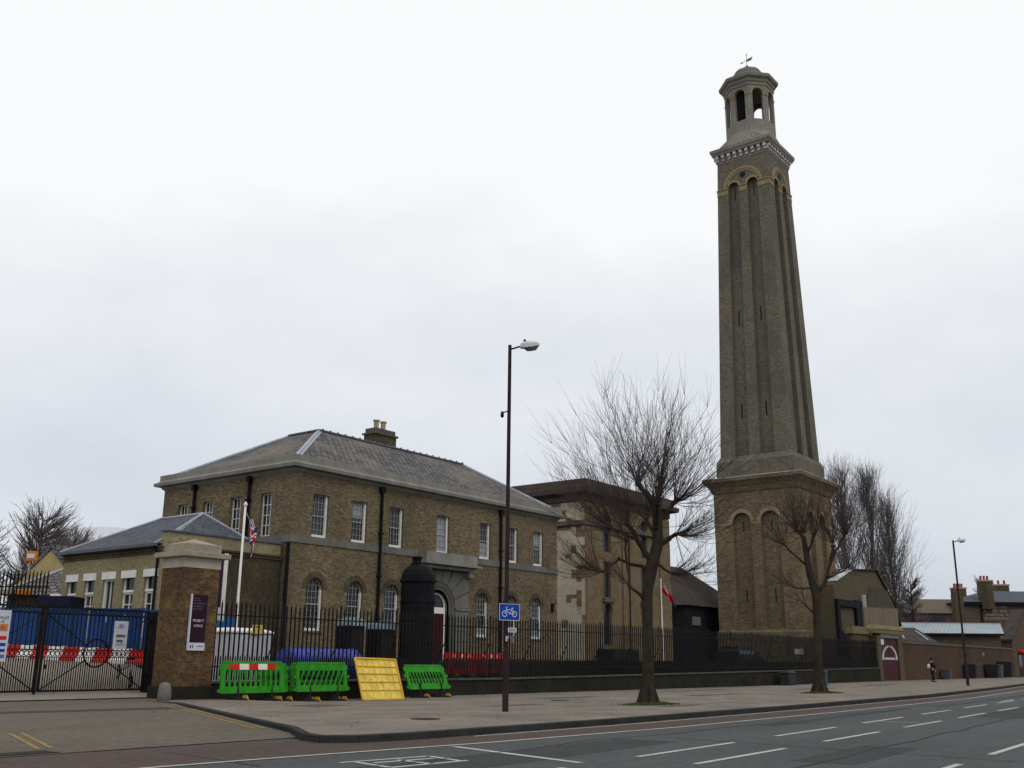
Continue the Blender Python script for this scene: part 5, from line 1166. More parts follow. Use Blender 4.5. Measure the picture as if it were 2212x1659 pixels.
m = MB(); m.beam((20.78, 16.08, 7.6), (20.68, 16.15, 7.55), 0.03); m.lathe((20.66, 16.17, 7.42), [(0.035, 0), (0.05, 0.05), (0.03, 0.16)], 8); m.build('hook_bracket', M['irondull'], L1)
cs = thing('cycle_sign', (20.72, 15.95, 2.4), 'square blue sign with a white bicycle on the near street lamp', 'sign')
n_ = Vector((-0.35, -0.93, 0)).normalized(); r_ = Vector((-n_.y, n_.x, 0)); cc = Vector((20.74, 15.93, 2.385))
W3 = lambda u, z, d=0.0: cc + r_ * u + Vector((0, 0, z)) - n_ * d
m = MB(); m.fbox(W3, -0.30, 0.30, -0.205, 0.205, 0.0, 0.012); m.build('plate', M['signblue'], cs)
m = MB()
for a in ((-0.30, 0.30, 0.193, 0.205), (-0.30, 0.30, -0.205, -0.193), (-0.30, -0.288, -0.193, 0.193), (0.288, 0.30, -0.193, 0.193)): m.fbox(W3, *a, -0.003, 0)
m.build('white_border', M['signwhite'], cs)
m = MB(); archband(m, W3, -0.145, -0.045, 0.058, 0.076, -0.004, 0, 18, 0, 6.2832); archband(m, W3, 0.145, -0.045, 0.058, 0.076, -0.0038, 0, 18, 0, 6.2832)
def bar(p, q, w=0.016, d=-0.0045): m.beam(W3(p[0], p[1], d / 2), W3(q[0], q[1], d / 2), w, abs(d), up=n_)
for p, q in (((-0.145, -0.045), (-0.09, 0.06)), ((-0.09, 0.06), (0.075, 0.06)), ((-0.09, 0.06), (0.0, -0.045)), ((0.0, -0.045), (0.075, 0.06)), ((0.0, -0.045), (0.145, -0.045)), ((0.145, -0.045), (0.075, 0.06)), ((-0.09, 0.06), (-0.105, 0.115)), ((-0.105, 0.115), (-0.06, 0.125)), ((0.075, 0.06), (0.085, 0.095)), ((0.05, 0.098), (0.12, 0.098))): bar(p, q)
m.build('bicycle_symbol', M['signwhite'], cs)
m = MB(); m.box(20.70, 20.90, 15.99, 16.02, 2.34, 2.42); m.build('clamp', M['irondull'], cs)
nt2 = MB(); nt2.fbox(lambda u, z, d=0.0: Vector((20.86, 15.93, 1.95)) + r_ * u + Vector((0, 0, z)) - n_ * d, -0.12, 0.12, -0.055, 0.055, 0.0, 0.01); no = tag(nt2.build('small_notice', M['signwhite']), 'small white notice on the lamp post just below the cycle sign', 'notice')
m = MB(); rnd = random.Random(3)
for z in (0.02, -0.02):
    for i in range(7): m.fbox(lambda u, zz, d=0.0: Vector((20.86, 15.93, 1.95)) + r_ * u + Vector((0, 0, zz)) - n_ * d, -0.1 + i * 0.029, -0.08 + i * 0.029, z - 0.01, z + 0.012, -0.003, 0)
m.build('print', M['ink'], no)
m = MB(); m.fbox(lambda u, z, d=0.0: Vector((20.90, 15.95, 1.73)) + r_ * u + Vector((0, 0, z)) - n_ * d, -0.06, 0.06, -0.10, 0.08, 0, 0.01); m.build('sticker', M['stonegrey'], L1)
m = MB(); m.fbox(lambda u, z, d=0.0: Vector((20.71, 15.99, 1.74)) + r_ * u + Vector((0, 0, z)) - n_ * d, -0.02, 0.02, -0.06, 0.06, 0, 0.01); m.build('sticker', M['signwhite'], L1)
def bollard(x, y, label):
    t = MB(); t.lathe((x, y, 0), [(0.10, -0.05), (0.10, 0.1), (0.085, 0.12), (0.085, 0.78), (0.11, 0.8), (0.11, 0.86), (0.06, 0.92)], 12); t.xf(Matrix.Translation((0, 0, pz(x, y)))); return tag(t.build('bollard', M['bluepost']), label, 'bollard')
bollard(64.6, 24.6, 'grey blue bollard beside the second plane tree')
def wheelie(x, y, h, mat, label, w=0.55, rot=0.0):
    zb = pz(x, y)
    t = thing('wheelie_bin', (x, y, 0), label, 'bin', 'bins along the street wall')
    m = MB(); a, b = w / 2 * 0.82, w / 2
    m.hexa([(x - a, y - a, 0.06), (x + a, y - a, 0.06), (x + a, y + a, 0.06), (x - a, y + a, 0.06), (x - b, y - b, h - 0.08), (x + b, y - b, h - 0.08), (x + b, y + b * 1.1, h - 0.08), (x - b, y + b * 1.1, h - 0.08)]); m.build('body', M[mat], t, bevel=0.02)
    m = MB(); m.hexa([(x - b - 0.02, y - b - 0.03, h - 0.078), (x + b + 0.02, y - b - 0.03, h - 0.078), (x + b + 0.02, y + b * 1.1, h - 0.078), (x - b - 0.02, y + b * 1.1, h - 0.078), (x - b, y - b, h - 0.02), (x + b, y - b, h - 0.02), (x + b, y + b, h), (x - b, y + b, h)]); m.build('lid', M[mat], t, bevel=0.015)
    t.location.z = 0
    for s in (-1, 1): MB().tube([(x + s * a, y + a, 0.1), (x + s * (a + 0.06), y + a, 0.1)], 0.1, 10).build('wheel', M['tyre'], t)
    t.location.z = zb
wheelie(110.0, 27.2, 1.4, 'bin', 'dark bin against the street wall just right of the far lamp post', 1.1)
wheelie(118.3, 27.1, 1.4, 'bin', 'dark bin left of the tallest bin near the right end of the wall', 1.3)
wheelie(120.6, 27.3, 1.35, 'greybin', 'mid grey bin touching the dark one near the right end of the wall', 1.2)
wheelie(124.0, 27.1, 1.7, 'bin', 'tallest dark bin at the right end of the street wall', 1.5)
wheelie(101.6, 27.3, 0.9, 'greybin', 'small grey bin against the street wall between the person and lamp post', 0.8)
db = thing('grit_bin', (64.5, 27.1, 0), 'dark box-shaped grit bin against the railings wall left of the second plane tree', 'bin')
m = MB(); m.box(63.9, 65.1, 26.75, 27.4, -0.2, 0.62); m.build('body', M['bin'], db, bevel=0.05)
m = MB(); m.hexa([(63.85, 26.7, 0.623), (65.15, 26.7, 0.623), (65.15, 27.45, 0.623), (63.85, 27.45, 0.623), (64.0, 26.85, 0.74), (65.0, 26.85, 0.74), (65.0, 27.3, 0.78), (64.0, 27.3, 0.78)]); m.build('lid', M['bin'], db)
# ================================================================== RIGHT OF THE TOWER
FS = FX(28.0)
gd = thing('street_door', (87.9, 28, 0), 'maroon double street door with a pale arched emblem under a mossy stone lintel', 'door')
m = MB(); m.fbox(FS, 85.6, 87.78, -0.07, 3.25, -0.05, 0.05); m.fbox(FS, 87.82, 89.95, -0.07, 3.25, -0.05, 0.05); m.build('leaf', M['maroon'], gd)
m = MB()
def barch(u, z, w0, w1): m.fbox(FS, u - w0, u + w0, z - w1, z + w1, -0.058, -0.051)
for i in range(13):
    f = i / 12
    for s in (-1, 1): u = 87.85 + s * 1.75 * math.cos(f * 1.571); z = 1.63 + 1.0 * math.sin(f * 1.571); barch(u, z, 0.17, 0.07)
m.build('arched_lettering', M['signwhite'], gd)
m = MB()
for i in range(10): u = 86.55 + i * 0.28; m.fbox(FS, u - 0.10, u + 0.10, 1.57, 1.72 + 0.02 * (i % 3), -0.058, -0.051)
m.build('word_print', M['lettering'], gd)
m = MB(); m.fbox(FS, 85.65, 86.6, 2.75, 3.2, -0.058, -0.051); m.build('notice', M['paper'], gd)
m = MB(); m.fbox(FS, 90.15, 90.75, 1.55, 2.15, -0.06, -0.001); m.build('notice', M['signwhite'], gd)
st = thing('stone_lintel', (87, 28, 3.3), 'mossy weathered stone lintel on brick piers above the maroon street door', 'lintel')
m = MB(); m.box(84.75, 85.58, 27.85, 28.5, -0.35, 3.45); m.box(89.97, 91.1, 27.85, 28.5, -0.35, 3.45); m.build('brick_piers', M['rightbrick'], st)
m = MB(); m.box(84.2, 91.6, 27.75, 28.6, 3.62, 3.95); m.hexa([(84.2, 27.7, 3.953), (91.8, 27.7, 3.953), (91.8, 28.7, 3.953), (84.2, 28.7, 3.953), (84.6, 28.0, 4.3), (91.3, 28.0, 4.3), (91.3, 28.4, 4.3), (84.6, 28.4, 4.3)]); m.build('coping', M['mosscap'], st)
m = MB(); m.box(85.6, 90.0, 27.83, 28.5, 3.28, 3.617); m.build('beam', M['stonegrey'], st)
sw = thing('side_wall', (82.8, 28.6, 0), 'short wall with mossy stone coping between railings and maroon street door', 'wall')
m = MB(); m.box(80.9, 84.7, 28.45, 28.8, 0, 3.5); m.build('brickwork', M['sooty'], sw); m = MB(); m.box(80.6, 84.74, 28.3, 28.95, 3.503, 3.72); m.box(80.75, 84.6, 28.4, 28.85, 3.723, 4.08); m.build('coping', M['mosscap'], sw)
tf = thing('board_fence', (86, 29.2, 4), 'weathered vertical board fence rising behind the mossy stone lintel', 'fence')
m = MB()
for i in range(27):
    x = 86.1 + i * 0.33; m.box(x, x + 0.315, 29.2, 29.23, 3.9, 5.72 + i * 0.009 + 0.04 * ((i * 5) % 3))
m.build('boards', M['timber'], tf)
m = MB(); m.box(86.1, 95.0, 29.24, 29.32, 4.5, 4.62); m.box(86.1, 95.0, 29.24, 29.32, 5.4, 5.52)
for x in (86.2, 90.5, 94.8): m.box(x, x + 0.12, 29.24, 29.36, 0, 5.6)
m.build('rails', M['timber'], tf)
gh = thing('gable_house', (100, 34, 0), 'brown brick building with a truncated gable right of the tower', 'building')
m = MB(); g = [(92.6, 0), (110.6, 0), (110.6, 5.0), (109.4, 7.0), (104.6, 10.2), (97.9, 9.8), (93.4, 8.5), (92.6, 8.2)]
m.prism([(x, 34, z) for x, z in g], (0, 1.5, 0)); m.box(99.5, 110.5, 35.5, 44, 0, 6.5); m.build('wall', M['rightbrick'], gh)
m = MB(); rf = [((104.5, 10.27), (109.5, 7.1)), ((109.5, 7.1), (110.9, 5.0)), ((97.9, 9.87), (104.6, 10.27))]
for (a, b) in rf: m.prism([(a[0], 33.8, a[1]), (b[0], 33.8, b[1]), (b[0] + 0.05, 33.8, b[1] + 0.12), (a[0] + 0.05, 33.8, a[1] + 0.12)], (0, 1.9, 0))
ro = m.build('roof', M['darkroof'], gh)
m = MB(); m.prism([(93.2, 33.9, 8.52), (97.7, 33.9, 9.85), (97.7, 33.9, 9.97), (93.2, 33.9, 8.64)], (0, 0.9, 0)); m.build('roof_light', M['glassblue'], ro)
m = MB(); m.prism([(100.3, 33.85, 6.5), (109.6, 33.85, 6.6), (107.4, 33.85, 8.5), (102.4, 33.85, 8.55)], (0, 0.1, 0)); m.build('tarred_panel', M['boarddark'], gh)
bx = FX(33.98)
m = MB(); m.fbox(bx, 92.5, 93.1, 2.2, 6.9, -0.3, 0); m.fbox(bx, 97.4, 99.0, 2.2, 7.0, -0.3, 0); m.fbox(bx, 93.103, 97.397, 6.3, 6.9, -0.3, 0); m.build('steel_portal', M['irondull'], gh)
m = MB(); m.fbox(bx, 93.11, 97.39, 2.0, 4.1, -0.12, 0); m.build('door', M['irondull'], gh)
m = MB(); m.tube([(99.6, 33.8, 7.6), (99.6, 33.8, 3.0)], 0.32, 10); m.build('pale_duct', M['steel'], gh)
sw2 = thing('street_wall', (111, 28, 0), 'long brown brick wall along the pavement right of the maroon street door', 'wall')
m = MB(); m.box(91.12, 132.0, 27.9, 28.3, -0.35, 2.95); m.build('brickwork', M['wallbrick'], sw2); m = MB(); m.box(91.12, 132.0, 27.82, 28.38, 2.953, 3.12); m.build('coping', M['stonedark'], sw2)
m = MB()
for u, z in ((118.0, 2.1),): m.box(u, u + 0.5, 27.87, 27.899, z, z + 0.45)
m.build('small_plate', M['stone'], sw2)
lt = thing('lean_to', (98, 29.8, 0), 'dark lean to roof with pale glazing bars behind the brick street wall', 'shed')
m = MB(); a = [(92.4, 28.5, 3.14), (104.6, 28.5, 3.14), (107.6, 31.5, 4.62), (101.8, 31.5, 4.45)]; m.prism(a, (0, 0.05, 0.12)); m.build('roof', M['darkroof'], lt)
m = MB()
for f in (0.12, 0.75):
    p = Vector(a[0]).lerp(Vector(a[1]), f); q = Vector(a[3]).lerp(Vector(a[2]), f); m.beam(p.lerp(q, 0.1) + Vector((0, -0.02, 0.16)), p.lerp(q, 0.75) + Vector((0, -0.02, 0.16)), 0.16, 0.05)
m.beam(Vector(a[3]) + Vector((0, 0, 0.2)), Vector(a[2]) + Vector((0, 0, 0.2)), 0.12, 0.08); m.build('glazing_bars', M['lead'], lt)
m = MB(); m.box(93, 106, 28.6, 31.4, 0, 3.1); m.build('wall', M['wallbrick'], lt)
cr = thing('metal_shed', LD(50, 122), 'long low shed with a pale blue grey sheet roof behind the street wall', 'shed')
m = MB(); p0, p1, p2, p3 = LD(43.5, 121, 5.75), LD(56.8, 121, 5.75), LD(55.0, 116.5, 4.5), LD(40.5, 116.5, 4.5); m.prism([p0, p1, p2, p3], (0, 0, 0.08)); rr = m.build('roof', M['corrug'], cr)
m = MB(); n = 30
for i in range(1, n): m.beam(p3.lerp(p2, i / n) + Vector((0, 0, 0.09)), p0.lerp(p1, i / n) + Vector((0, 0, 0.09)), 0.05, 0.04)
m.build('sheet_ribs', M['corrug'], rr); m = MB(); m.beam(p0 + Vector((0, 0, 0.1)), p1 + Vector((0, 0, 0.1)), 0.25, 0.12); m.build('ridge', M['lead'], rr); m = MB(); m.beam(p3, p2, 0.2, 0.2); m.build('gutter', M['irondull'], rr)
m = MB(); q = [LD(40.8, 117, 0), LD(54.7, 117, 0), LD(56.4, 121, 0), LD(43.2, 121, 0)]; m.hexa(q + [v + Vector((0, 0, 4.4)) for v in q]); m.build('wall', M['housebrick'], cr)
def lbox(mb, l0, l1, d0, d1, z0, z1): return mb.hexa([LD(l0, d0, z0), LD(l1, d0, z0), LD(l1, d1, z0), LD(l0, d1, z0), LD(l0, d0, z1), LD(l1, d0, z1), LD(l1, d1, z1), LD(l0, d1, z1)])
def lhip(mb, l0, l1, d0, d1, z, zr, inl, ov=0.4):
    e4 = [LD(l0 - ov, d0 - ov, z), LD(l1 + ov, d0 - ov, z), LD(l1 + ov, d1 + ov, z), LD(l0 - ov, d1 + ov, z)]; dm = (d0 + d1) / 2; r = [LD(l0 + inl, dm, zr), LD(l1 - inl, dm, zr)]
    mb.face([e4[0], e4[1], r[1], r[0]]); mb.face([e4[1], e4[2], r[1]]); mb.face([e4[2], e4[3], r[0], r[1]]); mb.face([e4[3], e4[0], r[0]]); return mb
h1 = thing('distant_house', LD(60, 155), 'long distant house with a plain brown tiled hipped roof', 'house')
m = MB(); lbox(m, 57.6, 72, 151, 161, 0, 8.45); m.build('wall', M['housebrick'], h1); m = MB(); lhip(m, 57.6, 72, 151, 161, 8.4, 10.7, 2.5); m.build('roof', M['tile'], h1)
m = MB(); lbox(m, 60.4, 63.0, 150.9, 150.98, 5.9, 7.9); m.build('window', M['glass'], h1); m = MB(); lbox(m, 58.0, 59.6, 150.85, 150.98, 4.5, 8.0); m.build('red_panel', M['redpot'], h1)
h2 = thing('distant_house', LD(75, 150), 'distant brick house with slate roof, big chimneys and a faded painted wall advert', 'house')
m = MB(); lbox(m, 65.0, 90, 150, 160, 0, 10.0); m.build('wall', M['housebrick'], h2); m = MB(); lhip(m, 65.0, 90, 150, 160, 10.0, 11.9, 6.0); ro = m.build('roof', M['slateblue'], h2)
m = MB(); lbox(m, 64.5, 90.5, 149.5, 149.62, 9.55, 9.98); m.build('gutter', M['irondull'], ro)
m = MB(); rnd = random.Random(6)
for r in range(4):
    for i in range(9):
        if rnd.random() < 0.9: lbox(m, 68.3 + i * 0.37 + 0.1 * (r % 2), 68.6 + i * 0.37 + 0.1 * (r % 2), 149.96, 149.995, 7.5 + r * 0.55, 7.85 + r * 0.55 + rnd.uniform(-0.1, 0.1))
m.build('faded_advert', M['ghost'], h2)
m = MB(); lbox(m, 67.75, 67.95, 149.8, 149.99, 3, 9.5); m.build('downpipe', M['irondull'], h2)
for l, d, z0, z1, w_, pots, pm in ((67.9, 149.4, 9, 12.9, 1.75, 3, 'redpot'), (67.0, 156.5, 10, 12.3, 1.9, 4, 'redpot'), (72.6, 156, 10, 12.8, 2.6, 3, 'redpot')):
    m = MB(); lbox(m, l, l + w_, d, d + 1.2, z0, z1); co = m.build('chimney', M['sooty'], h2); m = MB(); lbox(m, l - 0.1, l + w_ + 0.1, d - 0.1, d + 1.3, z1 + 0.003, z1 + 0.22); m.build('chimney_cap', M['terracotta'], co)
    for i in range(pots):
        c = LD(l + 0.4 + i * (w_ - 0.8) / max(1, pots - 1), d + 0.6, z1 + 0.22); m = MB(); m.lathe(tuple(c), [(0.17, 0), (0.15, 0.5), (0.18, 0.55), (0.18, 0.6)], 8); m.build('chimney_pot', M[pm], co)
cs2 = thing('chimney_stack', LD(63.4, 140), 'dark freestanding chimney stack behind the far lamp post', 'chimney')
m = MB(); lbox(m, 59.7, 60.9, 139.5, 140.6, 0, 10.3); lbox(m, 59.8, 60.8, 139.6, 140.5, 10.3, 10.7); m.build('stack', M['sooty'], cs2)
for l in (60.05, 60.5): m = MB(); m.lathe(tuple(LD(l, 140.0, 10.7)), [(0.16, 0), (0.14, 0.55), (0.17, 0.6)], 8); m.build('chimney_pot', M['redpot'], cs2)
sh = thing('shop_house', (136, 28, 0), 'brown gabled shop building with a red awning at the right picture edge', 'building')
m = MB(); m.prism([(132.1, 27.9, 0), (144, 27.9, 0), (144, 27.9, 8.0), (140.0, 27.9, 7.6), (132.1, 27.9, 4.0)], (0, 1.2, 0)); m.build('wall', M['housebrick'], sh)
m = MB(); m.prism([(131.8, 27.7, 3.95), (140.0, 27.7, 7.65), (140.0, 27.7, 7.85), (131.8, 27.7, 4.15)], (0, 1.5, 0)); m.build('roof', M['darkroof'], sh)
m = MB(); m.hexa([(134.4, 27.0, 2.45), (144, 27.0, 2.45), (144, 27.89, 2.7), (134.4, 27.89, 2.7), (134.4, 27.0, 2.7), (144, 27.0, 2.7), (144, 27.89, 3.0), (134.4, 27.89, 3.0)]); m.build('awning', M['red'], sh)
m = MB(); m.box(134.6, 144, 27.84, 27.89, 0.9, 2.4); m.build('shop_window', M['glass'], sh); m = MB(); m.box(134.5, 144, 27.82, 27.89, 0.2, 0.87); m.build('stall_riser', M['maroon'], sh)
ds = thing('tarred_shed', (90, 46.5, 0), 'black tarred shed with a dark hipped roof at the left foot of the tower', 'shed')
m = MB(); m.box(87.0, 100, 46.3, 55, 0, 6.45); m.build('wall', M['tarwood'], ds)
m = MB(); e4 = [(86.6, 45.9, 6.4), (100.4, 45.9, 6.4), (100.4, 55.4, 6.4), (86.6, 55.4, 6.4)]; r2 = [(92.6, 50.6, 10.6), (95, 50.6, 10.6)]
m.face([e4[0], e4[1], r2[1], r2[0]]); m.face([e4[1], e4[2], r2[1]]); m.face([e4[2], e4[3], r2[0], r2[1]]); m.face([e4[3], e4[0], r2[0]]); m.build('roof', M['darkroof'], ds)
m = MB(); m.box(88.5, 90.1, 46.2, 46.295, 4.6, 5.4); m.build('pale_vent', M['stonegrey'], ds)
ws = thing('white_warehouse', LD(17, 112), 'white ribbed warehouse glimpsed between the stucco house and the tarred shed', 'building')
m = MB(); lbox(m, 13, 22, 110, 118, 0, 6.45); m.build('wall', M['pale'], ws)
m = MB()
for k in range(9): lbox(m, 12.95, 22.05, 109.9, 109.995, 4.2 + k * 0.26, 4.26 + k * 0.26)
m.build('ribs', M['stonegrey'], ws)
wc = thing('white_grille', (73.8, 30, 0), 'small white slatted grille standing behind the railings near the tower', 'grille')
m = MB()
for i in range(7): m.box(73.0 + i * 0.235, 73.13 + i * 0.235, 30.0, 30.04, 1.85, 2.24)
m.box(72.95, 74.65, 30.045, 30.08, 1.9, 1.95); m.box(72.95, 74.65, 30.045, 30.08, 2.13, 2.18); m.build('slats', M['whiteplastic'], wc)
for x in (73.2, 74.3): m = MB(); m.box(x, x + 0.06, 30.09, 30.14, 0, 2.2); m.build('post', M['irondull'], wc)
# ================================================================== FAR LEFT
lo_ = thing('slate_shed', LD(-24, 58), 'low building with a sloping slate roof left of the lodge', 'building')
m = MB(); lbox(m, -27, -18, 56, 66, 0.5, 4.4); m.build('wall', M['sooty'], lo_); m = MB(); lhip(m, -27, -18, 56, 66, 4.4, 8.0, 5.4, 0.5); m.build('roof', M['slate'], lo_)
m = MB(); m.tube([LD(-27.5, 55.5, 4.45), LD(-21.6, 61, 8.02)], 0.09, 6); m.build('hip_roll', M['lead'], lo_)
gb_ = thing('gable_house', LD(-29.5, 66), 'small building with a plain yellow gable end and roof lights', 'building')
m = MB(); b = LD(8, 6); m.prism([LD(-31.8, 66, 0.5), LD(-27.3, 66, 0.5), LD(-27.3, 66, 5.4), LD(-29.5, 66, 7.95), LD(-31.8, 66, 5.4)], b); m.build('wall', M['sand'], gb_)
m = MB(); q = [LD(-29.55, 65.9, 8.0), LD(-27.1, 65.9, 5.2)]; m.prism([q[0], q[1], q[1] + Vector((0, 0, 0.18)), q[0] + Vector((0, 0, 0.18))], b); q = [LD(-29.45, 65.9, 8.0), LD(-32.0, 65.9, 5.2)]; m.prism([q[0], q[1], q[1] + Vector((0, 0, 0.18)), q[0] + Vector((0, 0, 0.18))], b); ro = m.build('roof', M['slate'], gb_)
for f in (0.12, 0.4):
    m = MB(); a0 = LD(-29.2, 66, 7.85) + b * f; a1 = LD(-28.2, 66, 6.7) + b * f; m.prism([a0, a1, a1 + b * 0.22, a0 + b * 0.22], (0, 0, 0.12)); m.build('roof_light', M['pale'], ro)
oc_ = thing('lifting_cabin', LD(-27.9, 60, 6), 'orange cabin with a pale window raised on a mast at the left', 'cabin')
m = MB(); lbox(m, -28.25, -27.66, 60, 60.3, 6.6, 7.15); m.build('body', M['orange'], oc_, bevel=0.03); m = MB(); lbox(m, -28.17, -27.74, 59.96, 59.995, 6.75, 7.0); m.build('window', M['signwhite'], oc_); m = MB(); m.beam(LD(-28.05, 60.15, 1), LD(-28.05, 60.15, 6.6), 0.1); m.build('mast', M['terracotta'], oc_)
dm = thing('office_building', LD(-100, 255), 'pale distant building with a shallow curved roof behind the left trees', 'building')
pf = [(-122, 0), (-122, 28.5)] + [(-122 + 40 * k / 10, 28.5 + 5.2 * math.sin(math.pi * (0.12 + 0.76 * k / 10)) - 1.0) for k in range(11)] + [(-82, 0)]
m = MB(); m.prism([LD(l, 255, z) for l, z in pf], LD(0, 40)); m.build('wall', M['palegrey'], dm)
m = MB(); lbox(m, -121, -83, 254.8, 254.99, 24.0, 26.2); m.build('window_band', M['steel'], dm)
m = MB(); lbox(m, -112, -76, 240, 253, 0, 27.0); m.build('wing', M['pale'], dm)
# ================================================================== TREES
def limb(mb, pts, radii, sides=8): mb.tube(pts, radii, sides, True)
def wig(rnd, a, b, n, amp):      # slightly crooked path
    a, b = Vector(a), Vector(b); L = (b - a).length
    return [a.lerp(b, k / n) + (Vector((rnd.uniform(-1, 1), rnd.uniform(-1, 1), rnd.uniform(-1, 1))) * amp * L if 0 < k < n else Vector((0, 0, 0))) for k in range(n + 1)]
def shoots(mb, rnd, p, n, L0, L1, main, spread, r0, up=0.5, sub=8, sides=3):
    """long thin shoots springing from a pollard knuckle, curving upwards"""
    main = Vector(main).normalized()
    for i in range(n):
        d = (main + Vector((rnd.gauss(0, 1), rnd.gauss(0, 1), rnd.gauss(0, 0.8))) * spread).normalized()
        L = rnd.uniform(L0, L1); q = Vector(p); path = [q.copy()]; seg = 6
        for k in range(seg):
            d = (d + Vector((rnd.gauss(0, 0.10), rnd.gauss(0, 0.10), up * 0.16 + rnd.gauss(0, 0.07)))).normalized(); q = q + d * (L / seg); path.append(q.copy())
        rr = r0 * rnd.uniform(0.7, 1.2); mb.tube(path, [rr * (1 - 0.8 * k / seg) for k in range(seg + 1)], sides, False)
        for s in range(sub):
            k = rnd.randint(1, seg - 1); b = path[k]; t = (path[k + 1] - path[k]).normalized()
            dd = (t + Vector((rnd.gauss(0, 0.5), rnd.gauss(0, 0.5), rnd.gauss(0.1, 0.35)))).normalized(); l = L * rnd.uniform(0.15, 0.42); pth = [b]
            for j in range(3):
                dd = (dd + Vector((0, 0, 0.12 * up)) + Vector((rnd.gauss(0, 0.08), rnd.gauss(0, 0.08), 0))).normalized(); pth.append(pth[-1] + dd * l / 3)
            mb.tube(pth, [rr * 0.42, rr * 0.34, rr * 0.26, rr * 0.16], sides, False)
A2 = Vector((0.609, -0.793, 0)); F2 = Vector((0.793, 0.609, 0))
def pollard(name, base, label, trunk, limbs, heads, tw, seed, r0):
    """trunk / limbs in (lateral, height, depth) metres from the base; heads: point, count, lengths, direction"""
    rnd = random.Random(seed); t = thing(name, (base[0], base[1], 0), label, 'tree')
    W = lambda p: Vector((base[0], base[1], 0)) + A2 * p[0] + F2 * (p[2] if len(p) > 2 else 0) + Vector((0, 0, p[1]))
    m = MB(); p0 = W(trunk[0][:2] + (0,)); m.tube([W(q[0]) if isinstance(q[0], tuple) else W(q[:3]) for q in trunk], [q[3] for q in trunk], 12)
    for k in range(6):
        g = k * 1.05; d = Vector((math.cos(g), math.sin(g), 0)); m.tube([W((0, 0.5, 0)) + d * trunk[0][3] * 0.4, W((0, 0.1, 0)) + d * trunk[0][3] * 0.95, W((0, -0.15, 0)) + d * trunk[0][3] * 1.5], [0.12, 0.11, 0.05], 6)
    m.build('trunk', M['bark'], t)
    for a, b, ra, rb in limbs:
        m = MB(); pth = wig(rnd, W(a), W(b), 5, 0.035); ra *= 0.78; rb *= 0.78; m.tube(pth, [ra + (rb - ra) * k / 5 for k in range(6)], 8)
        for k in range(3):      # swollen knuckle
            o = pth[-1] + Vector((rnd.uniform(-1, 1), rnd.uniform(-1, 1), rnd.uniform(-0.6, 1))) * rb * 0.8; m.lathe(tuple(o - Vector((0, 0, rb))), [(rb * 0.3, 0), (rb * 1.15, rb * 0.6), (rb * 1.2, rb * 1.1), (rb * 0.3, rb * 1.9)], 7)
        m.build('limb', M['bark'], t)
    m = MB()
    for p, n, L0, L1, dr, sp in heads: shoots(m, rnd, W(p), int(n * 1.2), L0, L1, A2 * dr[0] + Vector((0, 0, dr[1])) + F2 * (dr[2] if len(dr) > 2 else 0), sp, r0, tw)
    m.build('crown', M['twig'], t)
    return t
# big plane: trunk forks at about 4.4 m
T1 = [(0, -0.1, 0, 0.25), (0.0, 0.25, 0, 0.205), (0.02, 0.8, 0, 0.18), (0.03, 2.0, 0, 0.162), (0.06, 3.3, 0, 0.165), (0.22, 4.1, 0, 0.19), (0.42, 4.75, 0, 0.17), (0.45, 5.5, 0.05, 0.155), (0.42, 6.2, 0.05, 0.14)]
LB1 = [((0.22, 4.15, 0), (-0.50, 5.3, -0.3), 0.12, 0.085), ((-0.2, 4.9, -0.15), (-0.95, 5.25, 0.2), 0.07, 0.06), ((0.1, 4.0, 0), (-0.75, 4.35, 0.5), 0.08, 0.05), ((-0.75, 4.35, 0.5), (-1.25, 3.95, 0.7), 0.05, 0.045),
       ((0.0, 3.0, 0), (-0.55, 3.5, -0.3), 0.07, 0.05), ((-0.55, 3.5, -0.3), (-0.6, 4.8, -0.4), 0.05, 0.045), ((0.42, 4.7, 0), (0.95, 5.05, -0.2), 0.09, 0.08), ((0.45, 5.4, 0), (1.02, 6.1, 0.2), 0.09, 0.08), ((0.3, 4.2, 0), (0.88, 3.9, 0.4), 0.05, 0.045),
       ((0.44, 5.9, 0.05), (0.55, 6.75, -0.1), 0.13, 0.11), ((0.42, 5.9, 0.05), (-0.1, 6.7, 0.2), 0.12, 0.10), ((0.4, 5.2, 0), (0.3, 5.9, -0.9), 0.09, 0.07), ((0.4, 5.0, 0), (0.2, 5.6, 0.9), 0.09, 0.07)]
HD1 = [((-0.1, 6.7, 0.2), 34, 2.2, 3.9, (-0.2, 1, 0), 0.5), ((0.55, 6.75, -0.1), 34, 2.2, 3.9, (0.15, 1, 0), 0.5), ((-0.5, 5.3, -0.3), 34, 2.2, 4.0, (-0.7, 0.8, -0.1), 0.5), ((-0.95, 5.25, 0.2), 34, 1.8, 3.4, (-1, 0.6, 0), 0.5),
       ((-1.25, 3.95, 0.7), 31, 1.2, 2.6, (-0.9, 0.3, 0.2), 0.5), ((-0.6, 4.8, -0.4), 26, 1.6, 3.2, (-0.6, 0.8, -0.3), 0.5), ((0.95, 5.05, -0.2), 37, 1.4, 2.6, (1, 0.1, 0), 0.5), ((1.02, 6.1, 0.2), 40, 1.6, 3.2, (0.8, 0.5, 0), 0.55),
       ((0.88, 3.9, 0.4), 29, 1.0, 2.2, (0.9, 0.0, 0.1), 0.5), ((0.3, 5.9, -0.9), 26, 1.8, 3.4, (0, 0.9, -0.5), 0.5), ((0.2, 5.6, 0.9), 26, 1.8, 3.4, (-0.1, 0.9, 0.5), 0.5), ((-0.55, 3.5, -0.3), 11, 0.8, 1.6, (-0.6, 0.4, 0), 0.5), ((0.5, 6.3, 0), 20, 1.4, 2.6, (0.3, 0.8, 0), 0.7)]
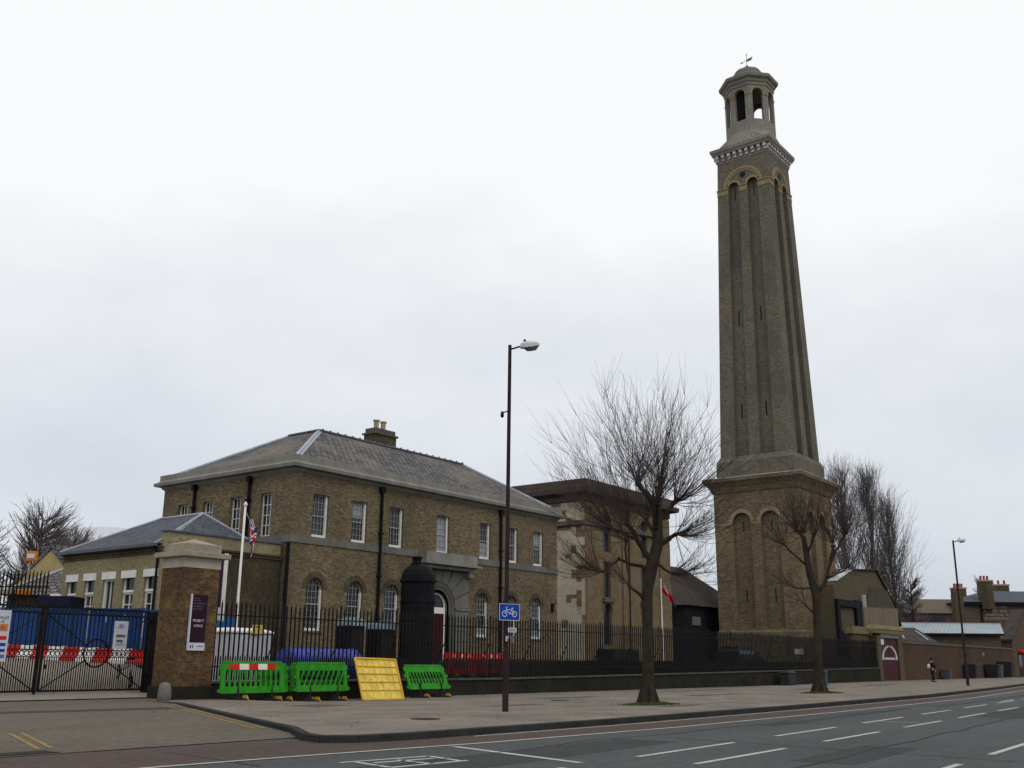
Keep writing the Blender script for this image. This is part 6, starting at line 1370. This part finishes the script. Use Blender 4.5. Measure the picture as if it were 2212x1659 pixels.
pollard('plane_tree', (27.96, 16.19), 'large bare pollarded plane tree in front of the stucco house', T1, LB1, HD1, 0.75, 11, 0.0118)
T2 = [(0, -0.1, 0, 0.28), (0.0, 0.3, 0, 0.215), (0.02, 1.0, 0, 0.19), (0.08, 2.6, 0, 0.175), (0.14, 4.1, 0, 0.18), (-0.10, 5.2, 0, 0.16), (-0.18, 6.0, 0, 0.135), (-0.26, 6.75, 0, 0.11)]
LB2 = [((0.0, 4.2, 0), (0.50, 5.0, 0.1), 0.14, 0.10), ((0.50, 5.0, 0.1), (0.78, 6.4, 0.0), 0.10, 0.09), ((0.6, 5.6, 0.05), (1.35, 6.9, 0.1), 0.07, 0.07), ((0.45, 4.9, 0.1), (1.15, 5.25, -0.2), 0.06, 0.05), ((-0.3, 5.4, 0), (-1.35, 6.4, 0.2), 0.07, 0.05), ((-0.5, 6.7, 0), (-0.85, 7.1, 0.1), 0.10, 0.09), ((0.0, 4.4, 0), (-1.05, 4.55, 0.1), 0.06, 0.045), ((0.0, 3.2, 0), (-0.6, 3.75, -0.2), 0.06, 0.05), ((-0.4, 6.0, 0), (-0.2, 6.9, -0.6), 0.08, 0.07)]
HD2 = [((-0.52, 6.95, 0), 28, 1.6, 3.3, (-0.1, 1, 0), 0.55), ((0.78, 6.5, 0), 26, 1.4, 3.0, (0.0, 1, 0), 0.55), ((1.35, 6.9, 0.1), 26, 1.2, 2.6, (0.5, 0.8, 0), 0.6), ((-0.85, 7.1, 0.1), 22, 1.4, 3.0, (-0.4, 0.9, 0), 0.55), ((-1.35, 6.4, 0.2), 19, 1.0, 2.2, (-0.7, 0.6, 0), 0.6), ((1.15, 5.25, -0.2), 15, 0.8, 1.8, (0.8, 0.3, 0), 0.6), ((-1.05, 4.55, 0.1), 13, 0.6, 1.5, (-0.8, 0.3, 0), 0.5), ((-0.6, 3.75, -0.2), 8, 0.5, 1.2, (-0.6, 0.5, 0), 0.5), ((-0.2, 6.9, -0.6), 17, 1.4, 2.8, (0, 1, -0.3), 0.55)]
sh2 = lambda p: (p[0] + 0.045 * p[1], p[1], p[2])
LB2 = [(sh2(a), sh2(b), c, d) for a, b, c, d in LB2]; HD2 = [(sh2(h[0]),) + h[1:] for h in HD2]
pollard('plane_tree', (45.33, 17.6), 'smaller bare pollarded plane tree in front of the brick tower', T2, LB2, HD2, 0.7, 23, 0.0155)
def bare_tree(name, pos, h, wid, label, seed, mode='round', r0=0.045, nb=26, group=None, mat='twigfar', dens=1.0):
    rnd = random.Random(seed); pos = Vector(pos); t = thing(name, pos, label, 'tree', group)
    m = MB(); pth = wig(rnd, pos, pos + Vector((0, 0, h * 0.85)), 6, 0.012); m.tube(pth, [h * 0.017 * (1 - 0.85 * k / 6) + 0.02 for k in range(7)], 7); m.build('trunk', M['bark'], t)
    m = MB()
    for i in range(int(nb * dens)):
        f = rnd.uniform(0.16, 0.9) if mode == 'column' else rnd.uniform(0.25, 0.85); o = pos + Vector((0, 0, h * f)); g = rnd.uniform(0, 6.283); d = Vector((math.cos(g), math.sin(g), 0))
        if mode == 'column': dr = d * 0.45 + Vector((0, 0, 1)); L = h * (1.02 - f) * rnd.uniform(0.5, 1.0) + h * 0.06; L = min(L, h * 0.5); up = 0.9; sp = 0.08
        else: dr = d * 1.0 + Vector((0, 0, rnd.uniform(0.3, 1.0))); L = wid * (1.25 - abs(f - 0.5)) * rnd.uniform(0.6, 1.05); up = 0.5; sp = 0.1
        if mode == 'column': dr = d * (0.55 * wid / (h * 0.2)) + Vector((0, 0, 1))
        shoots(m, rnd, o, 1, L * 0.8, L, dr, sp, r0 * (1.3 - f * 0.6) * 2.0, up, 0, 4)
        q = o + dr.normalized() * L * 0.35
        shoots(m, rnd, o + dr.normalized() * L * 0.12, 3, L * 0.4, L * 0.8, dr, 0.25, r0, up, 6, 3); shoots(m, rnd, q, 3, L * 0.3, L * 0.7, dr, 0.35, r0 * 0.9, up, 6, 3)
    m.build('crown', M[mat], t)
    return t
PG = 'bare poplars behind the gable building'
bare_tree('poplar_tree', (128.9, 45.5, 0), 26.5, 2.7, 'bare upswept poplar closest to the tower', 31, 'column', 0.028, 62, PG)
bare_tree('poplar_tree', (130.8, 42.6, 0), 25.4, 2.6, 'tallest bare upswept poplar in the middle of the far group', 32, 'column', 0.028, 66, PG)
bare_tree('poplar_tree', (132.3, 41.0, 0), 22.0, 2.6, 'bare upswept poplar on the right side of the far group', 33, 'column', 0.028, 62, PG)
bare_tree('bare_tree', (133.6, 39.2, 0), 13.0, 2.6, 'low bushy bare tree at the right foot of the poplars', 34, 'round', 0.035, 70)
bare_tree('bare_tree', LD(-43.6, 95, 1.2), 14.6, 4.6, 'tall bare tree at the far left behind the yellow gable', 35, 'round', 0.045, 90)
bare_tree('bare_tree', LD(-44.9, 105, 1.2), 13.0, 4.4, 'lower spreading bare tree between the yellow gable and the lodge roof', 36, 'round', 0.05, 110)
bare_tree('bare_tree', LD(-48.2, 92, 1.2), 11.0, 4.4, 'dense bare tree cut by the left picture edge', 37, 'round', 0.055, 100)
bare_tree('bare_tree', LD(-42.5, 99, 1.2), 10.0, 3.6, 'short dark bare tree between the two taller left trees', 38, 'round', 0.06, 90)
bare_tree('bare_tree', LD(-41.2, 103, 1.2), 11.4, 4.0, 'spreading bare tree rising just left of the lodge roof', 45, 'round', 0.05, 100)
bare_tree('bare_tree', LD(75.6, 165, 7.0), 7.8, 2.4, 'small bare tree top behind the big house chimney', 39, 'round', 0.05, 16)
def shrub(pos, r, h, label, seed, mat='evergreen', n=1500, leaf=0.22):
    rnd = random.Random(seed); pos = Vector(pos); t = thing('shrub', pos, label, 'shrub')
    m = MB()
    for k in range(5): g = rnd.uniform(0, 6.28); m.tube([pos, pos + Vector((math.cos(g) * r * 0.4, math.sin(g) * r * 0.4, h * 0.7))], [0.06, 0.03], 5)
    m.build('stems', M['bark'], t); m = MB()
    cl = [(Vector((rnd.gauss(0, 0.45) * r, rnd.gauss(0, 0.45) * r, h * rnd.uniform(0.25, 0.8))), rnd.uniform(0.25, 0.5) * r) for _ in range(16)]
    for i in range(n):
        c, cr = rnd.choice(cl); d = Vector((rnd.gauss(0, 1), rnd.gauss(0, 1), rnd.gauss(0, 1))).normalized() * cr * rnd.uniform(0.5, 1.0); p = pos + c + d
        a = Vector((rnd.gauss(0, 1), rnd.gauss(0, 1), rnd.gauss(0, 1))).normalized(); b = a.orthogonal().normalized() * leaf * 0.5; a = a * leaf
        m.face([p - a, p + b, p + a, p - b])
    m.build('foliage', M[mat], t); return t
shrub(LD(-41.5, 97, 1.2), 3.2, 7.0, 'dark evergreen shrub behind the yellow gable', 41)
shrub(LD(-44.8, 88, 1.2), 3.4, 5.6, 'dark shrub at the far left below the bare trees', 42, 'twig')
shrub(LD(64.5, 145, 0), 2.6, 7.2, 'dark shrub beside the freestanding chimney stack', 43)
shrub(LD(52.5, 130, 0), 3.2, 6.6, 'dark shrub at the foot of the poplars above the shed roof', 44, 'twig')
# grass round the plane trees
rnd = random.Random(77); m = MB()
for (bx_, by_, n, rx) in ((27.96, 16.1, 2600, 0.95), (45.33, 17.5, 2600, 1.15)):
    for i in range(n):
        g = rnd.uniform(0, 6.283); r = math.sqrt(rnd.random()); x = bx_ + math.cos(g) * r * rx * 1.25; y = by_ + math.sin(g) * r * rx * 0.75
        h = rnd.uniform(0.03, 0.15) * (1.15 - r); a = rnd.uniform(0, 6.283); w_ = 0.02; tp = Vector((x + rnd.uniform(-0.04, 0.04), y + rnd.uniform(-0.04, 0.04), h))
        zz = pz(x, y); m.face([(x - w_ * math.cos(a), y - w_ * math.sin(a), zz), (x + w_ * math.cos(a), y + w_ * math.sin(a), zz), (tp.x, tp.y, tp.z + zz)])
tag(m.build('grass', M['grass']), 'short grass growing round the plane tree trunks', 'grass', kind='stuff')
# ================================================================== PERSON
def skinned(name, verts, edges, mat, parent, sub=2):
    me = bpy.data.meshes.new(name); me.from_pydata([v[:3] for v in verts], edges, []); o = bpy.data.objects.new(name + '_tmp', me); COL.objects.link(o)
    bm = bmesh.new(); bm.from_mesh(me); ly = bm.verts.layers.skin.verify(); bm.verts.ensure_lookup_table()
    for i, v in enumerate(verts): r = v[3]; bm.verts[i][ly].radius = r if isinstance(r, tuple) else (r, r); bm.verts[i][ly].use_root = (i == 0)
    bm.to_mesh(me); bm.free()
    o.modifiers.new('skin', 'SKIN').use_smooth_shade = True; s = o.modifiers.new('sub', 'SUBSURF'); s.levels = sub; s.render_levels = sub
    dg = bpy.context.evaluated_depsgraph_get(); m2 = bpy.data.meshes.new_from_object(o.evaluated_get(dg)); bpy.data.objects.remove(o)
    m2.name = name; m2.materials.clear(); m2.materials.append(mat); r = bpy.data.objects.new(name, m2); COL.objects.link(r); r.parent = parent; return r
pe = thing('person', (83.8, 23.55, 0), 'person in dark coat and trousers walking away along the brick wall', 'person'); pe.rotation_euler = (0, 0, R(-38)); pe.location.z = pz(83.8, 23.55)
bv = [(0, 0, 0.93, (0.13, 0.11)), (0.0, 0, 1.12, (0.12, 0.10)), (0.0, 0, 1.32, (0.15, 0.11)), (0.0, 0, 1.45, 0.075), (0.015, 0, 1.53, 0.055), (0.03, 0, 1.60, 0.085), (0.025, 0, 1.69, 0.09), (0.115, 0, 1.62, 0.014)]
be = [(0, 1), (1, 2), (2, 3), (3, 4), (4, 5), (5, 6), (5, 7)]
def add(p, fr):
    bv.append(p); be.append((fr, len(bv) - 1)); return len(bv) - 1
for s, st_ in ((1, 0.16), (-1, -0.16)):
    h = add((0.0, s * 0.10, 0.86, 0.095), 0); k = add((st_ * 0.55, s * 0.12, 0.49, 0.06), h); a = add((st_ * 1.25, s * 0.15, 0.09, 0.042), k); add((st_ * 1.25 + 0.16, s * 0.17, 0.04, 0.035), a)
    sh_ = add((0, s * 0.18, 1.41, 0.065), 2); el = add((-0.06 * s, s * 0.25, 1.14, 0.046), sh_); wr = add((0.06, s * 0.24, 0.90, 0.03), el); pa = add((0.075, s * 0.235, 0.84, 0.034), wr)
    for i, l in enumerate((0.07, 0.082, 0.078, 0.06)): f1 = add((0.045 + i * 0.022, s * 0.235, 0.79, 0.010), pa); add((0.05 + i * 0.022, s * 0.225, 0.79 - l * 0.6, 0.008), f1)
    th = add((0.115, s * 0.225, 0.82, 0.011), pa); add((0.125, s * 0.215, 0.785, 0.009), th)
skinned('body', bv, be, M['skin'], pe, 1)
jv = [(0, 0, 0.86, (0.17, 0.145)), (0, 0, 1.08, (0.155, 0.13)), (0, 0, 1.30, (0.185, 0.14)), (0, 0, 1.45, (0.11, 0.10)), (0, 0, 1.50, 0.075)]; je = [(0, 1), (1, 2), (2, 3), (3, 4)]
for s in (1, -1):
    n = len(jv); jv += [(0, s * 0.19, 1.41, 0.085), (-0.06 * s, s * 0.26, 1.14, 0.066), (0.055, s * 0.245, 0.92, 0.048)]; je += [(2, n), (n, n + 1), (n + 1, n + 2)]
skinned('coat', jv, je, M['coat'], pe, 1)
tv = [(0, 0, 0.93, (0.14, 0.125))]; te = []
for s, st_ in ((1, 0.16), (-1, -0.16)):
    n = len(tv); tv += [(0, s * 0.10, 0.82, 0.11), (st_ * 0.55, s * 0.12, 0.49, 0.078), (st_ * 1.22, s * 0.15, 0.09, 0.066)]; te += [(0, n), (n, n + 1), (n + 1, n + 2)]
skinned('trousers', tv, te, M['trousers'], pe, 1)
pe['dummy'] = 0; del pe['dummy']
def local(mb, name, mat, parent, **kw):
    lo = parent.location.copy(); parent.location = (0, 0, 0); o = mb.build(name, mat, parent, **kw); parent.location = lo; return o
m = MB(); m.lathe((-0.0, 0, 1.60), [(0.075, 0), (0.108, 0.05), (0.112, 0.11), (0.085, 0.17), (0.03, 0.195)], 12); local(m, 'hair', M['hair'], pe, smooth=True)
for s, st_ in ((1, 0.16), (-1, -0.16)):
    m = MB(); x = st_ * 1.25; m.hexa([(x - 0.09, s * 0.15 - 0.05, 0.0), (x + 0.2, s * 0.15 - 0.045, 0.0), (x + 0.2, s * 0.15 + 0.055, 0.0), (x - 0.09, s * 0.15 + 0.05, 0.0), (x - 0.08, s * 0.15 - 0.045, 0.12), (x + 0.15, s * 0.15 - 0.035, 0.07), (x + 0.15, s * 0.15 + 0.045, 0.07), (x - 0.08, s * 0.15 + 0.045, 0.12)]); local(m, 'shoe', M['rubber'], pe, bevel=0.02)
bg = thing('shoulder_bag', (83.8, 23.55, 0), 'pale bag slung on the back of the walking person', 'bag'); bg.rotation_euler = (0, 0, R(-38)); bg.location.z = pe.location.z
m = MB(); m.lathe((-0.2, 0.10, 0.98), [(0.05, 0), (0.12, 0.05), (0.13, 0.2), (0.09, 0.3), (0.03, 0.33)], 10); local(m, 'pouch', M['palebag'], bg, smooth=True)
m = MB(); m.tube([(-0.2, 0.1, 1.3), (-0.14, 0.0, 1.42), (0.02, -0.12, 1.5), (0.16, 0.0, 1.3)], 0.014, 6); local(m, 'strap', M['palebag'], bg)

# ================================================================== WEAR ON THE STREET
rnd = random.Random(91); m = MB()
def leaf(x, y, z, s):
    a = rnd.uniform(0, 6.283); c, n = math.cos(a) * s, math.sin(a) * s; m.face([(x - c, y - n, z), (x + n * 0.5, y - c * 0.5, z + rnd.uniform(0, 0.02)), (x + c, y + n, z + rnd.uniform(0, 0.015)), (x - n * 0.5, y + c * 0.5, z)])
for i in range(1500): x = rnd.uniform(20.5, 84); y = 27.70 - abs(rnd.gauss(0, 0.16)); leaf(x, y, pz(x, y) + 0.006, rnd.uniform(0.015, 0.05))
for i in range(900): x = rnd.uniform(13.5, 84); leaf(x, yat(KB, x) - 0.16 - abs(rnd.gauss(0, 0.10)), -0.108, rnd.uniform(0.015, 0.045))
for i in range(500): x = rnd.uniform(14, 80); y = rnd.uniform(yat(KB, x) + 0.3, 27.5); leaf(x, y, pz(x, y) + 0.006, rnd.uniform(0.01, 0.035))
for i in range(200): g = rnd.uniform(0, 6.28); x = 27.96 + math.cos(g) * rnd.uniform(0.3, 1.6); y = 16.2 + math.sin(g) * rnd.uniform(0.3, 1.1); leaf(x, y, pz(x, y) + 0.008, rnd.uniform(0.015, 0.05))
tag(m.build('leaf_litter', M['plinth']), 'dark scraps of dead leaves along the wall foot, kerb and footway', 'leaf litter', kind='stuff')
M['patch'] = plain('footway repair', (0.098, 0.088, 0.076), 0.9, 0.25, 1.2, fine=0.5)
M['palepatch'] = plain('pale footway slab', (0.25, 0.22, 0.18), 0.9, 0.2, 1.5, fine=0.4)
m = MB()
for (x, y, a, b, g) in ((23.5, 18.5, 2.6, 0.7, 0.06), (31.0, 22.0, 3.6, 0.9, -0.04), (19.0, 21.0, 1.6, 1.1, 0.1), (37.5, 19.5, 4.5, 0.6, 0.03), (52, 21, 5, 0.9, 0.02), (44, 24, 6, 0.8, 0.0), (26.5, 14.6, 2.2, 0.5, 0.03), (66, 22, 7, 1.0, 0.05)):
    u = Vector((math.cos(g), math.sin(g), 0)); v = Vector((-u.y, u.x, 0)); o = Vector((x, y, 0)); n = 8
    for k in range(n): m.face([Vector((p.x, p.y, pz(p.x, p.y) + 0.005)) for p in (o + u * a * k / n, o + u * a * (k + 1) / n, o + u * a * (k + 1) / n + v * b, o + u * a * k / n + v * b)])
struct(m.build('pavement_patch', M['patch']))
m = MB()
for (x, y, a, b, g) in ((38.3, 14.95, 0.8, 0.5, -0.3), (22.0, 24.2, 2.2, 1.2, 0.02), (34, 17.0, 1.6, 0.6, 0.0), (57, 19.5, 2.5, 0.8, 0.0)):
    u = Vector((math.cos(g), math.sin(g), 0)); v = Vector((-u.y, u.x, 0)); o = Vector((x, y, 0)); n = 8
    for k in range(n): m.face([Vector((p.x, p.y, pz(p.x, p.y) + 0.009)) for p in (o + u * a * k / n, o + u * a * (k + 1) / n, o + u * a * (k + 1) / n + v * b, o + u * a * k / n + v * b)])
struct(m.build('pavement_patch', M['palepatch']))
M['roadpatch'] = plain('road repair', (0.05, 0.052, 0.053), 0.85, 0.2, 1.5, fine=0.4)
m = MB()
for (x, y, a, b, g) in ((9.5, 8.6, 7.0, 1.1, 0.06), (22, 9.6, 12, 0.35, 0.05), (30, 6.2, 9, 1.4, 0.05), (14.5, 5.2, 3.5, 0.9, 0.05), (36, 9.9, 25, 0.3, 0.055)):
    u = Vector((math.cos(g), math.sin(g), 0)); v = Vector((-u.y, u.x, 0)); o = Vector((x, y, -0.1175)); m.face([o, o + u * a, o + u * a + v * b, o + v * b])
for (x0, y0, x1, y1) in ((6, 9.9, 40, 10.6), (12, 5.6, 30, 6.5), (16.5, 3.5, 17.3, 9.8), (24, 6.8, 23.4, 10.4), (33, 7.2, 33.6, 10.9), (9, 10.9, 9.4, 13.5)):
    pl = wig(rnd, (x0, y0, 0), (x1, y1, 0), 14, 0.006); pl = [(p.x, p.y) for p in pl]; po = off(pl, 0.035); strip(m, pl, po, -0.113)
struct(m.build('road_patch', M['roadpatch']))
for (x, y, lb) in ((16.9, 15.2, 'round iron manhole cover in the footway near the kerb corner'), (29.5, 20.5, 'round iron manhole cover in the middle of the footway')):
    t = MB(); t.lathe((x, y, 0), [(0.32, 0.001), (0.32, 0.009), (0.27, 0.012)], 20); t.xf(Matrix.Translation((0, 0, pz(x, y)))); tag(t.build('manhole_cover', M['irondull']), lb, 'manhole cover')
